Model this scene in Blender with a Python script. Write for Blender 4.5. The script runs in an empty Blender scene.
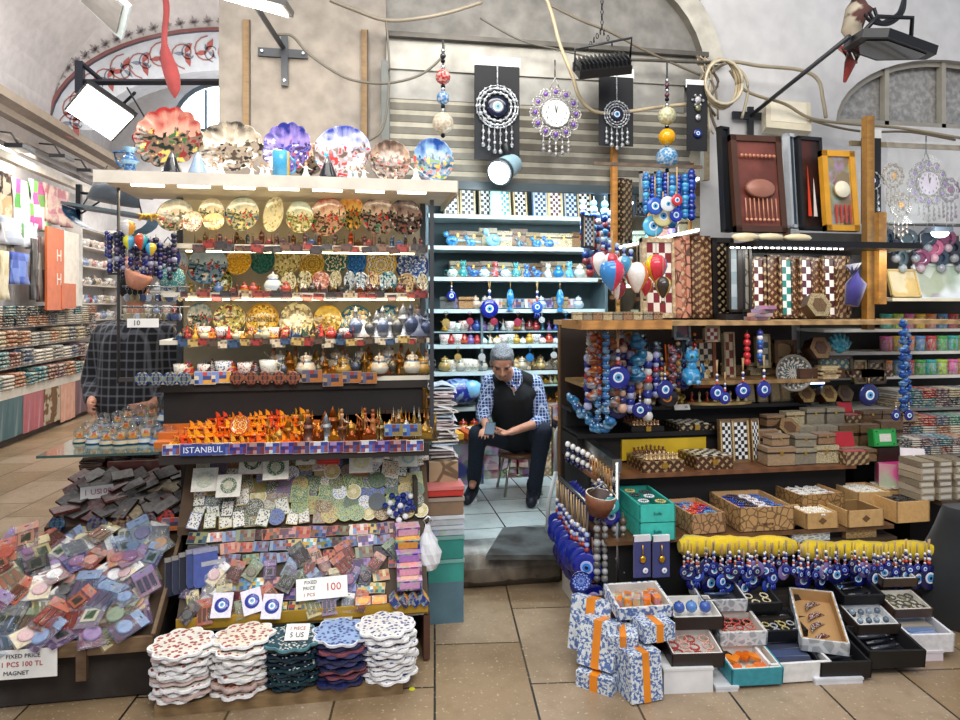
# Bazaar souvenir shop. Sections: core, setting, goods, left stall, people, hall, shop, overhead, right stall, neighbour
import bpy,math,random
from math import sin,cos,pi,radians,sqrt,atan2
from mathutils import Vector,Matrix,Euler
random.seed(7)
R=random.Random(11)
sc=bpy.context.scene
COL=sc.collection
def hx(h):
 h=h.lstrip('#')
 o=[]
 for i in(0,2,4):
  c=int(h[i:i+2],16)/255
  o.append(c/12.92 if c<=.04045 else((c+.055)/1.055)**2.4)
 return(o[0],o[1],o[2])
def cm(c):
 return hx(c)if isinstance(c,str)else c
def mix(a,b,t):
 a=cm(a);b=cm(b)
 return tuple(a[i]*(1-t)+b[i]*t for i in range(3))
def jit(c,k=.12):
 c=cm(c);s=1+R.uniform(-k,k)
 return tuple(max(0,min(1,x*s*(1+R.uniform(-k,k)*.3)))for x in c)
YAW=radians(10);F=700.0;CZ=1.7;HY=305.0
cY,sY=cos(YAW),sin(YAW)
def ray(px,py):
 u=(px-480)/F;v=-(py-HY)/F
 return u*cY+sY,-u*sY+cY,v
def atY(px,py,Y):
 a,b,c=ray(px,py);t=Y/b
 return Vector((a*t,Y,CZ+c*t))
def atZ(px,py,Z):
 a,b,c=ray(px,py);t=(Z-CZ)/c
 return Vector((a*t,b*t,Z))
def atX(px,py,X):
 a,b,c=ray(px,py);t=X/a
 return Vector((X,b*t,CZ+c*t))
def XY(px,Y):
 return atY(px,HY,Y).x
def mp(px,Y):
 return Y/ray(px,HY)[1]/F
MATS={}
def material(name,rough=.6,base=None,metal=0.,style=None,scale=20.,col2='ffffff',lo=.45,hi=.55,k=1.,coat=0.,trans=0.,alpha=1.,emis=0.,bump=0.,spec=.5,sheen=0.,stretch=(1,1,1),grime=.12):
 if name in MATS:return MATS[name]
 m=bpy.data.materials.new(name);m.use_nodes=True
 nt=m.node_tree;N=nt.nodes;L=nt.links
 b=N['Principled BSDF']
 def nd(t,**kw):
  n=N.new(t)
  for a,v in kw.items():setattr(n,a,v)
  return n
 if base:
  at=nd('ShaderNodeRGB');at.outputs[0].default_value=cm(base)+(1,)
 else:at=nd('ShaderNodeAttribute',attribute_name='Col')
 oi=nd('ShaderNodeObjectInfo')
 mu=nd('ShaderNodeMix',data_type='RGBA',blend_type='MULTIPLY');mu.inputs[0].default_value=1
 L.new(at.outputs[0],mu.inputs[6]);L.new(oi.outputs['Color'],mu.inputs[7])
 cur=mu.outputs[2]
 tc=nd('ShaderNodeTexCoord');mpn=nd('ShaderNodeMapping')
 mpn.inputs['Scale'].default_value=stretch
 L.new(tc.outputs['Object'],mpn.inputs[0])
 ad=nd('ShaderNodeVectorMath',operation='ADD');sc_=nd('ShaderNodeMath',operation='MULTIPLY')
 sc_.inputs[1].default_value=7.3
 L.new(oi.outputs['Random'],sc_.inputs[0])
 L.new(mpn.outputs[0],ad.inputs[0]);L.new(sc_.outputs[0],ad.inputs[1])
 vec=ad.outputs[0]
 def blend(fac,colour,mode='MIX'):
  nonlocal cur
  x=nd('ShaderNodeMix',data_type='RGBA',blend_type=mode)
  if isinstance(fac,(int,float)):x.inputs[0].default_value=fac
  else:L.new(fac,x.inputs[0])
  L.new(cur,x.inputs[6])
  if isinstance(colour,tuple):x.inputs[7].default_value=colour+(1,)
  else:L.new(colour,x.inputs[7])
  cur=x.outputs[2]
 def rng(src,a,c,to=k):
  r=nd('ShaderNodeMapRange');r.inputs[1].default_value=a;r.inputs[2].default_value=c
  r.inputs[3].default_value=0;r.inputs[4].default_value=to
  L.new(src,r.inputs[0]);return r.outputs[0]
 c2=cm(col2)
 mask=None
 if style in('vor','dots','edge','print','cells'):
  v=nd('ShaderNodeTexVoronoi');v.inputs['Scale'].default_value=scale
  if style=='edge':v.feature='DISTANCE_TO_EDGE'
  L.new(vec,v.inputs['Vector'])
  if style in('print','cells'):
   hs=nd('ShaderNodeHueSaturation');hs.inputs['Saturation'].default_value=.62;hs.inputs['Value'].default_value=.62
   L.new(v.outputs['Color'],hs.inputs['Color'])
   n2=nd('ShaderNodeTexNoise');n2.inputs['Scale'].default_value=scale*.6
   L.new(vec,n2.inputs['Vector'])
   blend(rng(n2.outputs[0],lo,hi),hs.outputs[0])
  else:
   mask=rng(v.outputs['Distance'],lo,hi)
   blend(mask,c2)
 elif style=='noise':
  n=nd('ShaderNodeTexNoise');n.inputs['Scale'].default_value=scale;n.inputs['Detail'].default_value=3
  L.new(vec,n.inputs['Vector']);mask=rng(n.outputs[0],lo,hi);blend(mask,c2)
 elif style=='magic':
  n=nd('ShaderNodeTexMagic');n.inputs['Scale'].default_value=scale;n.turbulence_depth=2
  L.new(vec,n.inputs['Vector']);mask=rng(n.outputs[1],lo,hi);blend(mask,c2)
 elif style=='wave':
  n=nd('ShaderNodeTexWave');n.inputs['Scale'].default_value=scale;n.inputs['Distortion'].default_value=3
  n.inputs['Detail'].default_value=2
  L.new(vec,n.inputs['Vector']);mask=rng(n.outputs[1],lo,hi);blend(mask,c2)
 elif style=='check':
  n=nd('ShaderNodeTexChecker');n.inputs['Scale'].default_value=scale
  L.new(mpn.outputs[0],n.inputs['Vector']);blend(n.outputs[1],c2)
 elif style=='plaid':
  for ax in(0,1,2):
   n=nd('ShaderNodeTexWave',wave_type='BANDS');n.bands_direction='XYZ'[ax]
   n.inputs['Scale'].default_value=scale
   L.new(mpn.outputs[0],n.inputs['Vector']);blend(rng(n.outputs[1],lo,hi,k),c2)
 if grime:
  n=nd('ShaderNodeTexNoise');n.inputs['Scale'].default_value=9;n.inputs['Detail'].default_value=4
  L.new(vec,n.inputs['Vector'])
  r=nd('ShaderNodeMapRange');r.inputs[1].default_value=.35;r.inputs[2].default_value=.65
  r.inputs[3].default_value=1-grime;r.inputs[4].default_value=1+grime*.5
  L.new(n.outputs[0],r.inputs[0])
  hs=nd('ShaderNodeHueSaturation');L.new(r.outputs[0],hs.inputs['Value']);L.new(cur,hs.inputs['Color'])
  cur=hs.outputs[0]
 if bump:
  n=nd('ShaderNodeTexNoise');n.inputs['Scale'].default_value=scale;n.inputs['Detail'].default_value=5
  L.new(vec,n.inputs['Vector'])
  bp=nd('ShaderNodeBump');bp.inputs['Strength'].default_value=bump;bp.inputs['Distance'].default_value=.01
  L.new(n.outputs[0],bp.inputs['Height']);L.new(bp.outputs[0],b.inputs['Normal'])
 L.new(cur,b.inputs['Base Color'])
 b.inputs['Roughness'].default_value=rough;b.inputs['Metallic'].default_value=metal
 b.inputs['Specular IOR Level'].default_value=spec
 if coat:b.inputs['Coat Weight'].default_value=coat
 if trans:b.inputs['Transmission Weight'].default_value=trans
 if sheen:b.inputs['Sheen Weight'].default_value=sheen
 if alpha<1:b.inputs['Alpha'].default_value=alpha
 if emis:
  L.new(cur,b.inputs['Emission Color']);b.inputs['Emission Strength'].default_value=emis
 MATS[name]=m
 return m
material('matte',.75)
material('satin',.4)
material('gloss',.14,coat=.4,grime=.08)
material('metal',.3,metal=1.)
material('leather',.6,spec=.25,style='noise',scale=5,lo=.4,hi=.7,col2='1a100c',k=.5)
material('brass',.32,metal=.5,style='noise',scale=60,col2='6b4a12',k=.5)
material('silver',.3,metal=.45,style='noise',scale=70,col2='55585c',k=.7)
material('glass',.03,trans=.95,alpha=.35,grime=0)
material('film',.12,alpha=.17,grime=0,spec=.8)
material('lamp',.5,emis=9.,grime=0)
material('lamp_cool',.5,emis=6.,grime=0)
material('print',.45,style='print',scale=9,lo=.42,hi=.55,k=.7)
material('card_print',.4,style='print',scale=7,lo=.5,hi=.6,k=.45)
material('print_fine',.45,style='print',scale=16,lo=.4,hi=.55,k=.75)
material('print_big',.4,style='print',scale=6,lo=.45,hi=.55,k=.75)
material('ceramic_dots',.25,style='dots',scale=9,lo=.30,hi=.42,col2='f4f0e2',k=.9)
material('ceramic_net',.2,style='edge',scale=8,lo=.10,hi=.04,col2='f2ead2',k=.8)
material('mosaic',.4,style='dots',scale=20,lo=.42,hi=.34,col2='e8e6dc',k=.9)
material('mosaic_red',.4,style='dots',scale=12,lo=.40,hi=.34,col2='a3221f',k=.95)
material('mosaic_blue',.4,style='dots',scale=14,lo=.42,hi=.34,col2='253a86',k=.95)
material('inlay',.35,style='magic',scale=24,lo=.52,hi=.6,col2='d9cba4',k=.7)
material('inlay_dark',.35,style='magic',scale=26,lo=.55,hi=.65,col2='c7ac7d',k=.7)
material('inlay_net',.35,style='edge',scale=13,lo=.07,hi=.03,col2='3a2a20',k=.9)
material('damask',.55,style='edge',scale=6,lo=.16,hi=.11,col2='dcdfe0',k=.95)
material('tile_print',.5,style='noise',scale=15,lo=.46,hi=.52,col2='e0e6e6',k=.95)
material('card_net',.75,style='edge',scale=8,lo=.09,hi=.05,col2='4b3520',k=.75)
material('wood',.45,style='wave',scale=3,lo=.2,hi=.9,col2='3a2412',k=.35,stretch=(1,6,8))
material('check',.4,style='check',scale=20,col2='1c1612')
material('fabric',.9,sheen=.3,style='noise',scale=160,lo=.3,hi=.8,col2='000000',k=.15)
material('fabric_print',.9,style='noise',scale=6,lo=.48,hi=.53,col2='e7dcc0',k=.6)
material('plaid_dark',.9,style='plaid',scale=2.9,lo=.86,hi=.97,col2='77767c',k=.5)
material('plaid_blue',.9,style='plaid',scale=8.5,lo=.82,hi=.95,col2='dfe6f2',k=.75)
material('plaster',.85,style='noise',scale=2.2,lo=.5,hi=.75,col2='8a8580',k=.5,bump=.25,grime=.2)
material('plaster_clean',.85,style='noise',scale=1.5,lo=.5,hi=.8,col2='a9a7a6',k=.3,grime=.08)
material('concrete',.8,style='noise',scale=5,lo=.45,hi=.8,col2='55524e',k=.5,bump=.3,grime=.25)
material('sheetmetal',.55,metal=.3,style='noise',scale=4,lo=.5,hi=.8,col2='4f5352',k=.4,grime=.2)
material('stone',.45,style='noise',scale=7,lo=.45,hi=.7,col2='2e2b27',k=.85,bump=.6,grime=.2)
material('blue_figure',.3,style='noise',scale=7,lo=.5,hi=.6,col2='a9d4ea',k=.5,coat=.3)
material('hair',.85,style='noise',scale=90,lo=.4,hi=.6,col2='3a3c42',k=.6,bump=.4)
material('skin',.55,style='noise',scale=12,lo=.4,hi=.7,col2='a8604a',k=.35)
class G:
 def __init__(s):
  s.v=[];s.f=[];s.c=[];s.s=[];s.m=Matrix()
 def vv(s,p):s.v.append(tuple(s.m@Vector(p)));return len(s.v)-1
 def face(s,idx,col,smooth=False):s.f.append(tuple(idx));s.c.append(cm(col));s.s.append(smooth)
 def at(s,loc=(0,0,0),rot=(0,0,0),scl=1):
  S=Matrix.Diagonal((scl,scl,scl,1))if not hasattr(scl,'__len__')else Matrix.Diagonal(tuple(scl)+(1,))
  s.m=Matrix.Translation(loc)@Euler(rot).to_matrix().to_4x4()@S
  return s
 def box(s,c,d,col,top=None,front=None,bev=0):
  x,y,z=c;a,b,e=d[0]/2,d[1]/2,d[2]/2
  i=[s.vv((x+sx*a,y+sy*b,z+sz*e))for sz in(-1,1)for sy in(-1,1)for sx in(-1,1)]
  s.face((i[0],i[2],i[3],i[1]),col);s.face((i[4],i[5],i[7],i[6]),top or col)
  s.face((i[0],i[1],i[5],i[4]),front or col);s.face((i[2],i[6],i[7],i[3]),col)
  s.face((i[0],i[4],i[6],i[2]),col);s.face((i[1],i[3],i[7],i[5]),col)
  return s
 def quad(s,a,b,c,d,col):s.face([s.vv(p)for p in(a,b,c,d)],col);return s
 def prism(s,poly,z0,z1,col,side=None):
  n=len(poly)
  lo=[s.vv((p[0],p[1],z0))for p in poly];hi=[s.vv((p[0],p[1],z1))for p in poly]
  s.face(hi,col);s.face(lo[::-1],side or col)
  for k in range(n):s.face((lo[k],lo[(k+1)%n],hi[(k+1)%n],hi[k]),side or col)
  return s
 def lathe(s,prof,n,col,smooth=True,capb=True,capt=True,sy=1.):
  rings=[]
  for r,z in prof:
   rings.append([s.vv((r*cos(2*pi*k/n),r*sy*sin(2*pi*k/n),z))for k in range(n)])
  for j in range(len(rings)-1):
   for k in range(n):
    c=col(j,k)if callable(col)else(col[j%len(col)]if isinstance(col,list)else col)
    s.face((rings[j][k],rings[j][(k+1)%n],rings[j+1][(k+1)%n],rings[j+1][k]),c,smooth)
  c0=col(0,0)if callable(col)else(col[0]if isinstance(col,list)else col)
  c1=col(len(prof)-2,0)if callable(col)else(col[-1]if isinstance(col,list)else col)
  if capb and prof[0][0]>1e-5:s.face(rings[0][::-1],c0)
  if capt and prof[-1][0]>1e-5:s.face(rings[-1],c1)
  return s
 def ball(s,c,r,col,n=10,m=6,scl=(1,1,1)):
  old=s.m
  s.m=old@Matrix.Translation(c)@Matrix.Diagonal(tuple(scl)+(1,))
  s.lathe([(r*sin(pi*j/m)+1e-6,-r*cos(pi*j/m))for j in range(m+1)],n,col,capb=False,capt=False)
  s.m=old;return s
 def cyl(s,p,q,r,r2=None,n=8,col='888888'):
  p=Vector(p);q=Vector(q);r2=r if r2 is None else r2
  d=q-p;old=s.m
  s.m=old@Matrix.Translation(p)@d.to_track_quat('Z','Y').to_matrix().to_4x4()
  s.lathe([(r,0),(r2,d.length)],n,col);s.m=old;return s
 def tube(s,pts,r,col,n=6,smooth=True):
  pts=[Vector(p)for p in pts];rings=[]
  for i,p in enumerate(pts):
   d=(pts[min(i+1,len(pts)-1)]-pts[max(i-1,0)]).normalized()
   q=d.to_track_quat('Z','Y');rr=r[i]if hasattr(r,'__len__')else r
   rings.append([s.vv(p+q@Vector((rr*cos(2*pi*k/n),rr*sin(2*pi*k/n),0)))for k in range(n)])
  for j in range(len(rings)-1):
   for k in range(n):
    s.face((rings[j][k],rings[j][(k+1)%n],rings[j+1][(k+1)%n],rings[j+1][k]),col,smooth)
  s.face(rings[0][::-1],col);s.face(rings[-1],col);return s
 def disc(s,r,paint,rings=8,n=28,prof=lambda t:0.,scal=0.,nsc=16,thick=.006,back='cccccc',asp=1.):
  def ed(k):return 1+scal*(abs(cos(nsc*pi*k/n))-.5)
  P=[]
  for j in range(rings+1):
   t=j/rings
   P.append([s.vv((r*asp*t*ed(k)*cos(2*pi*k/n),-prof(t),r*t*ed(k)*sin(2*pi*k/n)))for k in range(n)]if j else[s.vv((0,-prof(0),0))])
  for j in range(rings):
   for k in range(n):
    a=2*pi*(k+.5)/n;t=(j+.5)/rings
    c=paint(t*cos(a),t*sin(a))
    k2=(k+1)%n
    if j==0:s.face((P[0][0],P[1][k2],P[1][k])[::-1],c,True)
    else:s.face((P[j][k],P[j+1][k],P[j+1][k2],P[j][k2]),c,True)
  bk=[s.vv((r*asp*.96*ed(k)*cos(2*pi*k/n),-prof(1)+thick,r*.96*ed(k)*sin(2*pi*k/n)))for k in range(n)]
  fl=[s.vv((r*asp*.5*cos(2*pi*k/n),-prof(0)+thick,r*.5*sin(2*pi*k/n)))for k in range(n)]
  for k in range(n):
   k2=(k+1)%n
   s.face((P[rings][k],bk[k],bk[k2],P[rings][k2]),back,True);s.face((bk[k],fl[k],fl[k2],bk[k2]),back,True)
  s.face(fl[::-1],back)
  return s
 def mesh(s,name,mat):
  me=bpy.data.meshes.new(name);me.from_pydata(s.v,[],s.f)
  ca=me.color_attributes.new('Col','FLOAT_COLOR','CORNER')
  buf=[]
  for f,c in zip(s.f,s.c):buf+=[c[0],c[1],c[2],1.]*len(f)
  ca.data.foreach_set('color',buf)
  me.polygons.foreach_set('use_smooth',s.s)
  me.materials.append(MATS[mat]if isinstance(mat,str)else mat)
  me.update();return me
 def build(s,name,mat,parent=None,loc=None,rot=None,scl=None):
  return link(name,s.mesh(name,mat),parent,loc,rot,scl)
def link(name,me,parent=None,loc=None,rot=None,scl=None):
 o=bpy.data.objects.new(name,me);COL.objects.link(o)
 if parent:o.parent=parent
 if loc is not None:o.location=loc
 if rot is not None:o.rotation_euler=rot
 if scl is not None:o.scale=(scl,)*3 if not hasattr(scl,'__len__')else scl
 return o
def tag(o,label=None,cat=None,group=None,kind=None):
 if label:o['label']=label
 if cat:o['category']=cat
 if group:o['group']=group
 if kind:o['kind']=kind
 return o
def thing(name,label,cat,loc=(0,0,0),rot=(0,0,0),group=None,scl=None):
 return tag(link(name,None,None,loc,rot,scl),label,cat,group)
def struct(name,g,mat,loc=None,rot=None):
 return tag(g.build(name,mat,None,loc,rot),kind='structure')
def clone(o,loc=None,rot=None,scl=None,label=None,group=None,color=None):
 c=o.copy();COL.objects.link(c)
 if loc is not None:c.location=loc
 if rot is not None:c.rotation_euler=rot
 if scl is not None:c.scale=(scl,)*3 if not hasattr(scl,'__len__')else scl
 if label:c['label']=label
 if group:c['group']=group
 def rec(a,b):
  for ch in a.children:
   d=ch.copy();COL.objects.link(d);d.parent=b
   if color and ch.get('tint',1):d.color=cm(color)+(1,)
   rec(ch,d)
 rec(o,c)
 if color:c.color=cm(color)+(1,)
 return c
ORD=['first','second','third','fourth','fifth','sixth','seventh','eighth','ninth','tenth','eleventh','twelfth','thirteenth','fourteenth','fifteenth','sixteenth','seventeenth','eighteenth','nineteenth','twentieth']+['twenty-'+x for x in['first','second','third','fourth','fifth','sixth','seventh','eighth','ninth']]+['thirtieth']+['thirty-'+x for x in['first','second','third','fourth','fifth','sixth','seventh','eighth','ninth']]+['fortieth']+['forty-'+x for x in['first','second','third','fourth','fifth','sixth','seventh','eighth','ninth']]
def od(i,n=99):
 if i==n-1 and n>2:return 'last'
 return ORD[i]
class Kinds:
 """first use moves the prototype, later uses are copies"""
 def __init__(s):s.p={}
 def use(s,key,maker,loc,rot=(0,0,0),scl=1,label='',group=None,color=None):
  if key not in s.p:
   o=maker();s.p[key]=o
   o.location=loc;o.rotation_euler=rot;o.scale=(scl,)*3 if not hasattr(scl,'__len__')else scl
   o['label']=label
   if group:o['group']=group
   def rec(a):
    if color and a.get('tint',1):a.color=cm(color)+(1,)
    for ch in a.children:rec(ch)
   rec(o);return o
  p=s.p[key];c=clone(p,loc,rot,scl,label,group,None)
  def rec(a):
   a.color=(cm(color)+(1,))if(color and a.get('tint',1))else(1,1,1,1)
   for ch in a.children:rec(ch)
  rec(c)
  if not group and 'group' in c:del c['group']
  return c
K=Kinds()
def text(s,size,loc,rot,col,parent,name='lettering',ext=.0008,mat='matte',shear=0.):
 cu=bpy.data.curves.new(name,'FONT');cu.body=s;cu.size=size;cu.extrude=ext;cu.align_x='CENTER';cu.align_y='CENTER'
 cu.shear=shear
 mn='ink_'+(col if isinstance(col,str)else 'x')
 if mn not in MATS:
  m=bpy.data.materials.new(mn);m.use_nodes=True
  bs=m.node_tree.nodes['Principled BSDF'];bs.inputs['Base Color'].default_value=cm(col)+(1,);bs.inputs['Roughness'].default_value=.6
  MATS[mn]=m
 cu.materials.append(MATS[mn])
 tmp=bpy.data.objects.new('tmp_text',cu);COL.objects.link(tmp);cu.resolution_u=2
 dg=bpy.context.evaluated_depsgraph_get();me=bpy.data.meshes.new_from_object(tmp.evaluated_get(dg));bpy.data.objects.remove(tmp)
 o=bpy.data.objects.new(name,me);COL.objects.link(o);o['tint']=0;o.parent=parent;o.location=loc;o.rotation_euler=rot
 return o
cam=bpy.data.cameras.new('camera');co=bpy.data.objects.new('camera',cam);COL.objects.link(co);sc.camera=co
co.location=(0,0,CZ);co.rotation_euler=(radians(90),0,-YAW)
cam.sensor_width=36;cam.lens=F/960*36;cam.shift_y=-(360-HY)/960;cam.clip_end=100
sc.view_settings.view_transform='Standard';sc.view_settings.look='None';sc.view_settings.exposure=-0.1
sc.view_settings.gamma=1;sc.view_settings.use_curve_mapping=False
sc.cycles.use_denoising=True;sc.cycles.max_bounces=6;sc.cycles.transparent_max_bounces=12
sc.cycles.diffuse_bounces=3;sc.cycles.sample_clamp_indirect=4
w=bpy.data.worlds.new('hall_daylight');sc.world=w;w.use_nodes=True
w.node_tree.nodes['Background'].inputs[0].default_value=(.80,.86,1,1)
w.node_tree.nodes['Background'].inputs[1].default_value=.62
def area(name,loc,target,sx,sy,power,col=(1,1,1)):
 l=bpy.data.lights.new(name,'AREA');l.shape='RECTANGLE';l.size=sx;l.size_y=sy;l.energy=power;l.color=col
 o=bpy.data.objects.new(name,l);COL.objects.link(o);o.location=loc
 o.rotation_euler=(Vector(target)-Vector(loc)).to_track_quat('-Z','Y').to_euler();return o
def point(name,loc,power,col=(1,1,1),r=.05):
 l=bpy.data.lights.new(name,'POINT');l.energy=power;l.color=col;l.shadow_soft_size=r
 o=bpy.data.objects.new(name,l);COL.objects.link(o);o.location=loc;return o
def brick_mat(name,c1,c2,mortar,bw,rh,ms,rot,rough,off=.5,grime='6b5638'):
 m=bpy.data.materials.new(name);m.use_nodes=True;nt=m.node_tree;N=nt.nodes;L=nt.links
 b=N['Principled BSDF'];tc=N.new('ShaderNodeTexCoord');mpn=N.new('ShaderNodeMapping')
 mpn.inputs['Rotation'].default_value=(0,0,rot)
 L.new(tc.outputs['Object'],mpn.inputs[0])
 br=N.new('ShaderNodeTexBrick');br.inputs['Scale'].default_value=1;br.inputs['Brick Width'].default_value=bw
 br.inputs['Row Height'].default_value=rh;br.inputs['Mortar Size'].default_value=ms;br.offset=off
 br.inputs['Mortar Smooth'].default_value=.3
 br.inputs['Color1'].default_value=hx(c1)+(1,);br.inputs['Color2'].default_value=hx(c2)+(1,);br.inputs['Mortar'].default_value=hx(mortar)+(1,)
 L.new(mpn.outputs[0],br.inputs[0])
 def noise(sc_,lo,hi,to,col):
  nonlocal cur
  n=N.new('ShaderNodeTexNoise');n.inputs['Scale'].default_value=sc_;n.inputs['Detail'].default_value=5
  L.new(tc.outputs['Object'],n.inputs[0]);r=N.new('ShaderNodeMapRange')
  r.inputs[1].default_value=lo;r.inputs[2].default_value=hi;r.inputs[3].default_value=0;r.inputs[4].default_value=to
  L.new(n.outputs[0],r.inputs[0]);x=N.new('ShaderNodeMix');x.data_type='RGBA'
  L.new(r.outputs[0],x.inputs[0]);L.new(cur,x.inputs[6]);x.inputs[7].default_value=hx(col)+(1,);cur=x.outputs[2]
  return r.outputs[0]
 cur=br.outputs[0]
 noise(1.3,.46,.66,.75,grime);noise(14,.5,.8,.35,grime);noise(60,.62,.7,.5,'efe2c4')
 L.new(cur,b.inputs['Base Color']);b.inputs['Roughness'].default_value=rough
 return m
fm=brick_mat('worn_limestone','a8937a','957d5e','231c14',.78,.43,.006,radians(90+6.3),.38)
g=G();g.box((-1,6,-.05),(14,22,.1),'b5a080');struct('floor',g,fm)
tm=brick_mat('shop_tile','c3cfd0','b4c2c4','1f2626',.33,.33,.006,radians(0),.22,0,'7f8b8c')
g=G();g.box((1.3,5.85,.1),(2.4,3.0,.2),'b8c4c6');struct('floor_shop',g,tm)
g=G()
n=26;x0,x1=.30,1.22
top=[];
for i in range(n+1):
 x=x0+(x1-x0)*i/n
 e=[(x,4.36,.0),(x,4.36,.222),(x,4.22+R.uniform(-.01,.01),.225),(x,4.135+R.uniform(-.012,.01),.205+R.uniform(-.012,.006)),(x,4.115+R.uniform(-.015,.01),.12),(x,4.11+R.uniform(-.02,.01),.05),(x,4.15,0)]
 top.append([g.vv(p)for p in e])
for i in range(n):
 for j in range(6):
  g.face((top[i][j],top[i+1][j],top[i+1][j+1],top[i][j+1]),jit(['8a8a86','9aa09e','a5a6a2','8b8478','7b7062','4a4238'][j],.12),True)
g.face(top[0],'6e675c');g.face(top[-1][::-1],'6e675c')
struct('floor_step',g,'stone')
a,b_,c_,d_=atZ(503,528,.222),atZ(545,527,.222),atZ(560,556,.222),atZ(486,556,.222)
g=G();g.prism([(p.x,p.y)for p in(d_,c_,b_,a)],.2,.228,'5d6263');struct('floor_patch',g,'stone')
YW=4.42
g=G()
g.box((-.315,YW+.12,2.6),(.99,.3,5.2),'a0968a');struct('wall_pier',g,'plaster')
g=G()
xl,xr=XY(386,YW),XY(700.3,YW)
zt=2.98
g.box(((xl+xr)/2,YW+.1,3.72),(xr-xl,.2,1.46),'85827c');struct('wall_lintel',g,'concrete')
g=G()
g.box(((xl+xr)/2,YW-.03,3.26),(xr-xl,.09,.2),'a5a29a')
g.box(((xl+xr)/2,YW-.06,3.36),(xr-xl,.12,.03),'5a5650');struct('trim_beam',g,'sheetmetal')
g=G()
for k in range(8):
 a0,a1=radians(8+k*9),radians(8+(k+1)*9)
 cx,cz=XY(600,YW),3.2
 r0,r1=.72,.86
 for(ra,rb,yy)in((r0,r1,YW-.07),):
  p=[(cx+ra*cos(a0),yy,cz+ra*sin(a0)),(cx+rb*cos(a0),yy,cz+rb*sin(a0)),(cx+rb*cos(a1),yy,cz+rb*sin(a1)),(cx+ra*cos(a1),yy,cz+ra*sin(a1))]
  g.quad(*p,'c9c4b6');q=[(x,YW,z)for x,y,z in p]
  g.quad(p[0],p[3],q[3],q[0],'7c776c');g.quad(p[1],q[1],q[2],p[2],'b0a998')
struct('trim_arch',g,'plaster')
g=G()
xw=XY(700,YW);x2=7.5
wc=atY(948,128,YW);cx=wc.x;zb=wc.z;rad=cx-XY(836,YW);hh=(atY(948,60,YW).z-zb)
A=[(cx+rad*cos(pi-pi*k/20),zb+hh*sin(pi*k/20))for k in range(21)]
zt2=5.2
lo=0.
g.quad((xw,YW,lo),(xw,YW,zt2),(A[0][0],YW,zt2),(A[0][0],YW,lo),'d4d2d0')
for k in range(20):
 g.quad((A[k][0],YW,A[k][1]),(A[k][0],YW,zt2),(A[k+1][0],YW,zt2),(A[k+1][0],YW,A[k+1][1]),'d4d2d0')
 g.quad((A[k][0],YW,A[k][1]),(A[k+1][0],YW,A[k+1][1]),(A[k+1][0],YW+.18,A[k+1][1]),(A[k][0],YW+.18,A[k][1]),'b9b5ac')
g.quad((A[0][0],YW,lo),(A[0][0],YW,zb),(A[-1][0],YW,zb),(A[-1][0],YW,lo),'d4d2d0')
g.quad((A[-1][0],YW,lo),(A[-1][0],YW,zt2),(x2,YW,zt2),(x2,YW,lo),'d4d2d0')
g.quad((A[0][0],YW,zb),(A[0][0],YW+.18,zb),(A[-1][0],YW+.18,zb),(A[-1][0],YW,zb),'b9b5ac')
struct('wall_right',g,'plaster_clean')
win=thing('window_1',None,None,(cx,YW+.08,zb));win['kind']='structure'
g=G()
for k in range(20):
 a0,a1=pi*k/20,pi*(k+1)/20
 for f0,f1 in((.93,1.0),):
  g.quad((f0*rad*cos(a0),-.03,f0*hh*sin(a0)),(rad*cos(a0),-.03,hh*sin(a0)),(rad*cos(a1),-.03,hh*sin(a1)),(f0*rad*cos(a1),-.03,f0*hh*sin(a1)),'a39d90')
for fx in(-.52,0,.52):
 h2=hh*sqrt(1-fx*fx)
 g.box((fx*rad,-.02,h2/2),(.035,.05,h2),'a8a294')
g.box((0,-.02,.02),(2*rad,.05,.04),'a39d90')
g.build('window_frame','satin',win)
material('frosted',.18,style='noise',scale=22,lo=.4,hi=.7,col2='d6d4ce',k=.5,bump=1.)
g=G()
g.face([g.vv((rad*cos(pi*k/20),.02,hh*sin(pi*k/20)))for k in range(21)],'8e8c88')
g.build('window_pane','frosted',win)
g=G();g.box((1.3,7.0,1.6),(3.2,.1,3.4),'8f9690');struct('wall_shop_back',g,'matte')
g=G();g.box((.22,5.72,1.6),(.06,2.5,3.3),'6f7672');struct('wall_shop_left',g,'matte')
g=G();g.box((2.62,5.72,1.6),(.08,2.5,3.3),'6a5a48');struct('wall_shop_right',g,'matte')
g=G();g.box((1.4,5.8,3.05),(2.6,2.6,.06),'8d9a9c');struct('ceiling_shop',g,'matte')
XL=-4.5;YE=11.4
g=G();g.box((XL-.1,9.6,2.15),(.2,11.5,4.3),'dcd8d6');struct('wall_left',g,'plaster_clean')
g=G()
prof=[(.0,4.12),(.10,4.14),(.12,4.22),(.26,4.26),(.28,4.36),(.0,4.36)]
for j in range(len(prof)-1):
 g.quad((XL+prof[j][0],4.4,prof[j][1]),(XL+prof[j+1][0],4.4,prof[j+1][1]),(XL+prof[j+1][0],14,prof[j+1][1]),(XL+prof[j][0],14,prof[j][1]),'b9a996' if j%2 else '8e8178')
struct('trim_cornice',g,'plaster_clean')
XC=-1.75;HWD=2.75
g=G();nn=20;prev=None
for k in range(nn+1):
 a_=pi-pi*k/nn
 x=XC+HWD*cos(a_);z=4.34+2.35*sin(a_)
 if prev:
  g.quad((prev[0],4.3,prev[1]),(x,4.3,z),(x,15,z),(prev[0],15,prev[1]),'d9d4d3');g.s[-1]=True
 prev=(x,z)
struct('ceiling',g,'plaster_clean')
def arc(r,k,n=28):
 a_=pi-pi*k/n
 return XC+(HWD+r)*cos(a_),4.34+(1.62+r)*sin(a_)
g=G()
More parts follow.
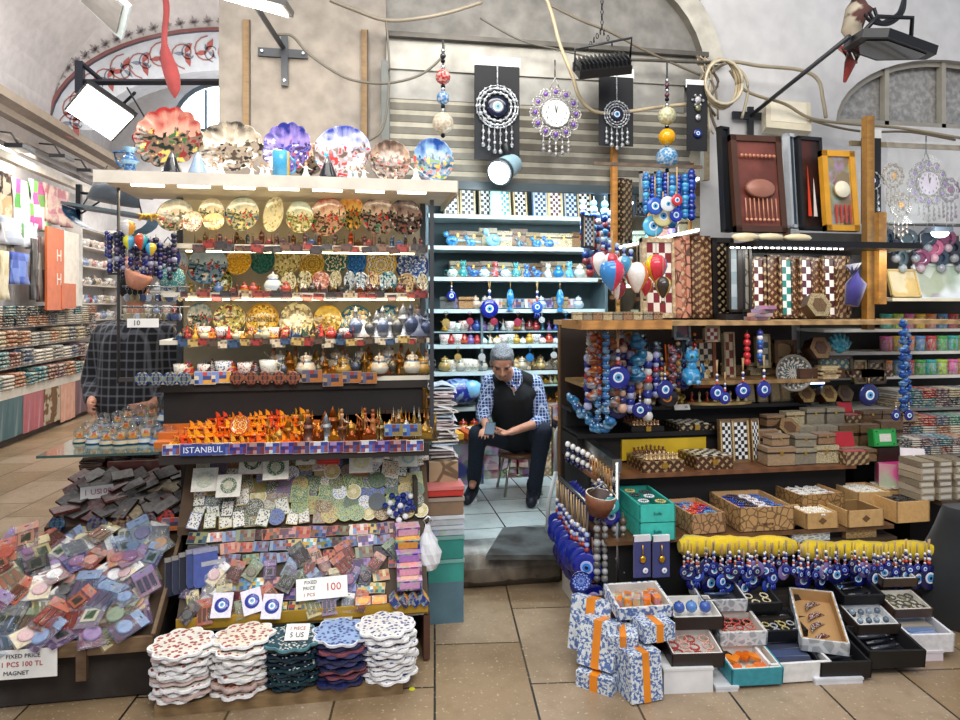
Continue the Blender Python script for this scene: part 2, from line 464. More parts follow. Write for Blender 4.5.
for k in range(28):
 p0,p1=arc(.0,k),arc(.0,k+1)
 q0,q1=(p0[0]*1.0,7.2),(p1[0],7.2)
 g.quad((p0[0],YE,p0[1]),(q0[0],YE,q0[1]),(q1[0],YE,q1[1]),(p1[0],YE,p1[1]),'dedad8')
struct('wall_transverse',g,'plaster_clean')
g=G()
for k in range(28):
 p0,p1=arc(-.6,k),arc(-.6,k+1);q0,q1=arc(.0,k),arc(0,k+1);r0,r1=arc(.05,k),arc(.05,k+1)
 g.quad((p0[0],YE+.02,p0[1]),(q0[0],YE+.02,q0[1]),(q1[0],YE+.02,q1[1]),(p1[0],YE+.02,p1[1]),'d6dbe2')
 g.quad((q0[0],YE-.05,q0[1]),(r0[0],YE-.05,r0[1]),(r1[0],YE-.05,r1[1]),(q1[0],YE-.05,q1[1]),'8a5a58')
 g.quad((q0[0],YE-.05,q0[1]),(q1[0],YE-.05,q1[1]),(q1[0],YE+.02,q1[1]),(q0[0],YE+.02,q0[1]),'4c4250')
 g.quad((p0[0],YE+.02,p0[1]),(p1[0],YE+.02,p1[1]),(p1[0],YE+.5,p1[1]),(p0[0],YE+.5,p0[1]),'c8ced8')
struct('trim_arch_band',g,'plaster_clean')
g=G()
def pt(r,f):
 a_=pi-pi*f
 return Vector((XC+(HWD+r)*cos(a_),YE+.01,4.34+(1.62+r)*sin(a_)))
def leaf(c,ang,l,wd,col):
 u=Vector((cos(ang),0,sin(ang)));v=Vector((-sin(ang),0,cos(ang)))
 P=[c+u*l*t+v*wd*s_ for t,s_ in((0,0),(.25,.8),(.55,1),(1,0),(.55,-.7),(.25,-.5))]
 g.face([g.vv(p)for p in P],col)
def swirl(c,r0,a0,turn,wd,col):
 last=None
 for i in range(12):
  a_=a0+turn*i/11;r=r0*(1-.06*i)
  p=c+Vector((r*cos(a_),0,r*sin(a_)));q=c+Vector(((r-wd)*cos(a_),0,(r-wd)*sin(a_)))
  if last:g.quad(last[0],p,q,last[1],col)
  last=(p,q)
nS=22
for i in range(nS):
 f=(i+.5)/nS;c=pt(-.3,f);up=1 if i%2 else-1
 swirl(c,.25,pi*up*.5,5.0*up,.022,'a8706a')
 swirl(c+Vector((.08,0,0)),.17,-pi*.5*up,-4.2*up,.018,'7a7e8e')
 leaf(c,1.2*up,.22,.05,'b0605a');leaf(c,1.2*up+2.2,.2,.045,'b0605a');leaf(c,1.2*up-1.9,.17,.035,'8a90a0')
 leaf(c,1.2*up+.7,.12,.03,'6d7486')
tag(g.build('trim_arch_scrollwork','matte'),kind='structure')
g=G()
for i in range(44):
 f=(i+.5)/44
 a_=pi-pi*f;c=pt(.13,f)+Vector((0,-.03,0));s_=.13
 for t in range(5):
  leaf(c,a_+(t-2)*.62,s_*(1 if t==2 else .72),.026,'a8a0a0')
 leaf(c,a_+pi,.06,.02,'a8a0a0')
tag(g.build('trim_arch_leaves','matte'),kind='structure')
YH=14.
g=G();g.box((XC,YH+.1,3.2),(5.8,.2,6.6),'d8d6d6');struct('wall_hall_end',g,'plaster_clean')
win=thing('window_2',None,None,tuple(atY(221,130,YH-.06)));win['kind']='structure'
g=G();r_=atY(221,130,YH).x-XY(176,YH);h_=.82
g.face([g.vv((r_*cos(pi*k/16),0,h_*sin(pi*k/16)))for k in range(17)],'dff0ff')
g.build('window_pane','lamp_cool',win)
g=G()
for k in range(16):
 a0,a1=pi*k/16,pi*(k+1)/16
 g.quad((r_*cos(a0),-.03,h_*sin(a0)),(r_*1.1*cos(a0),-.03,h_*1.1*sin(a0)),(r_*1.1*cos(a1),-.03,h_*1.1*sin(a1)),(r_*cos(a1),-.03,h_*sin(a1)),'6f7d88')
for fx in(.33,-.33):g.box((fx*r_*1.0,-.02,h_*.45),(.04,.04,h_*.9),'6f8a99')
g.box((0,-.03,-.02),(2.2*r_,.06,.05),'6f7d88')
g.build('window_frame','matte',win)
hc=atY(104,2,9.3)
g=G();g.box((0,0,0),(.66,.8,.04),'c5d2d0');g.box((0,0,-.03),(.52,.66,.03),'85817c')
struct('window_3',g,'satin',hc,(radians(-14),radians(42),radians(14)))
area('vault_fill',(-3.9,7.6,4.1),(-1.9,9.0,6.8),.2,4,90,(1,.97,.93))  # added upward fill that brightens vault and arch; no fixture on the cornice
area('vault_fill',(-1.2,10.6,4.0),(-1.9,11.6,6.0),1.5,.2,40,(1,.97,.93))
area('hall_fill_overhead',(.6,-.6,4.6),(.8,4,.9),4.5,1.6,190,(1,.97,.93))  # added soft fill over the aisle, unseen and without a fixture
area('hall_fill_overhead',(.5,2.2,4.7),(.8,3.6,.5),4.2,.9,70,(1,.96,.9))
area('hall_fill_overhead',(-3.0,8.5,5.6),(-2.2,8.6,0),1.2,4,200,(1,.97,.94))  # same added fill for the hall behind, no fixture modelled
area('hall_fill_overhead',(-2.6,12.7,4.6),(-2.2,12.6,0),1.5,1.5,80,(1,.97,.94))
def hsh(x,z,s=0):
 v=sin(x*12.9898+z*78.233+s*37.7)*43758.5453
 return v-math.floor(v)
def vn(x,z,s=0):
 xi,zi=math.floor(x),math.floor(z);fx,fz=x-xi,z-zi
 a=hsh(xi,zi,s);b=hsh(xi+1,zi,s);c=hsh(xi,zi+1,s);d=hsh(xi+1,zi+1,s)
 return(a*(1-fx)+b*fx)*(1-fz)+(c*(1-fx)+d*fx)*fz
def scenic(top,mid,low,accs,rim=None,seed=0,sky=.15):
 """painted harbour view: clouds over a skyline with domes, boats and flowers below"""
 def p(x,z):
  r=sqrt(x*x+z*z)
  if rim and r>.9:return mix(rim,low,.3*hsh(x*9,z*9,seed))
  line=sky+.10*sin(x*7+seed)+(.16 if abs((x*3+seed)%1-.5)<.16 else 0)
  if z>line:
   n=vn(x*4,z*6,seed);c=mix(mid,top,min(1,max(0,(z-line)*1.3+(n-.5)*1.1)))
   return c
  n=vn(x*9,z*9,seed+3)
  if n>.62:return cm(accs[int(hsh(int(x*6),int(z*6),seed)*len(accs))])
  if n<.33:return mix(low,'000000',.55)
  return mix(low,mid,n*.6)
 return p
def iznik(bg,cols,petals=8,rim=None,seed=0):
 def p(x,z):
  r=sqrt(x*x+z*z);a=atan2(z,x)
  if rim and r>.86:return cm(rim)
  w_=.5+.5*cos(a*petals+(r*6 if seed%2 else 0));b=(r*4+w_*.9)%1.6
  if b<.45:return cm(cols[0])
  if b<.75 and len(cols)>1:return cm(cols[1])
  if b>1.35 and len(cols)>2:return cm(cols[2])
  return mix(bg,cols[0],.12*hsh(x*8,z*8,seed))
 return p
def speck(bg,cols,den=.4,seed=0,rim=None):
 def p(x,z):
  r=sqrt(x*x+z*z)
  if rim and r>.87:return cm(rim)
  n=hsh(round(x*9),round(z*9),seed)
  return cm(cols[int(n*97)%len(cols)])if n<den else jit(bg,.05)
 return p
def bowlprof(d):return lambda t:d*(t*t*t)
def plate(px,py,rpx,Y,paint,label,lean=-12,yaw=0,asp=1.,scal=0.,rings=9,n=30,mat='gloss',cat='plate',name='ceramic_plate',group=None,nsc=14):
 c=atY(px,py,Y);r=rpx*mp(px,Y)
 g=G();g.disc(r,paint,rings,n,bowlprof(r*.18),scal,nsc,.008,'d8cdb8',asp)
 return tag(g.build(name,mat,None,c,(radians(lean),0,radians(yaw)-YAW)),label,cat,group)
def mk_round_magnet():
 g=G();g.disc(.5,iznik('d8c4a0',['7d3a2a','3a3f6a','e0b050'],6),4,14,lambda t:0,0,1,.12,'4a3a30')
 return tag(g.build('round_magnet','satin'),None,'magnet')
def mk_magnet(cols):
 def f():
  g=G();n=5
  for i in range(n):
   for j in range(3):
    x0,x1,z0,z1=-.5+i/n,-.5+(i+1)/n,-.3+j*.2,-.1+j*.2
    g.quad((x0,-.02,z0),(x1,-.02,z0),(x1,-.02,z1),(x0,-.02,z1),R.choice(cols))
  g.box((0,.04,0),(1.04,.1,.66),'e7ddc8');return tag(g.build('souvenir_magnet','satin'),None,'magnet')
 return f
def mk_mosque(mat='brass',c='c9983e'):
 def f():
  g=G();g.box((0,0,.04),(.9,.6,.08),'5a4630');g.box((0,0,.17),(.5,.4,.2),c)
  g.at((0,0,.27));g.lathe([(.2,0),(.19,.08),(.13,.16),(.04,.21),(.01,.28)],10,c)
  for x in(-.17,.17):
   g.at((x,-.14,.25));g.lathe([(.08,0),(.06,.06),(.0,.09)],8,c)
  g.at()
  root=g.build('mosque_model',mat)
  for x in(-.36,.36):
   for y in(-.2,.2):
    m=G();m.at((x,y,.08));m.lathe([(.035,0),(.028,.5),(.045,.52),(.045,.56),(.022,.57),(.02,.72),(0,.86)],6,c)
    m.build('minaret',mat,root)
  return tag(root,None,'ornament')
 return f
def mk_dervish():
 g=G();g.lathe([(.2,0),(.2,.04),(.3,.06),(.14,.3),(.10,.5),(.13,.62),(.05,.68),(.08,.76),(.07,.85)],12,['5a4030','f4f0e8','f4f0e8','f0ece4','ece8e0','f0ece4','d8a888','d8a888'])
 root=g.build('dervish_figurine','satin')
 h=G();h.lathe([(.07,.83),(.05,1.0),(.02,1.01)],8,'a77e50');h.build('tall_hat','satin',root)
 a=G();a.tube([(-.32,0,.78),(-.1,0,.58),(.1,0,.58),(.32,0,.5)],.03,'f4f0e8',5);a.build('sleeve','satin',root)
 return tag(root,None,'figurine')
def mk_tower(mat='brass',c='b98d3a'):
 def f():
  g=G();g.lathe([(.26,0),(.26,.06),(.17,.08),(.16,.5),(.2,.52),(.2,.58),(.15,.6),(.15,.68)],10,c)
  root=g.build('tower_model',mat);h=G();h.lathe([(.16,.68),(.02,.96),(.0,1.0)],10,c);h.build('conical_roof',mat,root)
  return tag(root,None,'ornament')
 return f
def mk_lantern():
 g=G();g.lathe([(.22,0),(.14,.08),(.2,.16),(.24,.4),(.16,.56),(.07,.6),(.06,.78)],10,['6b6e74','a8aab0','5a6a8a','8a9aba','c0c2c6','77797e','b0b2b8'])
 root=g.build('ornate_bottle','silver');h=G();h.lathe([(.09,.78),(.05,.86),(.0,1.0)],8,'c8cacc');h.build('stopper','silver',root)
 for s in(-1,1):
  h=G();h.tube([(s*.08,0,.7),(s*.25,0,.62),(s*.26,0,.42),(s*.2,0,.36)],.022,'b0b2b8',5);h.build('handle','silver',root)
 return tag(root,None,'bottle')
def mk_pot(cols):
 def f():
  g=G();g.lathe([(.2,0),(.36,.12),(.42,.32),(.3,.55),(.2,.62),(.26,.72)],14,cols)
  root=g.build('small_jar','gloss');h=G();h.lathe([(.25,.72),(.2,.8),(.05,.84),(.05,.92),(0,.95)],10,cols[0]);h.build('lid','gloss',root)
  return tag(root,None,'jar')
 return f
def mk_cup():
 g=G();g.lathe([(.28,0),(.3,.02),(.4,.5),(.42,.78),(.38,.78),(.34,.1),(0,.08)],12,['ffffff','e8e2da','ffffff','dddddd','dddddd','cccccc'],capb=True,capt=False)
 root=g.build('tea_cup','ceramic_dots');h=G();h.tube([(.4,0,.68),(.58,0,.6),(.56,0,.3),(.38,0,.22)],.04,'ffffff',5);h.build('handle','gloss',root)
 return tag(root,None,'cup')
def mk_bowl(cols=('3b62b0','e8e6e0')):
 def f():
  g=G();g.lathe([(.18,0),(.2,.03),(.42,.22),(.5,.38),(.47,.38),(.38,.22),(0,.07)],16,lambda j,k:cm(cols[(k//2+j)%2]),capt=False)
  return tag(g.build('small_bowl','gloss'),None,'bowl')
 return f
def mk_globe():
 g=G();g.lathe([(.36,0),(.38,.05),(.30,.2),(.32,.24)],14,['3a78b0','d8d8d0','3a6ea8'])
 root=g.build('snow_globe','gloss')
 i=G();i.box((0,0,.32),(.3,.18,.14),'d9a032');i.box((-.1,0,.45),(.04,.04,.22),'e8dcc0');i.box((.1,0,.45),(.04,.04,.22),'e8dcc0');i.ball((0,0,.42),.09,'c85a3a',8,5)
 i.build('miniature_mosque','satin',root)
 d=G();d.ball((0,0,.52),.34,'dfeef2',14,10);d.build('glass_dome','glass',root)
 return tag(root,None,'snow globe')
def mk_boat(c1='f09040',c2='ffd860'):
 def f():
  g=G();sec=[]
  for i in range(9):
   t=-1+i/4;w_=.22*(1-t*t)+.01;z=.1*t*t
   sec.append([g.vv((t*.5,-w_,.2+z)),g.vv((t*.46,0,z)),g.vv((t*.5,w_,.2+z))])
  for i in range(8):
   for j in range(2):g.face((sec[i][j],sec[i+1][j],sec[i+1][j+1],sec[i][j+1]),c1,True)
   g.face((sec[i][0],sec[i][2],sec[i+1][2],sec[i+1][0]),c2)
  g.box((0,0,.27),(.36,.2,.14),c2)
  root=g.build('toy_boat','gloss')
  for x in(-.2,.12):
   s=G();s.cyl((x,0,.2),(x,0,.8),.014,n=5,col='8a5a20');s.build('mast','gloss',root)
   s=G();s.face([s.vv(p)for p in((x+.02,-.01,.36),(x+.22,-.06,.38),(x+.16,-.03,.6),(x+.02,-.01,.76))],c2)
   s.face([s.vv(p)for p in((x+.02,.01,.76),(x+.16,-.01,.6),(x+.22,-.04,.38),(x+.02,.01,.36))],c2);s.build('sail','gloss',root)
  return tag(root,None,'toy boat')
 return f
def mk_packet(cols,film=True):
 """souvenir on a printed card in a clear bag, lying flat: x across, y up the slope"""
 def f():
  g=G();g.box((0,0,.01),(.62,1,.02),R.choice(cols));g.box((0,.36,.025),(.64,.28,.012),'f2eee6');g.box((0,.40,.033),(.12,.04,.004),'222222')
  root=g.build('souvenir_packet','print_fine' if 0 else 'card_print')
  h=G()
  k=R.choice((0,1,2))
  c=R.choice(cols)
  if k==0:h.at((0,-.12,.03));h.lathe([(.24,0),(.24,.04),(.2,.07)],12,[c,mix(c,'ffffff',.4)])
  elif k==1:
   for i in range(3):h.box((-.18+i*.18,-.12,.05),(.12,.5,.06),jit(c,.3))
  else:h.box((0,-.12,.05),(.44,.48,.06),c,top=mix(c,'f6e6c0',.5));h.box((0,-.12,.085),(.26,.3,.02),jit(c,.4))
  h.at();h.build('souvenir','satin',root)
  if film:
   b=G();nx,ny=5,6;P=[]
   for j in range(ny+1):
    for i in range(nx+1):
     e=i in(0,nx)or j in(0,ny)
     P.append(b.vv((-.35+.7*i/nx,-.55+1.08*j/ny,(.012 if e else .10+R.uniform(-.025,.03)))))
   for j in range(ny):
    for i in range(nx):
     a_=j*(nx+1)+i;b.face((P[a_],P[a_+1],P[a_+nx+2],P[a_+nx+1]),'f4f6f8',False)
   b.build('clear_bag','film',root)
  return tag(root,None,'souvenir packet')
 return f
def scallop(n=8,r=.5,dp=.12,m=48):
 return[(r*(1-dp*(1-abs(cos(n*pi*k/m))))*cos(2*pi*k/m),r*(1-dp*(1-abs(cos(n*pi*k/m))))*sin(2*pi*k/m))for k in range(m)]
def mk_trivet(mat,c,rim='ece8dc'):
 def f():
  g=G();g.prism([(x*.93,y*.93)for x,y in scallop(9,.5,.17)],0,.012,'6a625a');g.prism(scallop(9,.5,.17),.012,.036,rim,rim);root=g.build('ceramic_trivet','satin')
  h=G();h.prism([(x*.93,y*.93)for x,y in scallop(9,.5,.17)],.036,.041,c);h.build('patterned_face',mat,root)
  return tag(root,None,'trivet')
 return f
def mk_coaster(kind,mat,c):
 def f():
  if kind=='sq':P=[(-.5,-.5),(.5,-.5),(.5,.5),(-.5,.5)]
  elif kind=='rd':P=[(.5*cos(2*pi*k/16),.5*sin(2*pi*k/16))for k in range(16)]
  else:P=[(-.36,-.5),(.36,-.5),(.36,.5),(-.36,.5)]
  g=G();g.prism(P,0,.06,'efe9da');root=g.build('ceramic_tile' if kind!='rd' else 'round_coaster','satin')
  h=G();h.prism([(x*.9,y*.9)for x,y in P],.06,.066,c);h.prism([(.2*cos(k*pi/4),.2*sin(k*pi/4))for k in range(8)],.066,.07,mix(c,'f0e0b0',.6));h.build('patterned_face',mat,root)
  return tag(root,None,'coaster' if kind=='rd' else 'tile')
 return f
def eyedisc(g,c,r,base='15228c',d=.25,nrm=-1):
 """nazar eye facing -Y"""
 x,y,z=c;old=g.m
 g.m=old@Matrix.Translation(c)@Euler((pi/2,0,0)).to_matrix().to_4x4()
 g.lathe([(r*.8,-r*d*.5),(r,0),(r*.9,r*d*.4),(r*.55,r*d*.55)],18,base)
 g.lathe([(r*.44,r*d*.55),(r*.41,r*d*.68)],16,['eef4fa'],capb=False)
 g.lathe([(r*.30,r*d*.68),(r*.26,r*d*.78)],14,['4aa0dc'],capb=False)
 g.lathe([(r*.13,r*d*.78),(r*.10,r*d*.88)],10,['0a0a14'],capb=False)
 g.m=old
def mk_eye(base='15228c',beads=3,cord='b08a58',cl=.6,big=.28,tassel=False):
 """hangs from the origin downward"""
 def f():
  g=G();g.tube([(-.03,0,0),(-.02,0,-cl*.5),(0,0,-cl)],.016,cord,5);g.tube([(.03,0,0),(.02,.01,-cl*.5),(0,0,-cl)],.016,cord,5)
  root=g.build('evil_eye_pendant','matte')
  z=-cl
  for i in range(beads):
   b=G();b.ball((0,0,z-.05),.055,['f4f2ee','16247e','e8e8f0','d24b3a'][i%4],8,6);b.build('bead','gloss',root);z-=.1
  e=G();eyedisc(e,(0,0,z-big),big,base);e.build('glass_eye','gloss',root)
  if tassel:
   t=G()
   for s in(-.1,0,.1):t.tube([(s*.6,0,z-2*big),(s,0,z-2*big-.2)],.03,'2a3aa0',5)
   t.build('tassel','gloss',root)
  return tag(root,None,'pendant')
 return f
def mk_keyring(c,c2):
 def f():
  g=G();g.tube([(.1*sin(a_*pi/6),0,-.1+.1*cos(a_*pi/6))for a_ in range(13)],.014,'c8cacc',5);g.tube([(0,0,-.2),(0,0,-.42)],.014,'c8cacc',5)
  root=g.build('keyring','silver');h=G();h.at((0,0,-.66),(pi/2,0,0),(1,1,1));h.lathe([(.22,-.04),(.24,0),(.22,.04)],12,[c,c2]);h.lathe([(.13,.045),(.12,.06)],10,c2);h.at()
  h.build('charm','gloss',root);return tag(root,None,'keyring')
 return f
def mk_box(mat,c,trim='3a2414',name='inlaid_box',cat='box'):
 def f():
  g=G();g.box((0,0,.3),(1,.7,.6),c);root=g.build(name,mat)
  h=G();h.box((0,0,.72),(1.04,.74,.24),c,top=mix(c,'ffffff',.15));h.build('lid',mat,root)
  t=G()
  for z in(.02,.58,.62):t.box((0,0,z),(1.05,.75,.03),trim)
  t.build('border_trim','satin',root)
  k=G();k.box((0,-.385,.6),(.12,.03,.16),'d8b050');k.build('clasp','metal',root)
  return tag(root,None,cat)
 return f
def mk_cat(c='3aa0d0'):
 def f():
  g=G();g.ball((0,0,.26),.26,c,12,8,(1.05,.85,1));g.ball((0,-.04,.52),.15,c,10,6,(1,.9,1.1));root=g.build('cat_figurine','blue_figure')
  h=G();h.ball((0,-.06,.78),.19,c,12,8,(1.1,.9,.95));h.build('head','blue_figure',root)
  for s in(-1,1):
   e=G();e.at((s*.12,-.05,.9));e.lathe([(.07,0),(.0,.16)],6,c);e.build('ear','blue_figure',root)
   e=G();e.ball((s*.08,-.22,.8),.045,'f2d860',8,5);e.ball((s*.08,-.255,.8),.02,'101010',6,4);e.build('eye','gloss',root)
   e=G();e.ball((s*.13,-.14,.08),.09,c,8,5,(1,1.2,.9));e.build('paw','blue_figure',root)
  e=G();e.tube([(.2,.1,.1),(.36,.05,.2),(.38,0,.42),(.3,-.02,.58)],[.06,.06,.05,.03],'b8c2c8',6);e.build('tail','blue_figure',root)
  return tag(root,None,'figurine')
 return f
def mk_hanging_figures(c='2c8cc8',n=5):
 """string of small plush or glass figures hanging from the origin, unit length 1"""
 def f():
  g=G();g.tube([(0,0,0),(0,0,-1)],.008,'b8a078',4);root=g.build('figure_garland','matte')
  for i in range(n):
   z=-(i+.8)/(n+.3);cc=jit(c,.25)
   f_=5.3/(n+.3);b=G();b.ball((0,0,z),.10*f_,cc,8,6,(1,.8,.7));b.ball((.04*f_*(1 if i%2 else-1),-.03*f_,z+.07*f_),.06*f_,cc,7,5);b.lathe([(.03*f_,z),(.12*f_,z+.01),(.03*f_,z+.03)],6,mix(cc,'ffffff',.2));b.ball((.02*f_,-.08*f_,z+.09*f_),.018*f_,'ffffff',5,4)
   b.build('bird_figure','blue_figure',root)
  return tag(root,None,'garland')
 return f
def mk_beads(cols,n=8,r=.06):
 def f():
  g=G();g.tube([(0,0,0),(0,0,-1)],.008,'6b5a44',4);root=g.build('bead_string','matte')
  for i in range(n):
   z=-.08-(i+.5)*(.9/n);b=G();b.ball((0,0,z),r*R.uniform(.8,1.15),cols[i%len(cols)],8,6);b.build('bead','gloss',root)
  return tag(root,None,'bead string')
 return f
def mk_folded(mat='fabric_print'):
 def f():
  g=G();n=5
  for i in range(n):
   z=.2*i+.1;g.tube([(-.5,-.35,z),(.5,-.35,z)],.09,'ffffff' if i%2 else 'e6e2dc',8);g.box((0,.05,z),(1,.8,.17),'ffffff' if i%2 else 'eae6e0')
  return tag(g.build('folded_scarf',mat),None,'scarf')
 return f
def mk_book():
 g=G();g.box((0,0,.06),(1,.8,.12),'ffffff',top='f4f0e8');g.box((0,0,.13),(.96,.78,.02),'e8e0d0');return tag(g.build('folded_textile','fabric_print'),None,'textile')
def mk_teapot():
 g=G();g.lathe([(.2,0),(.34,.1),(.36,.3),(.2,.48),(.14,.5)],12,'ffffff');root=g.build('small_teapot','ceramic_dots')
 h=G();h.lathe([(.15,.5),(.1,.58),(.03,.6),(.04,.68),(0,.7)],8,'ffffff');h.build('lid','gloss',root)
 h=G();h.tube([(.3,0,.2),(.48,0,.3),(.55,0,.5)],[.06,.045,.03],'ffffff',6);h.build('spout','gloss',root)
 h=G();h.tube([(-.3,0,.42),(-.52,0,.4),(-.5,0,.15),(-.33,0,.12)],.03,'ffffff',5);h.build('handle','gloss',root)
 return tag(root,None,'teapot')
class Slope:
 def __init__(s,Y0,z0,Y1,z1):s.a=(Y0,z0);s.b=(Y1,z1);s.ang=atan2(z1-z0,Y1-Y0);s.L=sqrt((Y1-Y0)**2+(z1-z0)**2)
 def p(s,x,t,h=0):
  return Vector((x,s.a[0]+(s.b[0]-s.a[0])*t-sin(s.ang)*h,s.a[1]+(s.b[1]-s.a[1])*t+cos(s.ang)*h))
 def rot(s,rz=0,wob=0):
  return(Matrix.Rotation(s.ang,3,'X')@Euler((R.uniform(-wob,wob),R.uniform(-wob,wob),rz)).to_matrix()).to_euler()
def sign(label,cat,loc,rot,w_,h_,lines,name='price_sign',card='f4f2ec',group=None):
 g=G();g.box((0,0,0),(w_,h_,.003),card);r=g.build(name,'matte',None,loc,rot);tag(r,label,cat,group)
 for txt,x,y,s_,col in lines:text(txt,s_*h_,(x*w_,y*h_,.0025),(0,0,0),col,r)
 return r
SX0,SX1=-1.0,.40
st=thing('market_stall','stepped souvenir stall with white posts and shelves in front of the plaster pier','stall',(0,0,0))
g=G();g.box((-.30,4.27,1.35),(1.36,.02,2.0),'cdbf9f');g.build('back_panel','matte',st)
for x in(SX1-.01,-.985):
 g=G();g.box((x,4.2,1.17),(.03,.03,2.3),'3e4247');g.build('post','satin',st)
g=G();g.box((.395,3.72,1.62),(.02,.02,1.28),'3a3d42');g.build('post','satin',st)
for z,y0 in((2.02,3.85),(1.765,3.83),(1.52,3.80),(1.32,3.78)):
 g=G();g.box((-.30,(y0+4.25)/2,z-.012),(1.38,4.25-y0,.024),'d9d2c0');g.build('shelf','satin',st)
g=G();g.box((-.3,3.95,1.15),(1.34,.3,.30),'1b1714');g.build('dark_riser','matte',st)
g=G();g.box((-.54,3.72,1.0),(1.82,.40,.012),'3a524c');g.build('glass_shelf','gloss',st)
g=G();g.box((-.25,4.0,.5),(1.28,.36,.96),'2a2521');g.build('counter_body','matte',st)
SL1=Slope(3.34,.275,3.60,.60);SL2=Slope(3.61,.62,3.82,.91)
for sl,x0,x1,c in((SL1,-.80,.34,'4c3e30'),(SL2,-.86,.37,'5a4430')):
 g=G();a_=sl.p(x0,0,-.004);b_=sl.p(x1,0,-.004);c_=sl.p(x1,1,-.004);d_=sl.p(x0,1,-.004)
 g.quad(a_,b_,c_,d_,c)
 lo_=Vector((0,0,-.04));g.quad(a_+lo_,d_+lo_,c_+lo_,b_+lo_,c);g.quad(a_,a_+lo_,b_+lo_,b_,c);g.quad(b_,b_+lo_,c_+lo_,c_,c);g.quad(d_,d_+lo_,a_+lo_,a_,c)
 g.build('sloping_board','matte',st)
g=G();g.box((-.23,3.32,.27),(1.13,.012,.05),'b8902c');g.box((-.23,3.33,.245),(1.13,.03,.014),'6b5220');g.build('yellow_edge_strip','satin',st)
g=G();g.box((-.23,3.50,.235),(1.13,.34,.02),'ddd8cc');g.build('white_board','matte',st)
for x in(-.78,.33):
 g=G();g.box((x,3.50,.12),(.03,.34,.22),'5a3a2c');g.build('side_board','wood',st)
g=G();g.box((-.24,3.6,.15),(1.2,.04,.3),'0f0d0c');g.box((.3,3.85,.4),(.02,.5,.8),'3a322a');g.build('dark_backing','matte',st)
g=G();g.box((-.31,3.27,.025),(1.02,.40,.05),'8d7350');g.build('plinth_board','wood',st)
ts=thing('display_shelf','long white top shelf with LED strips beneath, carrying seven big painted plates','shelf',(0,0,0))
g=G();g.box((-.36,3.94,2.325),(1.74,.66,.035),'ddd4c4');g.build('board','satin',ts)
g=G();g.box((-.36,3.605,2.315),(1.75,.014,.06),'e9dfce');g.build('front_edge','satin',ts)
g=G();g.box((.515,3.94,2.31),(.014,.66,.07),'b5a893');g.build('end_panel','satin',ts)
for i in range(7):
 g=G();g.box((-1.03+i*.22,3.74,2.30),(.15,.03,.012),'fff2d0');g.build('light_strip','lamp',ts)
area('strip_light',(-.45,3.76,2.29),(-.42,3.95,1.2),1.5,.1,6,(1,.86,.62))
area('strip_light',(-.3,3.78,1.735),(-.3,3.95,1.2),1.2,.05,2.5,(1,.86,.62))
for i,(xa,xb,z)in enumerate(((-.9,.33,1.990),(-.9,.33,1.735))):
 s_=thing('strip_lamp',f'slim warm strip lamp glowing under the {("upper", "middle")[i]} row of plates','lamp',(0,0,0))
 g=G();g.box(((xa+xb)/2,3.9,z+.004),(xb-xa,.025,.012),'d8d0c0');g.build('housing','satin',s_)
 g=G();g.box(((xa+xb)/2,3.9,z-.006),(xb-xa-.03,.016,.008),'ffe9b8');g.build('diffuser','lamp',s_)
TOPW='standing on the white top shelf'
SKYNSC=28
SKY=[(170,139,31,'b5302a','e8a890','2c3a20',['3f6a3a','902a20','e8c060'],'scalloped plate with red sky over dark mosque skyline',.08,0,1.1),(231,148,26,'3a3630','d8c8b0','6a5a48',['2a2420','e8dcc8','8a7868'],'scalloped plate with sepia and black skyline',.07,4,1.25),(288,149,26,'22287a','9a86c8','5a4a80',['c04030','e8e0f0','3a3a90'],'plate with deep blue and violet clouds',.07,-4,.95),(343,153,27,'3a4aa8','d8dcf0','8a6a58',['c8302a','c8302a','3aa0c8','e8e0d0'],'plate with cloudy blue sky above a red tram',.02,0,1.05),(390,162,22,'5a4638','c8a890','5a4436',['a83a30','2a2420','d8c0a0'],'brown toned plate with a street scene',.05,12,.92),(433,161,23,'174a9a','9ac0e8','3a5a70',['d8504a','5a8a3a','e0b850'],'bright blue plate with white swirl and flowers',.02,14,.88)]
for i,(px,py,r,a_,b_,c_,ac,lab,scl_,yw,asp)in enumerate(SKY):
 plate(px,py,r,3.98,scenic(a_,b_,c_,ac,seed=i*3.1),f'large {lab}, {TOPW}',-10,yw,asp,scl_,26,84)
plate(308,160,18,4.12,scenic('8a3a30','d8c0a8','3a3430',['7a4a3a','202020']),'plate half hidden behind violet and tram plates on the white top shelf',-10,0,1,.04)
g=G();g.lathe([(.5,0),(.5,1.7),(.46,1.75)],18,lambda j,k:cm(['4aa8d8','4aa8d8','3a90c8','e8c040','4aa8d8','e8e0d0','d05a3a'][(k//2*3+j)%7]))
o=g.build('painted_mug','gloss',None,atY(281,176,3.75),None,.088);tag(o,'tall sky blue mug with yellow flower, before the violet plate on top shelf','mug');o.location.z=2.343
h=G();h.tube([(.5,0,1.4),(.8,0,1.2),(.8,0,.6),(.5,0,.4)],.07,'4aa8d8',6);h.build('handle','gloss',o)
p=XY(130,3.8);g=G()
g.lathe([(.5,0),(.62,.1),(.3,.4),(.38,.8),(.55,1.0),(.3,1.3),(.2,1.5),(.42,1.8)],14,['3a70a8','6aa0c8','2a5a90','9ac0d8','3a70a8','2a5a90','8ab8d0'])
o=g.build('blue_vase','blue_figure',None,(p,3.8,2.343),None,.085);tag(o,'mottled blue vase at the hall end of the white top shelf','vase')
h=G();h.tube([(-.1,0,1.6),(-.9,0,1.5),(-.7,0,.9),(-.35,0,.6)],.1,'3a70a8',6);h.build('handle','blue_figure',o)
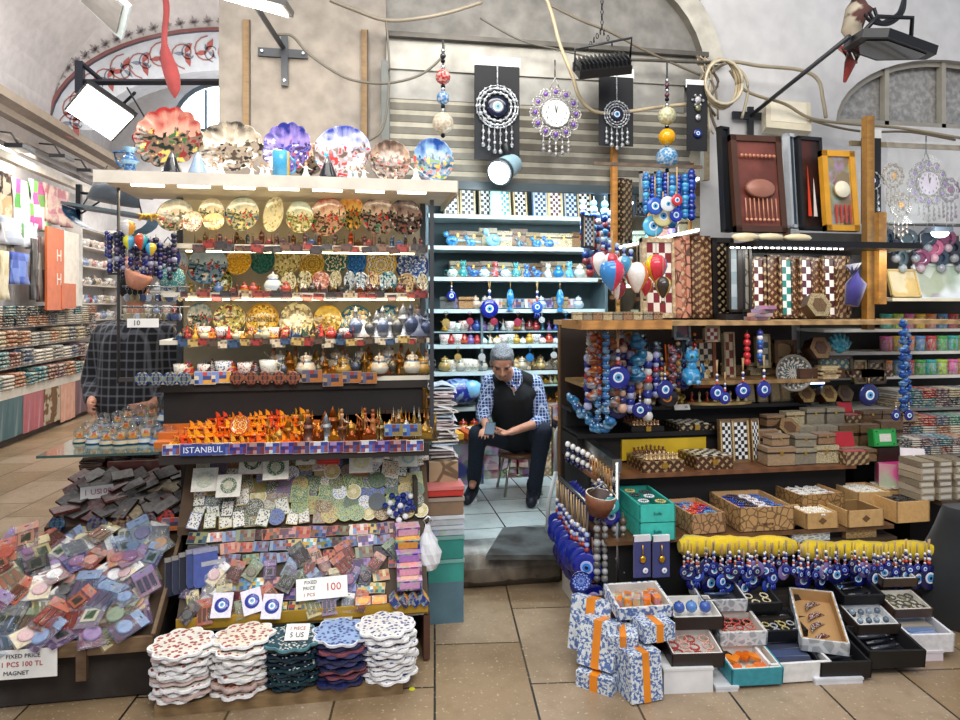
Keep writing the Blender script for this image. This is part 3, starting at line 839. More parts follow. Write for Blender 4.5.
for i,(px,c)in enumerate(((172,'16181c'),(198,'9ab0c8'),(328,'1a1c20'))):
 g=G();g.lathe([(.5,0),(.42,.2),(.2,.8),(.06,1.1),(0,1.15)],14,[c,c,mix(c,'ffffff',.1),c]);o=g.build('cone_figurine','gloss',None,(XY(px,3.7),3.7,2.343),None,.11)
 h=G();h.lathe([(.515,.0),(.50,.07)],14,'e4e4e0',capt=False);h.build('white_hem','gloss',o)
 tag(o,['black cone shaped dervish before the red skyline plate','pale blue cone ornament between red and sepia plates on top shelf','black cone ornament before the tram plate'][i],'figurine')
wc=[214,221,252,262,268,306,350,356,364,416]
for i,px in enumerate(wc):
 K.use('dervish',mk_dervish,(XY(px,3.68),3.68,2.343),(0,0,R.uniform(-.6,.6)),R.uniform(.07,.12),f'small white dervish figurine, {od(i)} from the pier side end of the top shelf' if 0 else f'small white dervish, {od(i)} from the left among those on the top shelf')
def shelfplate(px,py,r,z,paint,lab,Y=4.05,**kw):
 return plate(px,py,r,Y,paint,lab,rings=15,n=48,**kw)
W1='on the shelf below the white top shelf'
A=[(176,216,17,1.1,0,scenic('7a8a88','d8c8a8','5a5a48',['e8e0d0','a83a30','303028']),'round plate with grey harbour view'),(193,222,11,.9,0,scenic('8a7a60','e8dcc0','6a4a38',['f0e8d8','c83a30','303028']),'small relief plate of white houses'),(212,214,16,.8,10,scenic('b8a888','e0d4b0','6a6a50',['e8e0c0','8a7048','4a4a38']),'tall grey rimmed plate with a city view'),(214,222,9,1.2,0,scenic('c8b078','e0cc98','9a7a48',['e8d8a8','c09040']),'tiny cream plate before the tall grey one'),(243,215,18,.95,0,scenic('9aa898','e8e0c0','7a7a50',['b83a30','3a5a70','e8d080']),'cream plate with the bridge view'),(275,215,19,.62,-18,speck('e8dfb4',['b8a060','d8cca0'],.25),'narrow cream oval plate'),(300,218,17,.8,10,scenic('b0c8c0','e8e4c0','a09048',['c83a30','5a8a4a','e8e0c0']),'cream plate with coloured trees and houses'),(328,218,20,1.0,-10,scenic('b04830','f0d0b0','8a5a40',['c83028','3a6a40','2a2a28']),'plate with a red sky and red tram'),(351,213,20,.62,18,scenic('d85a18','f0c060','3a4a28',['c83a20','1a2a18','e8a040']),'tilted oval plate in orange sunset colours'),(379,217,20,.9,10,scenic('6a2a28','e8d0b8','4a2a28',['c02a28','2a2a2a','3a7a60']),'plate with maroon clouds and a dark skyline'),(405,218,19,.9,14,scenic('282428','b89a90','2a2224',['d8d0c8','000000','8a4a40']),'dark plate with black and mauve clouds')]
for i,(px,py,r,asp,yw,pf,d)in enumerate(A):
 shelfplate(px,py,r,2.02,pf,f'{d}, {W1}',4.08 if r>12 else 3.98,yaw=yw,asp=asp)
W2='on the middle plate shelf'
B=[(180,268,17,.7,-20,scenic('8ac0c8','e8e4d0','c8804a',['e07a30','3a7a9a']),'tilted oval plate in pale blue and orange'),(208,266,19,1.1,0,scenic('9ab8c8','c8d8e0','4a7a9a',['c83a30','2a2a2a','e8e0c8']),'fish shaped blue plate with black fringe'),(222,282,14,.7,20,speck('8a8a38',['3a4a20','d8d080','202818'],.6,3),'olive green relief plate'),(239,262,14,.95,0,iznik('e0a818',['b87a10','f0d060'],10,seed=1),'golden yellow plate'),(263,261,14,.9,0,iznik('0f4a44',['1a6a60','0a3a38','2a8a78'],9),'dark green plate'),(287,262,16,.85,0,speck('d0c080',['9a8a48','e8dca8','6a5a30'],.5,5),'cream plate with gilded lettering'),(312,264,14,.95,0,iznik('b8902c',['8a6a18','e0c060'],12),'mustard yellow plate'),(336,262,14,.9,0,iznik('0f5a58',['e8e0c0','0a3a38','1a7a70'],7),'teal green plate with white lines'),(356,262,14,.75,12,iznik('1a62b0',['3a90d8','0a3a80'],6),'bright blue plate'),(381,265,17,.95,0,iznik('e0c878',['e8e4d0','b88a30','5a6a8a'],8,rim='d8b050'),'cream and yellow tulip plate'),(412,266,17,1.,8,iznik('2a5aa0',['e8ecf0','1a3a80','5a90c8'],9,rim='16306a'),'cobalt blue plate with white petals')]
for i,(px,py,r,asp,yw,pf,d)in enumerate(B):
 shelfplate(px,py,r,1.76,pf,f'{d}, {W2}',4.10,yaw=yw,asp=asp)
B2=[(289,282,10,.75,'d8c890',['7a6a38','f0e8c8']),(305,281,10.5,.72,'d8cc98',['5a4a30','a89050']),(321,281,9.5,.95,'c87a5a',['e8c0a8','8a3a28']),(336,280,9.5,.7,'c8b888',['8a7a48','e8e0c0']),(350,281,10,.6,'b8c0b8',['3a5a80','e8ecf0']),(361,282,10,.8,'a8b8b8',['2a4a58','e8ecf0']),(373,282,10.5,.65,'e0d4a8',['8a3a30','c8a050']),(388,282,10.5,.9,'d0d8d0',['1a4a58','3a8a98']),(407,283,10,1.,'b89a70',['5a4a30','e0c890']),(422,283,9.5,.6,'d8c8a0',['5a5a48','f0e8d0'])]
for i,(px,py,r,asp,c,cc)in enumerate(B2):
 plate(px,py,r,3.95,speck(c,cc,.5,i),f'small {["cream","cream oval","salmon pink","beige","pale blue","grey and teal","tan red-flowered","white and teal","brown ringed","ivory"][i]} plate, {od(i)} from left before the middle shelf plates',-8,R.uniform(-15,15),asp,name='small_plate',rings=7,n=22)
W3='on the lowest plate shelf'
C=[(200,317,14,.9,0,scenic('3a6a88','d8d8c8','2a4a38',['b83a30','e8e0d0']),'round plate with a blue green scene'),(230,319,15,1.1,0,speck('b8a858',['3a5a28','e8e0a0','7a2a20'],.55,2),'green and yellow relief plate'),(263,320,17,1.,0,iznik('e0b020',['7a5a08','f0d048'],14,rim='a87a10'),'bright yellow plate with city lettering'),(297,321,18,.97,0,speck('e0d8a8',['a89868','7a6a48'],.45,8),'cream plate crowded with fine calligraphy'),(328,320,15,.95,0,scenic('c89a20','e8c858','a8801a',['f0e0a0','6a4a10']),'golden plate with a mosque'),(356,321,16,1.,0,iznik('d8d8a0',['2a6a88','e8c050','1a4a68'],8,rim='2a6478'),'blue rimmed plate with yellow centre'),(389,321,16,1.,0,iznik('9ac0c8',['1a4a78','e8dca0','2a7a98'],7,rim='24506a'),'blue grey plate behind the silver bottles')]
for i,(px,py,r,asp,yw,pf,d)in enumerate(C):
 o=shelfplate(px,py,r,1.52,pf,f'{d}, {W3}',4.08,yaw=yw,asp=asp)
 if i==2:text('ISTANBUL',.038,(0,-.012,0),(pi/2,0,0),'3a2a08',o);text('TURKEY',.022,(0,-.012,-.04),(pi/2,0,0),'3a2a08',o)
def line(keymaker,px0,px1,n,Y,z,s0,s1,lab,cols=None,jx=2.,rz=.5,names=None):
 for i in range(n):
  px=px0+(px1-px0)*(i+.5)/n+R.uniform(-jx,jx)
  key,mk=keymaker[i%len(keymaker)]if i%5 else R.choice(keymaker)
  cn=R.choice(cols)if cols else(None,'')
  K.use(key,mk,(XY(px,Y),Y,z),(0,0,R.uniform(-rz,rz)),R.uniform(s0,s1),lab.format(c=cn[1],k=NM[key],o=od(i)).strip(),None,cn[0])
BTL=('boat',mk_boat())
NM=dict(mosq='mosque model',mosqs='silver mosque',tow='tower model',tows='silver tower',der='dervish figurine',lan='silver bottle',jar='jar',jar2='jar',cup='cup',tea='teapot',bowl='bowl',boat='toy boat',mag='souvenir magnet',globe='snow globe',box='inlaid box')
MQ=('mosq',mk_mosque());MS=('mosqs',mk_mosque('silver','c8cacc'));TW=('tow',mk_tower());TS=('tows',mk_tower('silver','b8bcc2'))
DV=('der',mk_dervish);LN=('lan',mk_lantern);JR=('jar',mk_pot(['e8e4da','c8d4dc','e8e4da','6a8ab0','e8e4da','e8e4da']));CP=('cup',mk_cup);TP=('tea',mk_teapot)
J2=('jar2',mk_pot(['b8382c','e8c060','b8382c','e8c060','903020','b8382c']))
DARK=[('6a3a30','dark red'),('4a3a34','dark brown'),('8a4a3a','russet'),('3a4048','charcoal')]
PAS=[('e8c0b0','pink'),('c8d8e8','pale blue'),('e8e0c8','cream'),('c84a3a','red'),('5a7ab0','blue'),('d8b060','yellow')]
line([MS,TW,MQ,TS],196,424,32,3.89,2.021,.055,.085,'{c} {k} in the first plate shelf\'s front row, {o} from the left',DARK+PAS[3:5])
line([JR,TW,MS,J2],178,300,14,3.88,1.766,.045,.075,'{c} {k} before the middle shelf plates, {o} from the left',PAS)
line([MQ,J2,TS,MS],300,424,17,3.86,1.766,.05,.075,'{c} {k} at the edge of the middle plate shelf, {o} from the left',DARK)
o=K.use('jar',JR[1],(XY(273,3.9),3.9,1.766),(0,0,0),.12,'tall white and blue jar in front of the dark green plate');
line([LN,DV,LN,TS],352,428,11,3.86,1.521,.13,.2,'{c} {k} in the dense cluster before the blue rimmed plates, {o} from the left',[('f0f0f4','grey'),('8a94b0','bluish'),('b8a88a','bronze')],1)
line([J2,DV,MS,CP],175,350,20,3.84,1.521,.05,.085,'{c} {k} before the lowest plates, {o} from the left',PAS)
line([DV,LN,TW,MQ,JR],272,432,22,3.82,1.321,.10,.14,'{c} {k} on the figurine shelf, {o} from the left',[('e8d8c0','ivory'),('c89a48','golden'),('8a8a8c','grey'),('a85a3a','copper')])
line([CP,J2,MS],178,272,13,3.82,1.321,.09,.12,'{c} {k} at the hall end of the figurine shelf, {o} from the left',PAS)
RM=mk_round_magnet
for i,px in enumerate([142,156,170,184]):
 K.use('rmag',RM,atY(px,379,3.70),(-.1,0,0),.072,f'blue round magnet with a mosque, {od(i)} from the left under the figurine shelf',None,'8ab0e8')
for i,px in enumerate([237,251,265,279,293]):
 K.use('rmag',RM,atY(px,378,3.75),(-.1,0,0),.074,f'brown round magnet with scalloped edge, {od(i)} from the left under the figurine shelf',None,'a06a5a')
SQ=mk_magnet(['7a90c8','c84a3a','e8d8b0','3a4a80','e0a040'])
for i,(px,py,s_)in enumerate([(205,378,.1),(221,377,.09),(312,376,.1),(333,380,.1),(352,377,.095),(368,378,.09)]):
 K.use('smag',SQ,atY(px,py,3.76),(-.1,0,0),s_,f'rectangular city magnet, {od(i)} from the left under the figurine shelf',None,None if i<2 else 'b89a88')
g=G();g.box((-.30,3.785,1.29),(1.36,.008,.07),'2a2420');g.build('magnet_rail','matte',st)
g=G();g.box((-1.0,3.725,1.33),(.32,.008,.02),'3a3430');g.build('magnet_rail','matte',st)
GS=1.007
gl=[(80,434,.06),(94,435,.07),(107,436,.065),(121,436,.07),(133,435,.07),(146,434,.08),(158,435,.075),(170,434,.07),(128,413,.07),(152,412,.08),(160,402,.09),(88,430,.07),(100,428,.075),(113,431,.07),(126,426,.08),(138,430,.08),(150,424,.085),(118,418,.07),(104,419,.065),(141,413,.08),(164,428,.07)]
for i,(px,py,s_)in enumerate(gl):
 p=atZ(px,py+8,GS);K.use('globe',mk_globe,p,(0,0,R.uniform(-.4,.4)),s_*1.5,f'small snow globe by the hall end of the glass shelf, {od(i)} in the crowd',None,R.choice(['ffffff','d8e8ff','ffe8c8']))
for i,(px,py,s_)in enumerate([(184,411,.125),(170,396,.14),(198,395,.16)]):
 p=atZ(px,428,GS);
 o=K.use('globe',mk_globe,atY(px,py+22,3.86+.03*i),(0,0,0),s_*1.25,['large snow globe with golden ships beside the orange boats','large snow globe behind the ships globe','biggest clear snow globe at the dark riser'][i]);o.location.z=max(GS,o.location.z)if i==0 else GS+.09
g=G();g.box((-.80,3.93,1.05),(.40,.16,.09),'2e3a40');g.build('small_riser','matte',st)
BT=mk_boat();bcols=[('f08a3a','orange'),('f8b848','amber'),('ffe070','yellow'),('e0542a','red orange'),('f8d088','pale orange')]
k_=0
for row,(Y,z,px0,px1,n)in enumerate(((3.57,GS,172,300,15),(3.65,GS+.03,178,302,14),(3.73,GS+.06,190,305,13),(3.80,GS+.09,215,310,9))):
 for i in range(n):
  c,cn=R.choice(bcols)
  K.use('boat',BT,(XY(px0+(px1-px0)*(i+.5)/n,Y),Y,z),(0,0,R.uniform(-1.2,1.2)),(lambda q:(q*1.15,q*1.15,q*.72))(R.uniform(.085,.12)),f'{cn} toy ship, {od(i)} from the left in row {["one", "two", "three", "four"][row]} of the boats','orange toy boats on the glass shelf',c)
for j in range(1,4):
 g=G();g.box((-.58,3.57+.08*j+.02,1.006+.03*j-.018),(.78,.1,.03),'c86a20');g.build('boat_step','matte',st)
PZ=[iznik('e07a1a',['c8341a','f0c040','f8e8a0'],8,rim='c8501a'),iznik('e0a81a',['3a6a3a','d84a1a','f0e0a0'],7,rim='c8601a')]
for i,(px,py,r)in enumerate([(222,404,12),(247,401,15),(240,425,10)]):
 plate(px,py,r,[3.88,3.9,3.58][i],PZ[i%2],['orange bowl standing at the back of the toy boats','large red and yellow bowl behind the toy boats','small orange dish among the front toy boats'][i],-15,0,cat='bowl',name='ceramic_bowl')
for i,(px,c,cn)in enumerate(((288,'f0d040','yellow'),(305,'e8d890','pale yellow'),(276,'e8a030','amber'))):
 K.use('boat',BT,(XY(px,3.9),3.9,1.13),(0,0,R.uniform(-.2,.2)),.27,f'large {cn} wooden boat on the step above the small orange boats',None,c)
g=G();g.box((-.12,3.88,1.06),(1.0,.16,.11),'7a6040');g.build('brass_step','matte',st)
line([MQ,TW,MS,TW,MQ],302,426,16,3.87,1.116,.16,.22,'{c} {k} on the step above the brass row, {o} from the left',[('e8b860','golden'),('d8d0c0','pale'),('c88a48','copper')])
line([MQ,MS,TW,DV],280,428,18,3.72,GS,.13,.17,'{c} {k} in the second brass row, {o} from the left',[('f0c060','golden'),('e8e0d0','pale'),('c07a48','copper')])
line([MQ,TW,MQ,TS],275,428,17,3.60,GS,.11,.15,'{c} {k} in the front brass row, {o} from the left',[('f0c868','golden'),('d8dce0','silvery'),('b86a40','copper')])
for i,px in enumerate([394,412]):
 p=atY(px,430,3.53);K.use('smag',SQ,p,(-.15,0,0),.09,f'upright blue magnet at the end of the brass row, {od(i)} of two',None,'9ab8d8')
g=G();g.box((-.28,3.522,.975),(1.28,.006,.065),'2a2420');g.build('hanging_rail','matte',st)
IM=mk_magnet(['34468c','5a70b8','c8ccd8','34468c','8a4a58'])
pxs=[171,190,208,222,238,255,271,287,303,319,335,351,367,383,399,415]
for i,px in enumerate(pxs):
 o=K.use('imag',IM,atY(px,450-(px-171)*.018,3.51),(-.06,0,R.uniform(-.05,.05)),R.uniform(.075,.09),f'{["blue city", "violet city", "rose city"][i % 3]} magnet, {od(i)} from the left below the glass shelf edge',None,[None,'c8a8d8','d8a8a0'][i%3])
s_=sign('blue cardboard sign reading Istanbul under the orange boats','sign',atY(203,450,3.50),(pi/2-.05,0,0),.20,.05,[('ISTANBUL',0,0,.8,'e8ecf4')],'shelf_sign','34468c')
for zi,(z,y0,px0,px1,cols,nm)in enumerate(((2.006,3.845,196,428,['5a3a34','3a3034','7a5a48','a03028','4a4a50'],'upper'),(1.750,3.825,180,428,['8a2a28','5a3a38','a04a3a','3a3438','c8b8a0'],'middle'),(1.505,3.795,178,428,['c8b070','5a4838','3a5a8a','a83a30','e0d8c8'],'lowest'))):
 for i in range(24):
  c=cols[(i*3+zi)%5];K.use('edgemag',mk_magnet(['f0e8d8','c8b8a0','e8d8c0','8a7868']),(XY(px0+(px1-px0)*(i+.5)/24+R.uniform(-2,2),y0),y0-.012,z+R.uniform(-.012,.012)),(-.1,R.uniform(-.1,.1),R.uniform(-.1,.1)),R.uniform(.045,.065),f'small dark magnet clipped to the {nm} plate shelf edge, {od(i)} from the left',None,c)
line([BTL,MS,DV,JR],176,350,22,3.815,1.521,.05,.08,'{c} {k} along the lowest plate shelf front, {o} from the left',[('d83a30','red'),('e8d8b0','cream'),('3a6a9a','blue'),('e8b040','amber')])
line([MS,JR,TW,DV],272,430,24,3.90,1.321,.13,.17,'{c} {k} at the back of the figurine shelf, {o} from the left',[('b8a890','taupe'),('c89a48','golden'),('e8e0d8','pearly')])
TV=[(187,12,'mosaic_red','f0ece0','ffffff','red and white',3.20),(243,12,'mosaic_red','f2ead8','ffffff','orange flowered',3.21),(295,11,'mosaic','1d4a5a','5a8a94','teal green',3.21),(342,11,'mosaic_blue','9ab4dc','dfe4ee','blue',3.21),(388,12,'mosaic_blue','e8e6e2','ffffff','white and navy',3.21)]
for si,(px,n,mt,c,rim,nm,Y)in enumerate(TV):
 X=XY(px,Y);ax,ay=R.uniform(-.0015,.0015),-.002
 for k in range(n):
  top=k==n-1
  col=None
  if si==2 and not top:col=R.choice(['4a6a7a','34506a','5a7a80'])
  if si==3 and not top:col=R.choice(['8a4a58','3a3a5a','a05a60','50507a'])if k>3 else R.choice(['3a3a60','a05a60'])
  if si in(0,1)and R.random()<.3:col='d8c0b8'
  lab=f'{nm} scalloped trivet, '+('topmost' if top else f'{od(k)} from the bottom')+f' of the {["first", "second", "third", "fourth", "last"][si]} stack on the plinth'
  K.use(f'trivet{si}',mk_trivet(mt,c,rim),(X+ax*k+R.uniform(-.011,.011),Y-.03+ay*k+R.uniform(-.011,.011),.053+k*.0185),(R.uniform(-.04,.04),R.uniform(-.04,.04),R.uniform(0,1)),(.268,.268,.42),lab,'scalloped trivets stacked under the counter',col)
sign('white card reading 1 piece 5 US on the teal trivets','sign',(XY(297,3.1),3.12,.285),(radians(35),0,-.1),.10,.075,[('1 PIECE',0,.2,.28,'9a3030'),('5 US',0,-.2,.42,'1c1c22')])
sign('small white card stuck on the board above the trivets','sign',(XY(338,3.3),3.31,.235),(radians(85),0,0),.13,.03,[('MADE IN TURKEY',0,0,.5,'8a2a2a')],'shelf_card')
PKC=['b02a2a','2a4a98','e8d8b0','3a5a3a','5a2a5a','c88820','1a2440','d8d4d0','8a2018','3a3a3e']
PKT=[(f'pk{i}',mk_packet([PKC[(i*3)%10],PKC[(i*3+1)%10],PKC[(i*3+2)%10]]))for i in range(8)]
MG=[(f'mg{i}',mk_magnet(c))for i,c in enumerate((['7a90c8','c84a3a','e8d8b0','3a4a80'],['e8e0d0','d8a0a0','8a9ac0','c86a4a'],['3a6a8a','7ac0c8','e8e8e0','d8b050'],['6a4a6a','a080b0','e0d0e0','4a4a90']))]
CN=[('ffffff','multicoloured'),('e0a898','rosy'),('98b0d8','bluish'),('e8dcb0','creamy'),('d07860','reddish'),('98a890','greenish'),('a890c0','lilac'),('686868','dark')]
rows1=[(.06,12,0),(.20,13,1),(.34,13,0),(.48,13,1),(.62,14,0),(.76,15,2),(.90,16,2)]
RN=['front','second','third','fourth','fifth','sixth','back']
for ri,(t,n,kind)in enumerate(rows1):
 x1=.14 if ri<3 else .31
 for i in range(n):
  x=-.78+(x1+.78)*(i+.5)/n+R.uniform(-.012,.012)
  c,cn=R.choice(CN)
  if kind<2 and R.random()<(.6 if kind==0 else .75):
   key,mk=R.choice(PKT);s_=R.uniform(.085,.115);nm='bagged souvenir'
   K.use(key,mk,SL1.p(x,t,.012+R.uniform(0,.02)),SL1.rot(R.uniform(-.7,.7),.12),s_,f'{cn} {nm}, {od(i)} from the left in the {RN[ri]} row of the lower slope',None,c)
  else:
   key,mk=R.choice(MG);s_=R.uniform(.07,.09)
   o=K.use(key,mk,SL1.p(x,t,.012),(SL1.ang-pi/2+R.uniform(.0,.5)if 0 else R.uniform(-.9,-.6),0,R.uniform(-.3,.3)),s_,f'{cn} city magnet, {od(i)} from the left in the {RN[ri]} row of the lower slope',None,c)
ER=[(-.60,.1),(-.47,.12),(-.38,.05)]
def mk_eyecard():
 g=G();g.box((0,0,.02),(.8,1,.04),'e8e4ee');root=g.build('evil_eye_card','matte')
 h=G();h.at((0,0,.05),(-pi/2,0,0));eyedisc(h,(0,0,0),.30,'2a3a9a');h.at();h.build('glass_eye','gloss',root);return tag(root,None,'magnet')
for i,(x,t)in enumerate(ER):
 K.use('eyecard',mk_eyecard,SL1.p(x,t,.05),SL1.rot(R.uniform(-.3,.3)),.11,f'white card with round evil eye, {od(i)} of three at the yellow edge')
sign('white card reading fixed price 1 pcs 100 on the lower slope','sign',atY(322,588,3.36),(radians(50),0,.08),.235,.10,[('FIXED',-.22,.3,.22,'2a2a34'),('PRICE',-.25,.03,.22,'2a2a34'),('1 PCS',-.25,-.27,.22,'9a2a2a'),('100',.22,.0,.5,'b82a2a')])
sign('slanting white card reading 1 US on the wallets','sign',atY(97,492,3.88),(radians(60),0,.35),.15,.065,[('1 US',-.15,0,.6,'a84a6a'),('100',.25,0,.6,'a84a6a')])
def mk_carton(c,c2):
 def f():
  g=G();g.box((0,0,.2),(1,.55,.4),c,top=c2);root=g.build('souvenir_carton','print_big');h=G();h.box((0,-.28,.2),(.8,.01,.26),c2);h.box((0,0,.403),(.7,.3,.006),mix(c2,'f0d060',.5));h.build('printed_label','satin',root);return tag(root,None,'box')
 return f
CT=[('ct0',mk_carton('5a4a90','d8a0c8')),('ct1',mk_carton('2a3a80','e09a40')),('ct2',mk_carton('8a5a9a','e8d0e0')),('ct3',mk_carton('c8b48a','6a4a30'))]
for i in range(5):
 key,mk=CT[[0,2,0,1,2][i]];K.use(key,mk,SL1.p(.25,.18+.155*i,.02),(.15,0,R.uniform(-.08,.08)),.12,f'purple sweet carton, {od(i)} from the yellow edge in the pile by the passage',None,['ffffff','ffc8d8','c8c8ff','ffffff','e8c8e0'][i])
for i in range(4):
 key,mk=CT[1];K.use(key,mk,SL1.p(.165+.045*i,.03,.01),(.9,0,pi/2),.085,f'upright blue and orange carton, {od(i)} from the left at the yellow edge',None,['ffffff','ffd8a0','d0d0ff','ffffff'][i])
for i in range(2):
 K.use('disco',mk_carton('3a2a8a','f08a30'),SL1.p(.03+.075*i,.05,.012),(.9,0,0),.07,f'orange sunburst bag on purple, {od(i)} beside the upright cartons')
TL=[('t0',mk_coaster('sq','mosaic','7a9a58')),('t1',mk_coaster('rc','ceramic_dots','4a5a9a')),('t2',mk_coaster('rd','mosaic_blue','e8ecf0')),('t3',mk_coaster('rd','mosaic','c0b060')),('t4',mk_coaster('sq','mosaic_red','e8dcc0')),('t5',mk_coaster('rc','print_fine','e0d8c0'))]
CN2=[('ffffff','white patterned'),('b8c888','pale green'),('7888b8','blue grey'),('d8c070','yellowish'),('b09880','beige'),('788a58','olive'),('505a48','dark green')]
for ri,(t,n)in enumerate(((.05,18),(.20,17),(.36,17),(.52,17),(.68,16),(.83,16))):
 for i in range(n):
  x=-.80+1.15*(i+.5)/n+R.uniform(-.01,.01);c,cn=R.choice(CN2)
  if ri<3 and i>9:key,mk=TL[2 if R.random()<.7 else 3]
  elif i<4 and ri<4:key,mk=TL[R.choice((0,1,1))]
  else:key,mk=R.choice(TL)
  nm={'t2':'round coaster','t3':'round coaster'}.get(key,'ceramic tile')
  K.use(key,mk,SL2.p(x,t,.008+R.uniform(0,.012)),SL2.rot(R.uniform(-.25,.25),.06),R.uniform(.075,.092),f'{cn} {nm}, {od(i)} from the left in the {RN[ri]} row of the upper slope',None,c)
def mk_giftset(c,c2):
 def f():
  g=G();g.box((0,0,.03),(1,1,.06),c,top='ece8d8');root=g.build('gift_box','satin')
  h=G();h.prism([(.34*cos(k*pi/8),.34*sin(k*pi/8))for k in range(16)],.06,.1,c2);h.prism([(.2*cos(k*pi/8),.2*sin(k*pi/8))for k in range(16)],.1,.13,mix(c2,'e8e0c0',.6));h.build('bracelet_coil','mosaic',root)
  return tag(root,None,'box')
 return f
for i,(px,py,Y,s_,c,c2,d)in enumerate(((253,462,3.70,.13,'a83a30','3a4a30','red rimmed box with dark green coil'),(276,468,3.66,.125,'b84838','4a6a4a','red framed white box with green coil'),(205,480,3.66,.12,'b84a34','c8d0b8','red framed box with pale coil'),(229,486,3.62,.115,'8a3a2a','5a6a40','brown framed box with olive coil'),(361,462,3.70,.12,'c86a48','e0d8a0','open cream box with red edge'),(306,456,3.74,.10,'6a4a30','4a5a28','box of dark olive beads'),(408,458,3.72,.10,'3a7a78','9ac0b8','small teal framed tile box'))):
 K.use(f'gift{i}',mk_giftset(c,c2),atY(px,py,Y),(1.0,0,R.uniform(-.1,.1)),s_,f'{d} propped at the top of the upper slope')
g=G()
for i in range(4):g.tube([(-.5,-.2,.08+.12*i),(.5,-.2,.08+.12*i)],.07,'c83a30',8);g.box((0,.1,.08+.12*i),(1,.6,.11),jit('c83a30',.1))
tag(g.build('folded_cloth','fabric',None,atY(329,464,3.72),(0,0,-.1),.11),'bright red folded cloth on the upper slope','cloth')
g=G();g.box((0,0,.2),(1,.6,.4),'e6e0c0');tag(g.build('cream_box','matte',None,atY(331,455,3.78),(0,0,.1),.11),'cream box behind the red folded cloth','box')
def mk_roll():
 g=G();g.at((0,0,.16),(0,pi/2,0));g.lathe([(.16,-.5),(.16,.5)],12,lambda j,k:cm('3a4a80' if k%3==0 else 'e8e4d8'));g.at();return tag(g.build('rolled_cloth','ceramic_dots'),None,'cloth')
for i in range(7):
 K.use('roll',mk_roll,SL2.p(.10+.04*i,.80+.05*(i%3),.02),(0,0,R.uniform(-.7,.7)),.085,f'navy and white rolled cloth, {od(i)} from the left on top of the upper slope')
def mk_vasebunch():
 g=G()
 for i in range(18):
  a_=i*2.4;r=.12*sqrt(i)*.9;g.ball((r*cos(a_),r*sin(a_),.1+R.uniform(0,.1)),.10,R.choice(['1c2c78','f0f0f2','1c2c78','2a3c90']),7,5)
 return tag(g.build('bead_bracelet_heap','gloss'),None,'beads')
o=mk_vasebunch();o.location=SL2.p(.22,.1,.01);o.rotation_euler=SL2.rot();o.scale=(.17,)*3;o['label']='heap of navy and white bead bracelets on the upper slope';o['kind']='stuff'
SL0=Slope(3.22,.26,3.76,.57)
tr=thing('display_tray','wide wooden tray full of bagged souvenirs beside the stepped counter','tray',(0,0,0))
x0,x1=-1.72,-.86
g=G();a_=SL0.p(x0,0,-.02);b_=SL0.p(x1,0,-.02);c_=SL0.p(x1,1,-.02);d_=SL0.p(x0,1,-.02);g.quad(a_,b_,c_,d_,'4a3828')
for p_,q_ in((a_,b_),(b_,c_),(c_,d_),(d_,a_)):
 pass
g.build('tray_bottom','matte',tr)
g=G();g.box(((x0+x1)/2,3.205,.25),(x1-x0,.02,.06),'7a6248');g.build('front_rail','wood',tr)
for x in(x0,x1):
 g=G()
 P0=[SL0.p(x-.008,0,-.03),SL0.p(x-.008,1,-.03),SL0.p(x-.008,1,.035),SL0.p(x-.008,0,.035)];P1=[p+Vector((.016,0,0))for p in P0]
 g.quad(*P0,'6a5440');g.quad(*P1[::-1],'6a5440')
 for k in range(4):g.quad(P0[k],P0[(k+1)%4],P1[(k+1)%4],P1[k],'7a6248')
 g.build('side_rail','wood',tr)
g=G();g.box(((x0+x1)/2,3.5,.12),(x1-x0-.04,.5,.22),'2e251e');g.build('base_box','concrete',tr)
g=G();g.box((-1.14,3.2,.19),(.04,.03,.14),'6a5440');g.build('batten','wood',tr)
for ri in range(8):
 n=9
 for i in range(n):
  x=x0+.05+(x1-x0-.1)*(i+.5)/n+R.uniform(-.02,.02);t=.06+ri*.122
  key,mk=R.choice(PKT);c,cn=R.choice(CN)
  K.use(key,mk,SL0.p(x,t,.02+R.uniform(0,.035)),SL0.rot(R.uniform(-1.1,.9),.22),R.uniform(.12,.165),f'{cn} bagged souvenir, {od(i)} from the left in the {(RN[:6] + ["seventh", "rearmost"])[ri]} row of the wooden tray',None,c)
sign('white card reading fixed price 1 pcs 100 TL magnet on tray front','sign',atY(22,664,3.185),(pi/2,0,-.02),.27,.12,[('FIXED PRICE',.02,.28,.2,'2a3038'),('1 PCS 100 TL',.0,0,.24,'a83238'),('MAGNET',-.08,-.3,.2,'2a3038')])
sign('long white card reading US propped at the back of the tray','sign',atY(84,556,3.7),(radians(58),0,.75),.20,.05,[('10 US',.3,0,.7,'2a2a34')])
def mk_pouch(c):
 def f():
  g=G();g.prism([(-.3,-1),(.3,-1),(.34,-.9),(.3,0),(-.3,0),(-.34,-.9)],-.05,.05,c)
  root=g.build('fabric_pouch','fabric');h=G();h.prism([(-.32,-.12),(.32,-.12),(.32,0),(-.32,0)],-.06,.06,mix(c,'d8d0c0',.35));h.build('zip_band','satin',root);return tag(root,None,'pouch')
 return f
for i,(px,py,c,cn)in enumerate(((177,556,'1a1e30','black'),(184,554,'2a3048','navy'),(191,551,'1a1e30','black'),(198,548,'3a4a80','blue'),(205,548,'4a5aa0','bright blue'),(213,560,'8a90a8','grey'))):
 K.use('pouch'+c,mk_pouch(c),atY(px,py,3.46),(pi/2-.25,0,.4),.17,f'{cn} fabric pouch, {od(i)} from the left between tray and lower slope')
lt=thing('low_table','dark low table with sloped front carrying wallets at the hall end','table',(0,0,0))
SL3=Slope(3.78,.60,4.08,.76)
g=G();g.box((-1.12,4.05,.3),(.78,.55,.58),'2a211c');g.build('table_body','matte',lt)
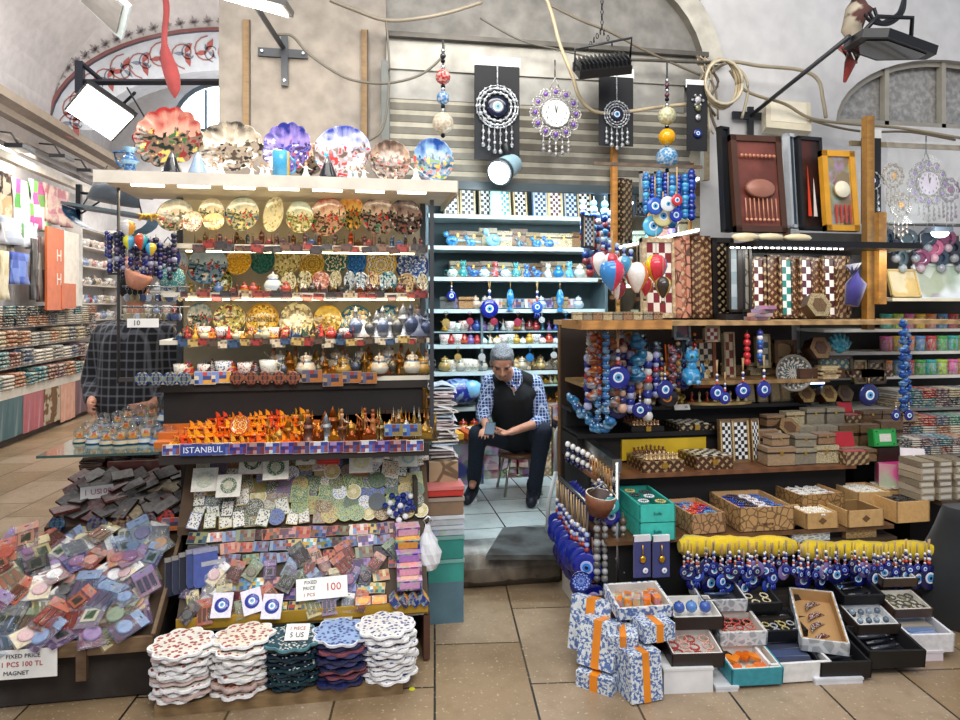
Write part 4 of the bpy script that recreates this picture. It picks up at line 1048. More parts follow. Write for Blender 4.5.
g=G();a_=SL3.p(-1.52,0,0);b_=SL3.p(-.73,0,0);c_=SL3.p(-.73,1,0);d_=SL3.p(-1.46,1,0);g.quad(a_,b_,c_,d_,'5a4030');dn=Vector((0,0,-.03));g.quad(a_+dn,d_+dn,c_+dn,b_+dn,'3a2a20');g.quad(a_,a_+dn,b_+dn,b_,'3a2a20');g.quad(d_,d_+dn,a_+dn,a_,'3a2a20');g.build('sloping_board','matte',lt)
g=G();g.box((-1.08,4.25,.75),(.76,.34,.02),'4a2a22');g.build('table_top','matte',lt)
g=G();g.box((-1.02,4.09,.80),(.62,.015,.10),'6a3028');g.build('leather_front','print_big',lt)
def mk_wallet(c):
 def f():
  g=G();g.box((0,0,.05),(1,.7,.1),c);g.box((0,0,.11),(.96,.66,.02),mix(c,'ffffff',.12));root=g.build('leather_wallet','leather');h=G();h.box((0,-.34,.06),(.9,.02,.02),'c8b090');h.build('stitching','satin',root);return tag(root,None,'wallet')
 return f
WC=[('35201a','brown'),('1c1310','black brown'),('442618','chestnut'),('4a3a26','khaki')]
for st_i,(px,n,Y)in enumerate(((98,7,4.28),(122,9,4.26),(147,10,4.24),(172,8,4.22),(195,6,4.18))):
 for k in range(n):
  c,cn=WC[(k*3+st_i)%4]
  K.use('wal'+c,mk_wallet(c),(XY(px,Y)+R.uniform(-.02,.02),Y+R.uniform(-.02,.01),.762+k*.0155),(0,R.uniform(-.06,.06),R.uniform(-.3,.3)),.135,f'{cn} wallet, {"topmost" if k == n-1 else od(k) + " from the bottom"} in the {od(st_i)} pile from the hall side')
WK=[('wfan',mk_wallet('a08a60')),('wfan2',mk_wallet('2a1a12')),('wfan3',mk_wallet('5a241c'))]
for ri in range(4):
 for i in range(10):
  key,mk=WK[R.choice((0,1,1,2,1))]
  nm={'wfan':'tan','wfan2':'dark brown','wfan3':'reddish'}[key]
  K.use(key,mk,SL3.p(-1.44+.07*i+R.uniform(-.01,.01),.15+ri*.24,.03+R.uniform(0,.03)),SL3.rot(R.uniform(.4,1.2),.3),R.uniform(.10,.125),f'{nm} leather case, {od(i)} from the left in the {RN[ri]} row of the leather slope')
for i,(px,py,s_,c,nm)in enumerate(((57,524,.075,'3a78c8','blue bottle cap magnet'),(97,526,.10,'6a78b8','round blue magnet with white ship'),(122,525,.10,'9a8a78','round grey magnet'),(147,522,.10,'7a6a88','round violet magnet'),(166,518,.085,'c83a38','round red magnet'),(190,528,.075,'8ab0a8','round green magnet'),(205,527,.08,'9a9088','round taupe magnet'))):
 K.use('rmag',RM,atY(px,py,3.74 if i else 3.76),(-.25,0,0),s_,f'{nm} in the row before the leather slope',None,c)
K.use('smag',SQ,atY(172,524,3.73),(-.2,0,0),.095,'rectangular Istanbul magnet in the row before the leather slope',None,'e8a890')
g=G();g.box((.47,3.98,.42),(.16,.34,.84),'b8a488',front='a89070');g.build('side_crate','card_net',st)
papers=['e8e0e0','d8c8c8','e8e8ec','c8d8e8','f0e8d8','e0e0e4','d8d0c8']
for k in range(18):
 g=G()
 P=[];
 for j in range(4):
  for i in range(5):P.append(g.vv((-.5+i/4,-.5+j/3,R.uniform(.0,.22)if 0<i<4 else R.uniform(-.25,.05))))
 for j in range(3):
  for i in range(4):q=j*5+i;g.face((P[q],P[q+1],P[q+6],P[q+5]),jit(papers[k%7],.06))
 g.box((0,0,-.06),(.96,.96,.1),papers[k%7])
 tag(g.build('wrapping_paper','matte',None,(.47+R.uniform(-.012,.012),3.97+R.uniform(-.02,.02),.86+k*.0225),(0,0,R.uniform(-.25,.25)),(.16,.24,.085)),f'{["pinkish", "grey", "white", "bluish", "cream", "pale grey", "beige"][k % 7]} wrapping paper bundle, {od(k)} from the bottom of the pile by the passage','paper')
for i,(z,c,cn,mt,h_)in enumerate(((.22,'3a9a90','teal','satin',.12),(.345,'2f8a80','dark teal','satin',.12),(.47,'b8c4cc','newspaper','print_fine',.05),(.525,'c8ccd0','grey newspaper','print_fine',.05),(.58,'8a7058','brown cardboard','matte',.09),(.68,'c83a30','red','satin',.05))):
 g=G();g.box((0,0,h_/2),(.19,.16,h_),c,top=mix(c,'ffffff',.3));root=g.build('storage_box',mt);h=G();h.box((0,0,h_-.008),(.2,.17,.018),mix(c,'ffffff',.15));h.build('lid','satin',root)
 root.location=(.47,3.79,z-.0);tag(root,f'{cn} box in the column of boxes beside the passage step','box')
g=G();g.box((.47,3.79,.11),(.19,.16,.22),'5a7a88');g.build('side_crate','satin',st)
g=G();n=14;rings=[]
for j,(r,z)in enumerate(((.012,0),(.02,-.04),(.05,-.09),(.065,-.14),(.06,-.19),(.035,-.225),(.005,-.235))):
 rings.append([g.vv((r*(1+R.uniform(-.2,.2))*cos(2*pi*k/n),r*.8*(1+R.uniform(-.2,.2))*sin(2*pi*k/n),z))for k in range(n)])
for j in range(6):
 for k in range(n):g.face((rings[j][k],rings[j+1][k],rings[j+1][(k+1)%n],rings[j][(k+1)%n]),'eef0f2',False)
o=g.build('plastic_bag','satin',None,atY(428,524,3.5));tag(o,'crumpled white plastic bag hanging at the passage corner of counter','bag')
for s_ in(-1,1):
 h=G();h.tube([(s_*.005,0,-.02),(s_*.02,0,.02),(0,0,.04)],.004,'eef0f2',4);h.build('bag_handle','satin',o)
g=G();g.tube([(-1.25,3.85,1.86),(-.9,3.85,1.86)],.006,'3a3a3e',5);g.tube([(-1.2,3.85,1.62),(-.9,3.85,1.62)],.006,'3a3a3e',5);g.tube([(-1.2,3.85,2.30),(-1.2,3.85,1.3)],.008,'3a3a3e',5);g.build('hanging_rail','satin',st)
def mk_balloon(cols,n=10):
 def f():
  g=G();g.lathe([(.06,0),(.12,.08),(.30,.32),(.40,.58),(.36,.82),(.2,.97),(0,1.02)],16,lambda j,k:cm(cols[(k*len(cols)//16)%len(cols)]if len(cols)>2 else cols[(k//2)%len(cols)]))
  root=g.build('hot_air_balloon','gloss');h=G();h.box((0,0,-.2),(.13,.13,.12),'6a4a28');h.build('basket','wood',root)
  h=G()
  for s_ in((-1,-1),(1,-1),(1,1),(-1,1)):h.tube([(.05*s_[0],.05*s_[1],0),(.055*s_[0],.055*s_[1],-.15)],.008,'3a3028',4)
  h.build('rigging_rope','matte',root);return tag(root,None,'balloon ornament')
 return f
for i,(px,py,h_,cols,d)in enumerate(((128,238,.12,['e8e4e0','7a8ac0','e8e4e0','e0a040'],'white and blue'),(129,250,.10,['e8d030','3a9a50','e8e040','58a8d8'],'green and yellow'),(141,250,.11,['e8d030','3a9a50','e05030','38a0b0'],'lime and red'),(151,256,.09,['4a90d8','e8e8e8','48b0e0','e0c040'],'sky blue striped'))):
 K.use(f'lbal{i}',mk_balloon(cols),atY(px,py,3.78),(0,0,R.uniform(0,1)),h_*.75,f'small {d} balloon ornament hanging at the hall end of the stall')
for i in range(16):
 c,cn=R.choice([('16206a','navy'),('2a3a90','blue'),('1a1e3a','dark'),('3a2a5a','violet')])
 K.use('beads'+c,mk_beads([c,'2a2a48',c,'5a4a6a',c,'9a9ab0',c],8,.075),atY(106+4.6*i+R.uniform(-2,2),232+R.uniform(-8,12),3.82+R.uniform(-.05,.05)),(0,0,R.uniform(0,3)),R.uniform(.14,.22),f'{cn} bead string, {od(i)} from the left in the cluster at the hall end')
g=G()
for i in range(26):
 a_=i*2.4;r_=.1*sqrt(i);g.tube([(0,0,0),(r_*cos(a_)*.6,r_*sin(a_)*.3,.12),(r_*cos(a_),r_*sin(a_)*.5,.05+R.uniform(-.2,.15))],[.05,.05,.015],jit('d8a838',.2),5)
o=g.build('golden_tassel','satin',None,atY(149,218,3.8),None,.13);tag(o,'golden tassel star hanging above the small balloons','ornament')
g=G();g.lathe([(.12,-.5),(.3,-.42),(.5,0),(.48,.1),(.4,.12),(.38,0)],16,lambda j,k:jit('c88a70',.15),capt=False);o=g.build('clay_pot','noise_pot' if 0 else 'matte',None,atY(139,276,3.8),(0,.35,0),.14)
h=G();h.tube([(-.45,0,.1),(-.3,0,.6),(0,0,.9),(.3,0,.6),(.45,0,.1)],.02,'5a4a3a',5);h.build('hanging_rope','matte',o);tag(o,'terracotta pot tilted at the hall end of the shelves','pot')
KR=[mk_keyring('6a7484','9aa0a8'),mk_keyring('4a5262','8a8064'),mk_keyring('7a7e86','2a3658')]
for r_ in range(2):
 for i in range(11):
  k=R.randrange(3);K.use(f'kr{k}',KR[k],atY(127+5.3*i,287+19*r_,3.84),(0,0,R.uniform(-1.2,1.2)),.085,f'metal keyring, {od(i)} from the left in the {["upper", "lower"][r_]} row below the clay pot')
g=G();g.tube([(XY(122,3.85),3.85,1.795),(XY(190,3.85),3.85,1.795)],.005,'8a8a8e',5);g.tube([(XY(122,3.85),3.85,1.69),(XY(190,3.85),3.85,1.69)],.005,'8a8a8e',5);g.build('keyring_rail','metal',st)
g=G();g.lathe([(0,-.5),(.5,-.35),(.55,0),(.45,.3),(0,.5)],14,'2a8a88',sy=.35);o=g.build('turquoise_starfish','mosaic',None,atY(172,277,3.86),(0,0,0),.12);tag(o,'turquoise patterned bag hanging beside the clay pot','bag');o.name='hanging_bag'
h=G();h.tube([(-.3,0,.4),(0,0,.9),(.3,0,.4)],.04,'1a6a68',5);h.build('strap','fabric',o)
g=G();g.lathe([(0,-.5),(.4,-.4),(.5,0),(.4,.35),(0,.5)],14,'1a2280',sy=.35);o=g.build('hanging_bag','fabric',None,atY(168,257,3.9),(0,0,0),.13);tag(o,'royal blue cloth bag hanging above the turquoise one','bag')
h=G();h.tube([(-.3,0,.4),(0,0,.8),(.3,0,.4)],.03,'10165a',5);h.build('strap','fabric',o)
sign('small cream card with digits on the keyring rail','sign',atY(143,323,3.80),(pi/2,0,0),.15,.045,[('10',-.2,0,.8,'3a3a3a')],'shelf_card')
material('p_skin',.5,base='cf977c',style='noise',scale=14,lo=.4,hi=.7,col2='a86450',k=.35)
material('p_hair',.8,base='8a8f96',style='noise',scale=90,lo=.4,hi=.6,col2='3f4248',k=.7,bump=.5)
material('p_shirt',.85,base='1f3674',style='plaid',scale=13,lo=.86,hi=.97,col2='c8d8f0',k=.75)
material('p_vest',.9,base='0e1116')
material('p_jeans',.9,base='151d2c',style='noise',scale=70,lo=.4,hi=.7,col2='25324a',k=.4)
material('p_shoe',.6,base='0f1626')
material('p_coat',.95,base='1c1d22',style='plaid',scale=5.5,lo=.80,hi=.99,col2='82848c',k=.42)
material('p_dark',.9,base='101114')
def capsule(g,p,q,r1,r2,n=14,sq=1.):
 p=Vector(p);q=Vector(q);d=q-p;L_=max(d.length,1e-5)
 old=g.m;g.m=old@Matrix.Translation(p)@d.to_track_quat('Z','Y').to_matrix().to_4x4()
 pr=[(r1*sin(a),-r1*cos(a))for a in(0.05,.5,1.0)]+[(r1,0),((r1+r2)/2,L_/2),(r2,L_)]+[(r2*cos(a),L_+r2*sin(a))for a in(.5,1.0,1.5)]
 g.lathe(pr,n,'888888',sy=sq);g.m=old
def remesh(o,vox,sm=6):
 m=o.modifiers.new('voxel','REMESH');m.mode='VOXEL';m.voxel_size=vox;m.use_smooth_shade=True
 m=o.modifiers.new('smooth','SMOOTH');m.iterations=sm;m.factor=.6
 return o
def hand(g,wrist,palm_dir,spread_dir,curl_dir,s=1.,curl=.9):
 """palm plus five separate fingers; directions are unit-ish vectors"""
 w=Vector(wrist);d=Vector(palm_dir).normalized();sp=Vector(spread_dir);sp=(sp-d*sp.dot(d)).normalized();cu=Vector(curl_dir);cu=(cu-d*cu.dot(d)-sp*cu.dot(sp)).normalized()
 for k in(-1,-.35,.35,1):
  capsule(g,w+sp*k*.014*s,w+d*.085*s+sp*k*.027*s,.017*s,.012*s,8)
 for i,(k,L_)in enumerate(((-1,.066),(-.35,.078),(.35,.072),(1,.056))):
  b=w+d*.088*s+sp*k*.030*s;a=b;L1=L_*s
  for j,(f,an)in enumerate(((.45,curl*.5),(.32,curl*1.1),(.23,curl*1.6))):
   e=a+(d*cos(an)+cu*sin(an)+sp*k*.06)*L1*f
   capsule(g,a,e,.0085*s-j*.0007,.0080*s-j*.0008,8);a=e
 a=w+sp*-1*.022*s+d*.02*s
 for j,(L_,v)in enumerate(((.045,d*.6-sp*.7+cu*.35),(.032,d*.85-sp*.2+cu*.5),(.026,d*.9+sp*.1+cu*.5))):
  e=a+v.normalized()*L_*s;capsule(g,a,e,.0115*s-j*.0012,.010*s-j*.0012,8);a=e
seat=atY(519,440,5.50);FZ=.2
def J(px,py,Y):return atY(px,py,Y)
hipL,hipR=J(508,437,5.48),J(534,437,5.46)
kneeR,kneeL=J(478,434,5.12),J(543,431,5.08)
ankR,ankL=J(474,475,5.36),J(534,488,5.20)
for a_ in(ankR,ankL):a_.z=max(a_.z,FZ+.09)
shR,shL=J(490,383,5.22),J(534,383,5.20)
elR,elL=J(483,416,5.14),J(543,421,5.14)
wrR,wrL=J(487,429,4.94),J(511,432,4.93)
neck=J(513,374,5.18);head=J(502,364,5.04)
man=thing('person','grey haired person in navy quilted vest and blue checked shirt, seated bent over a phone','person',(seat.x,seat.y,FZ))
off=Vector((seat.x,seat.y,FZ))
def MP():g=G();g.m=Matrix.Translation(-off);return g
g=MP()
pel=(hipL+hipR)/2;chest=(shR+shL)/2+Vector((0,.03,-.08))
capsule(g,pel+Vector((0,0,.02)),chest,.13,.14);capsule(g,shR,shL,.055,.055)
capsule(g,neck+Vector((0,.02,-.05)),head+Vector((.01,.03,-.03)),.06,.055)
hd=Vector((-.15,-.84,-.52)).normalized()
side=Vector((.98,-.17,0)).normalized();upv=side.cross(hd).normalized()
if upv.z<0:upv=-upv
def HP(a,b,c):return head+side*a+hd*b+upv*c
HB=Matrix((side,hd,upv)).transposed().to_4x4()
def hball(g,c,r,scl):
 old=g.m;g.m=old@Matrix.Translation(HP(*c))@HB;g.ball((0,0,0),r,'888888',16,12,scl);g.m=old
hball(g,(0,-.01,.035),.092,(.88,1.08,1.0))
hball(g,(0,.025,-.035),.068,(.92,1.0,1.15));hball(g,(0,.05,-.075),.036,(1.1,1.0,.8))
capsule(g,HP(0,.088,.02),HP(0,.108,-.022),.010,.014,8)
hball(g,(.013,.098,-.026),.009,(1,1,1));hball(g,(-.013,.098,-.026),.009,(1,1,1))
capsule(g,HP(-.04,.078,.034),HP(.04,.078,.034),.011,.011,8)
capsule(g,HP(-.021,.086,-.052),HP(.021,.086,-.052),.0075,.0075,6)
capsule(g,HP(-.016,.084,-.063),HP(.016,.084,-.063),.0065,.0065,6)
hball(g,(.048,.06,-.01),.024,(1,1,1.1));hball(g,(-.048,.06,-.01),.024,(1,1,1.1))
for s_ in(-1,1):hball(g,(s_*.082,-.01,-.002),.024,(.45,.8,1.3))
capsule(g,shR,elR,.045,.036);capsule(g,elR,wrR,.038,.025);capsule(g,shL,elL,.045,.038);capsule(g,elL,wrL,.040,.026)
phone=(wrR+wrL)/2+Vector((-.035,-.075,.0))
phone=J(490,431,4.86)
hand(g,wrR,phone+Vector((-.03,.02,.0))-wrR,(-.3,.9,0),(.6,0,-.5),1.0,.7)
hand(g,wrL,phone+Vector((.015,.0,-.035))-wrL,(.2,-.9,0),(-.2,0,1),1.0,.8)
for h_,k_,a_ in((hipL,kneeR,ankR),(hipR,kneeL,ankL)):
 capsule(g,h_,k_,.075,.055);capsule(g,k_,a_,.052,.035)
 capsule(g,a_+Vector((0,.02,-.04)),a_+Vector((-.03,-.10,-.055)),.032,.028)
body=g.build('body','p_skin',man);remesh(body,.0065,4)
g=MP();capsule(g,shR+Vector((.0,0,.0)),elR,.068,.058);capsule(g,elR+Vector((0,0,0)),elR.lerp(wrR,.30),.055,.046)
capsule(g,shL,elL,.070,.062);capsule(g,elL,elL.lerp(wrL,.25),.060,.050);capsule(g,neck+Vector((0,-.02,-.045)),neck+Vector((0,-.035,-.01)),.072,.066)
capsule(g,chest,pel+Vector((0,.0,.12)),.13,.12)
remesh(g.build('checked_shirt','p_shirt',man),.009,3)
g=MP();capsule(g,pel+Vector((-.05,-.03,.03)),chest+Vector((-.05,-.01,-.03)),.15,.145);capsule(g,pel+Vector((.05,-.03,.03)),chest+Vector((.05,-.01,-.03)),.15,.145)
capsule(g,shR+Vector((.015,0,-.005)),neck+Vector((-.06,.02,-.03)),.066,.060);capsule(g,shL+Vector((-.015,0,-.005)),neck+Vector((.06,.02,-.03)),.066,.060)
capsule(g,neck+Vector((-.055,.05,-.03)),neck+Vector((.055,.05,-.03)),.05,.05)
capsule(g,shL+Vector((-.03,-.02,-.08)),pel+Vector((.13,-.02,.10)),.07,.08);capsule(g,shR+Vector((.03,-.02,-.08)),pel+Vector((-.13,-.02,.10)),.07,.08)
vest=remesh(g.build('navy_vest','p_vest',man),.010,5)
g=MP();a0=chest+Vector((-.02,-.155,.04));g.tube([a0,a0.lerp(pel+Vector((-.03,-.20,.08)),.5)+Vector((0,-.012,0)),pel+Vector((-.03,-.185,.10))],.005,'c8ccd0',5);g.build('zip','metal',man)
g=MP();g.quad(*[neck+Vector(v)for v in((-.035,-.10,-.02),(-.005,-.125,-.075),(0,-.13,-.11),(-.03,-.12,-.07))],'3a56a8');g.quad(*[neck+Vector(v)for v in((.035,-.10,-.02),(.0,-.12,-.11),(.005,-.115,-.075),(.03,-.12,-.06))],'3a56a8');g.build('shirt_collar','plaid_blue',man)
g=MP()
for h_,k_,a_ in((hipL,kneeR,ankR),(hipR,kneeL,ankL)):
 capsule(g,h_,k_,.098,.074);capsule(g,k_,k_.lerp(a_,.5),.074,.062);capsule(g,k_.lerp(a_,.5),a_+Vector((0,0,-.035)),.062,.056)
capsule(g,hipL+Vector((-.02,0,.02)),hipR+Vector((.02,0,.02)),.125,.125)
remesh(g.build('dark_jeans','p_jeans',man),.011,5)
for a_,dx in((ankR,-.06),(ankL,-.05)):
 g=MP();b_=Vector((a_.x,a_.y,FZ+.045))
 capsule(g,b_+Vector((0,.05,.01)),b_+Vector((dx*1.3,-.17,-.005)),.048,.042);capsule(g,b_+Vector((0,.02,.05)),b_+Vector((dx*.3,-.04,.02)),.046,.045)
 sh_=remesh(g.build('shoe','p_shoe',man),.009,3)
 h=MP();d_=Vector((dx,-.2,0)).normalized();s2=Vector((-d_.y,d_.x,0));c0=b_+Vector((0,.05,0))
 P=[c0+d_*(t*.27-.03)+s2*w_ for t,w_ in((0,-.03),(.2,-.042),(.7,-.05),(.95,-.03),(1,0),(.95,.03),(.7,.05),(.2,.042),(0,.03))]
 h.prism([(p.x,p.y)for p in P],FZ+.001,FZ+.022,'d8dce0');h.build('white_sole','matte',sh_)
for a_ in(ankR,ankL):
 g=MP();capsule(g,a_+Vector((0,0,.03)),a_+Vector((0,0,-.05)),.060,.050);g.build('sock','p_vest',man)
g=MP()
hball(g,(0,-.025,.058),.096,(.93,1.05,.92));hball(g,(0,-.06,.0),.080,(1.0,.8,1.05));hball(g,(0,.03,.098),.052,(1.25,.9,.5))
for s_ in(-1,1):hball(g,(s_*.074,.005,.03),.028,(.5,1,1.2))
remesh(g.build('grey_hair','p_hair',man),.008,2)
for s_ in(-1,1):
 g=MP();g.tube([HP(s_*.018,.099,.036),HP(s_*.035,.098,.042),HP(s_*.054,.086,.036)],.0055,'4a4a4e',6);g.build('eyebrow','matte',man)
 g=MP();g.m=g.m@Matrix.Translation(HP(s_*.034,.0775,.014))@HB;g.ball((0,0,0),.013,'6a4a3c',10,6,(1.2,.8,.6));g.build('eye','satin',man)
g=MP();g.tube([HP(-.028,.090,-.040),HP(0,.099,-.036),HP(.028,.090,-.040)],.006,'8a8580',6);g.build('moustache','hair',man)
ph=thing('mobile_phone','dark mobile phone held in both hands of the seated person','phone',phone)
g=G();g.box((0,0,0),(.07,.14,.009),'101216');g.build('casing','satin',ph);g=G();g.box((0,0,.0052),(.062,.125,.001),'5a6878');g.build('screen','gloss',ph)
ph.rotation_euler=(radians(28),0,-.3);ph.location=phone+Vector((0,0,.015))
sx,sy_=seat.x,seat.y
stl=thing('stool','low stool with thin metal legs under the seated person','stool',(sx,sy_,FZ))
sz=min(hipL.z,hipR.z)-FZ-.125
g=G();g.at((0,0,sz-.03));g.lathe([(.15,0),(.17,.01),(.17,.03),(.14,.04)],20,'6b4a34');g.build('seat','satin',stl)
for ax,ay in((-1,-1),(1,-1),(1,1),(-1,1)):
 g=G();g.tube([(ax*.10,ay*.10,sz-.03),(ax*.15,ay*.15,0)],.011,'b8b0a4',8);g.build('leg','metal',stl)
g=G();g.tube([(.13*cos(k*pi/8),.13*sin(k*pi/8),.16)for k in range(17)],.007,'b8b0a4',6);g.build('ring_stretcher','metal',stl)
cx_,cy_=XY(137,5.0),5.0
p2=thing('person','person in black and grey plaid coat standing behind the stall, face hidden','person',(cx_,cy_,0),(0,0,-.25))
g=G()
for s_ in(-1,1):
 capsule(g,(s_*.10,0,.95),(s_*.12,0,.5),.085,.06);capsule(g,(s_*.12,0,.5),(s_*.12,.02,.09),.06,.042);capsule(g,(s_*.12,.03,.05),(s_*.13,-.14,.04),.04,.035)
 capsule(g,(s_*.19,0,1.50),(s_*.30,.03,1.20),.05,.042);capsule(g,(s_*.30,.03,1.20),(s_*.20,-.18,1.06),.042,.03)
 hand(g,(s_*.20,-.18,1.06),(-s_*.4,-.8,-.1),(0,.2,1),(-s_,0,0),1.,.8)
capsule(g,(0,0,1.0),(0,0,1.45),.14,.15);capsule(g,(-.17,0,1.52),(.17,0,1.52),.06,.06);capsule(g,(0,0,1.5),(0,-.02,1.68),.06,.055)
g.ball((0,-.02,1.80),.10,'888888',16,12,(.85,1.05,1.15));capsule(g,(0,.08,1.80),(0,.10,1.775),.012,.013,8)
for s_ in(-1,1):g.ball((s_*.085,-.02,1.79),.025,'888888',8,6,(.5,.8,1.3))
remesh(g.build('body','p_skin',p2),.009,4)
g=G();capsule(g,(-.07,0,1.02),(-.07,0,1.45),.19,.17);capsule(g,(.07,0,1.02),(.07,0,1.45),.19,.17);capsule(g,(-.18,0,1.50),(.18,0,1.50),.10,.10)
for s_ in(-1,1):capsule(g,(s_*.22,0,1.50),(s_*.33,.03,1.20),.085,.075);capsule(g,(s_*.33,.03,1.20),(s_*.23,-.12,1.08),.075,.055)
remesh(g.build('plaid_coat','p_coat',p2),.014,5)
g=G()
for s_ in(-1,1):capsule(g,(s_*.10,0,.95),(s_*.12,0,.5),.105,.08);capsule(g,(s_*.12,0,.5),(s_*.12,.02,.10),.08,.06)
remesh(g.build('dark_trousers','p_dark',p2),.014,4)
for s_ in(-1,1):g=G();capsule(g,(s_*.12,.06,.045),(s_*.13,-.15,.04),.045,.042);remesh(g.build('shoe','p_dark',p2),.01,2)
g=G();g.ball((0,-.035,1.83),.108,'888888',14,10,(.88,1.02,1.05));remesh(g.build('dark_hair','p_dark',p2),.012,2)
XC0=-4.15
tc_=thing('shop_counter','long white counter of the textile shop along the hall wall','counter',(0,0,0))
g=G();g.box((-4.33,9.3,.32),(.30,6.6,.64),'6a5a50');g.build('counter_body','matte',tc_)
g=G();g.box((-4.30,9.3,.63),(.40,6.8,.11),'e8e0d0');g.build('counter_top','satin',tc_)
for z,x in((.93,-4.30),(1.17,-4.34),(1.42,-4.38)):
 g=G();g.box((x-.02,9.3,z),(.30,6.4,.02),'e8e2d8');g.build('shelf','satin',tc_)
SC=[(-60,-12,'1f5a5e','dark teal'),(-12,19,'1f5a5e','teal'),(19,40,'b8525a','rose pink'),(40,57,'7a5a3c','golden brown'),(57,72,'e0a080','peach'),(72,90,'5e1c2c','maroon'),(90,104,'77694e','olive brown'),(104,114,'a83848','red')]
for i,(p0,p1,c,cn)in enumerate(SC):
 y0,y1=atX(p0,400,XC0).y,atX(p1,400,XC0).y
 g=G();n=6
 L0=R.uniform(.04,.12)
 for j in range(n):
  a,b=y0+(y1-y0)*j/n,y0+(y1-y0)*(j+1)/n-(.01 if j==n-1 else 0);w0,w1=.012*sin(j*2.1),.012*sin((j+1)*2.1)
  g.quad((XC0+.045+w0,a,L0),(XC0+.045+w1,b,L0),(XC0+.05,b,.572),(XC0+.05,a,.572),c)
  g.quad((XC0+.05,a,.572),(XC0+.05,b,.572),(XC0-.02,b,.572),(XC0-.02,a,.572),c)
  g.quad((XC0+.030+w0,a,L0),(XC0+.045+w0,a,L0),(XC0+.045+w1,b,L0),(XC0+.030+w1,b,L0),c)
 sc_o=g.build('hanging_scarf','fabric_print' if i in(3,6)else 'fabric');tag(sc_o,f'{cn} scarf hanging over the front of the textile counter','scarf')
FC=[('8a4a48','wine red'),('5a6a88','slate blue'),('c8b898','beige'),('7a5a6a','mauve'),('3a4858','dark blue'),('b87858','terracotta'),('a8a8a4','grey'),('4a8a98','turquoise'),('e0dcd4','off white')]
def mk_pile():
 g=G()
 for i in range(4):
  g.box((0,0,.11+.22*i),(1,1,.17),'ffffff' if i%2 else 'c8c0bc');g.tube([(.5,-.48,.11+.22*i),(.5,.48,.11+.22*i)],.085,'f0ece8',6)
 return tag(g.build('folded_textile','fabric_print'),None,'textile')
TZ=[(.685,-4.22),(.94,-4.27),(1.18,-4.31),(1.43,-4.35)]
for ri,(z,x)in enumerate(TZ):
 for lv in range(1 if ri<3 else 2):
  for i in range(17):
   y=7.2+5.2*(i+.5)/17;c,cn=R.choice(FC)
   K.use('ftx',mk_pile,(x+R.uniform(-.01,.02),y,z+lv*.13),(0,0,R.uniform(-.05,.05)),(.26,.26,R.uniform(.17,.24)if ri<3 else .15),f'{cn} folded textiles, {od(i)} from the near end on {["the counter top", "the lower wall shelf", "the middle wall shelf", "the upper wall shelf"][ri]}'+(', upper layer' if lv else ''),None,c)
g=G();g.box((-4.3,9.5,3.55),(.10,7.5,.10),'d8cfc0');g.box((-4.22,9.5,3.66),(.03,7.5,.05),'6a625c');tag(g.build('trim_valance','matte'),kind='structure')
g=G();g.box((-4.36,9.5,3.95),(.04,7.5,.16),'8a8078');tag(g.build('trim_rail','matte'),kind='structure')
for i,(px,py)in enumerate(((62,158),(88,172),(20,148))):
 p=atX(px,py,-4.05);r=thing('floodlight',f'dark floodlight on a bracket above the textile shop, {["nearer the cornice lamp", "further down the hall", "nearest the hall entrance"][i]}','lamp',p,(0,0,0))
 g=G();g.box((0,0,0),(.20,.34,.05),'26262a');g.build('housing','satin',r);g=G();g.box((0,0,-.028),(.17,.30,.006),'c8d0d8');g.build('lens','gloss',r);g=G();g.tube([(0,0,.02),(-.1,0,.18),(-.4,0,.2)],.014,'2a2a2e',6);g.build('bracket_arm','satin',r)
def drape(px0,py0,px1,py1,X,cols,mat,name,label,wav=.05,cat='scarf'):
 a=atX(px0,py0,X);b=atX(px1,py1,X);n,m=8,8;g=G();P=[]
 for j in range(m+1):
  for i in range(n+1):
   t=i/n;s_=j/m;y=a.y+(b.y-a.y)*t+.03*sin(5*s_+i);z=a.z+(b.z-a.z)*s_
   P.append(g.vv((X+wav*sin(i*2.2+s_*2)*(.3+s_),y,z)))
 for j in range(m):
  for i in range(n):
   q=j*(n+1)+i;g.face((P[q],P[q+1],P[q+n+2],P[q+n+1]),cols[int(hsh(i//2,j//2,px0)*len(cols))],True)
 o=g.build(name,mat);sl=o.modifiers.new('thickness','SOLIDIFY');sl.thickness=.012;return tag(o,label,cat)
drape(-8,168,12,262,-4.36,['3a2a24','6a4a38','c8a078'],'fabric_print','hanging_scarf','brown patterned scarf hanging highest at the near end of the textile shop')
drape(10,176,30,240,-4.34,['e8f0e0','6ab048','c84a90','e8e8e8','4a9a38'],'fabric','hanging_scarf','white scarf with green leaves and magenta flowers in the textile shop')
drape(28,178,46,232,-4.32,['e8f0e0','7ab858','d85aa0','f0f0f0'],'fabric','hanging_scarf','white and green floral scarf beside the pink lace',.07)
drape(42,182,69,228,-4.30,['c88a90','d8a8a8','b87880'],'fabric_print','hanging_scarf','pink lace scarf hanging above the orange towel',.06)
drape(-4,214,40,250,-4.28,['e8eaf0','c8d0dc','b8c0cc'],'fabric','hanging_scarf','white ruffled cloth hanging below the floral scarves',.09)
for i,(p0,p1,q0,q1,cols,d)in enumerate(((-2,8,250,300,['e8d8a8','f0e4c0'],'cream towel next to the blue circle towel'),(8,28,251,285,['3a5ab8','6a8ad8','2a4aa8'],'blue towel with circle pattern'),(30,36,238,300,['2a2624','4a4440'],'narrow black rolled scarf'),(37,45,236,302,['8a8078','c8c0b4','6a4a4a'],'grey speckled rolled scarf'))):
 drape(p0,q0,p1,q1,-4.2,cols,'fabric','hanging_towel',f'{d} hanging in the textile shop',.02,'towel')
a=atX(46,226,-4.1);b=atX(63,310,-4.1);y2=atX(78,270,-4.1).y
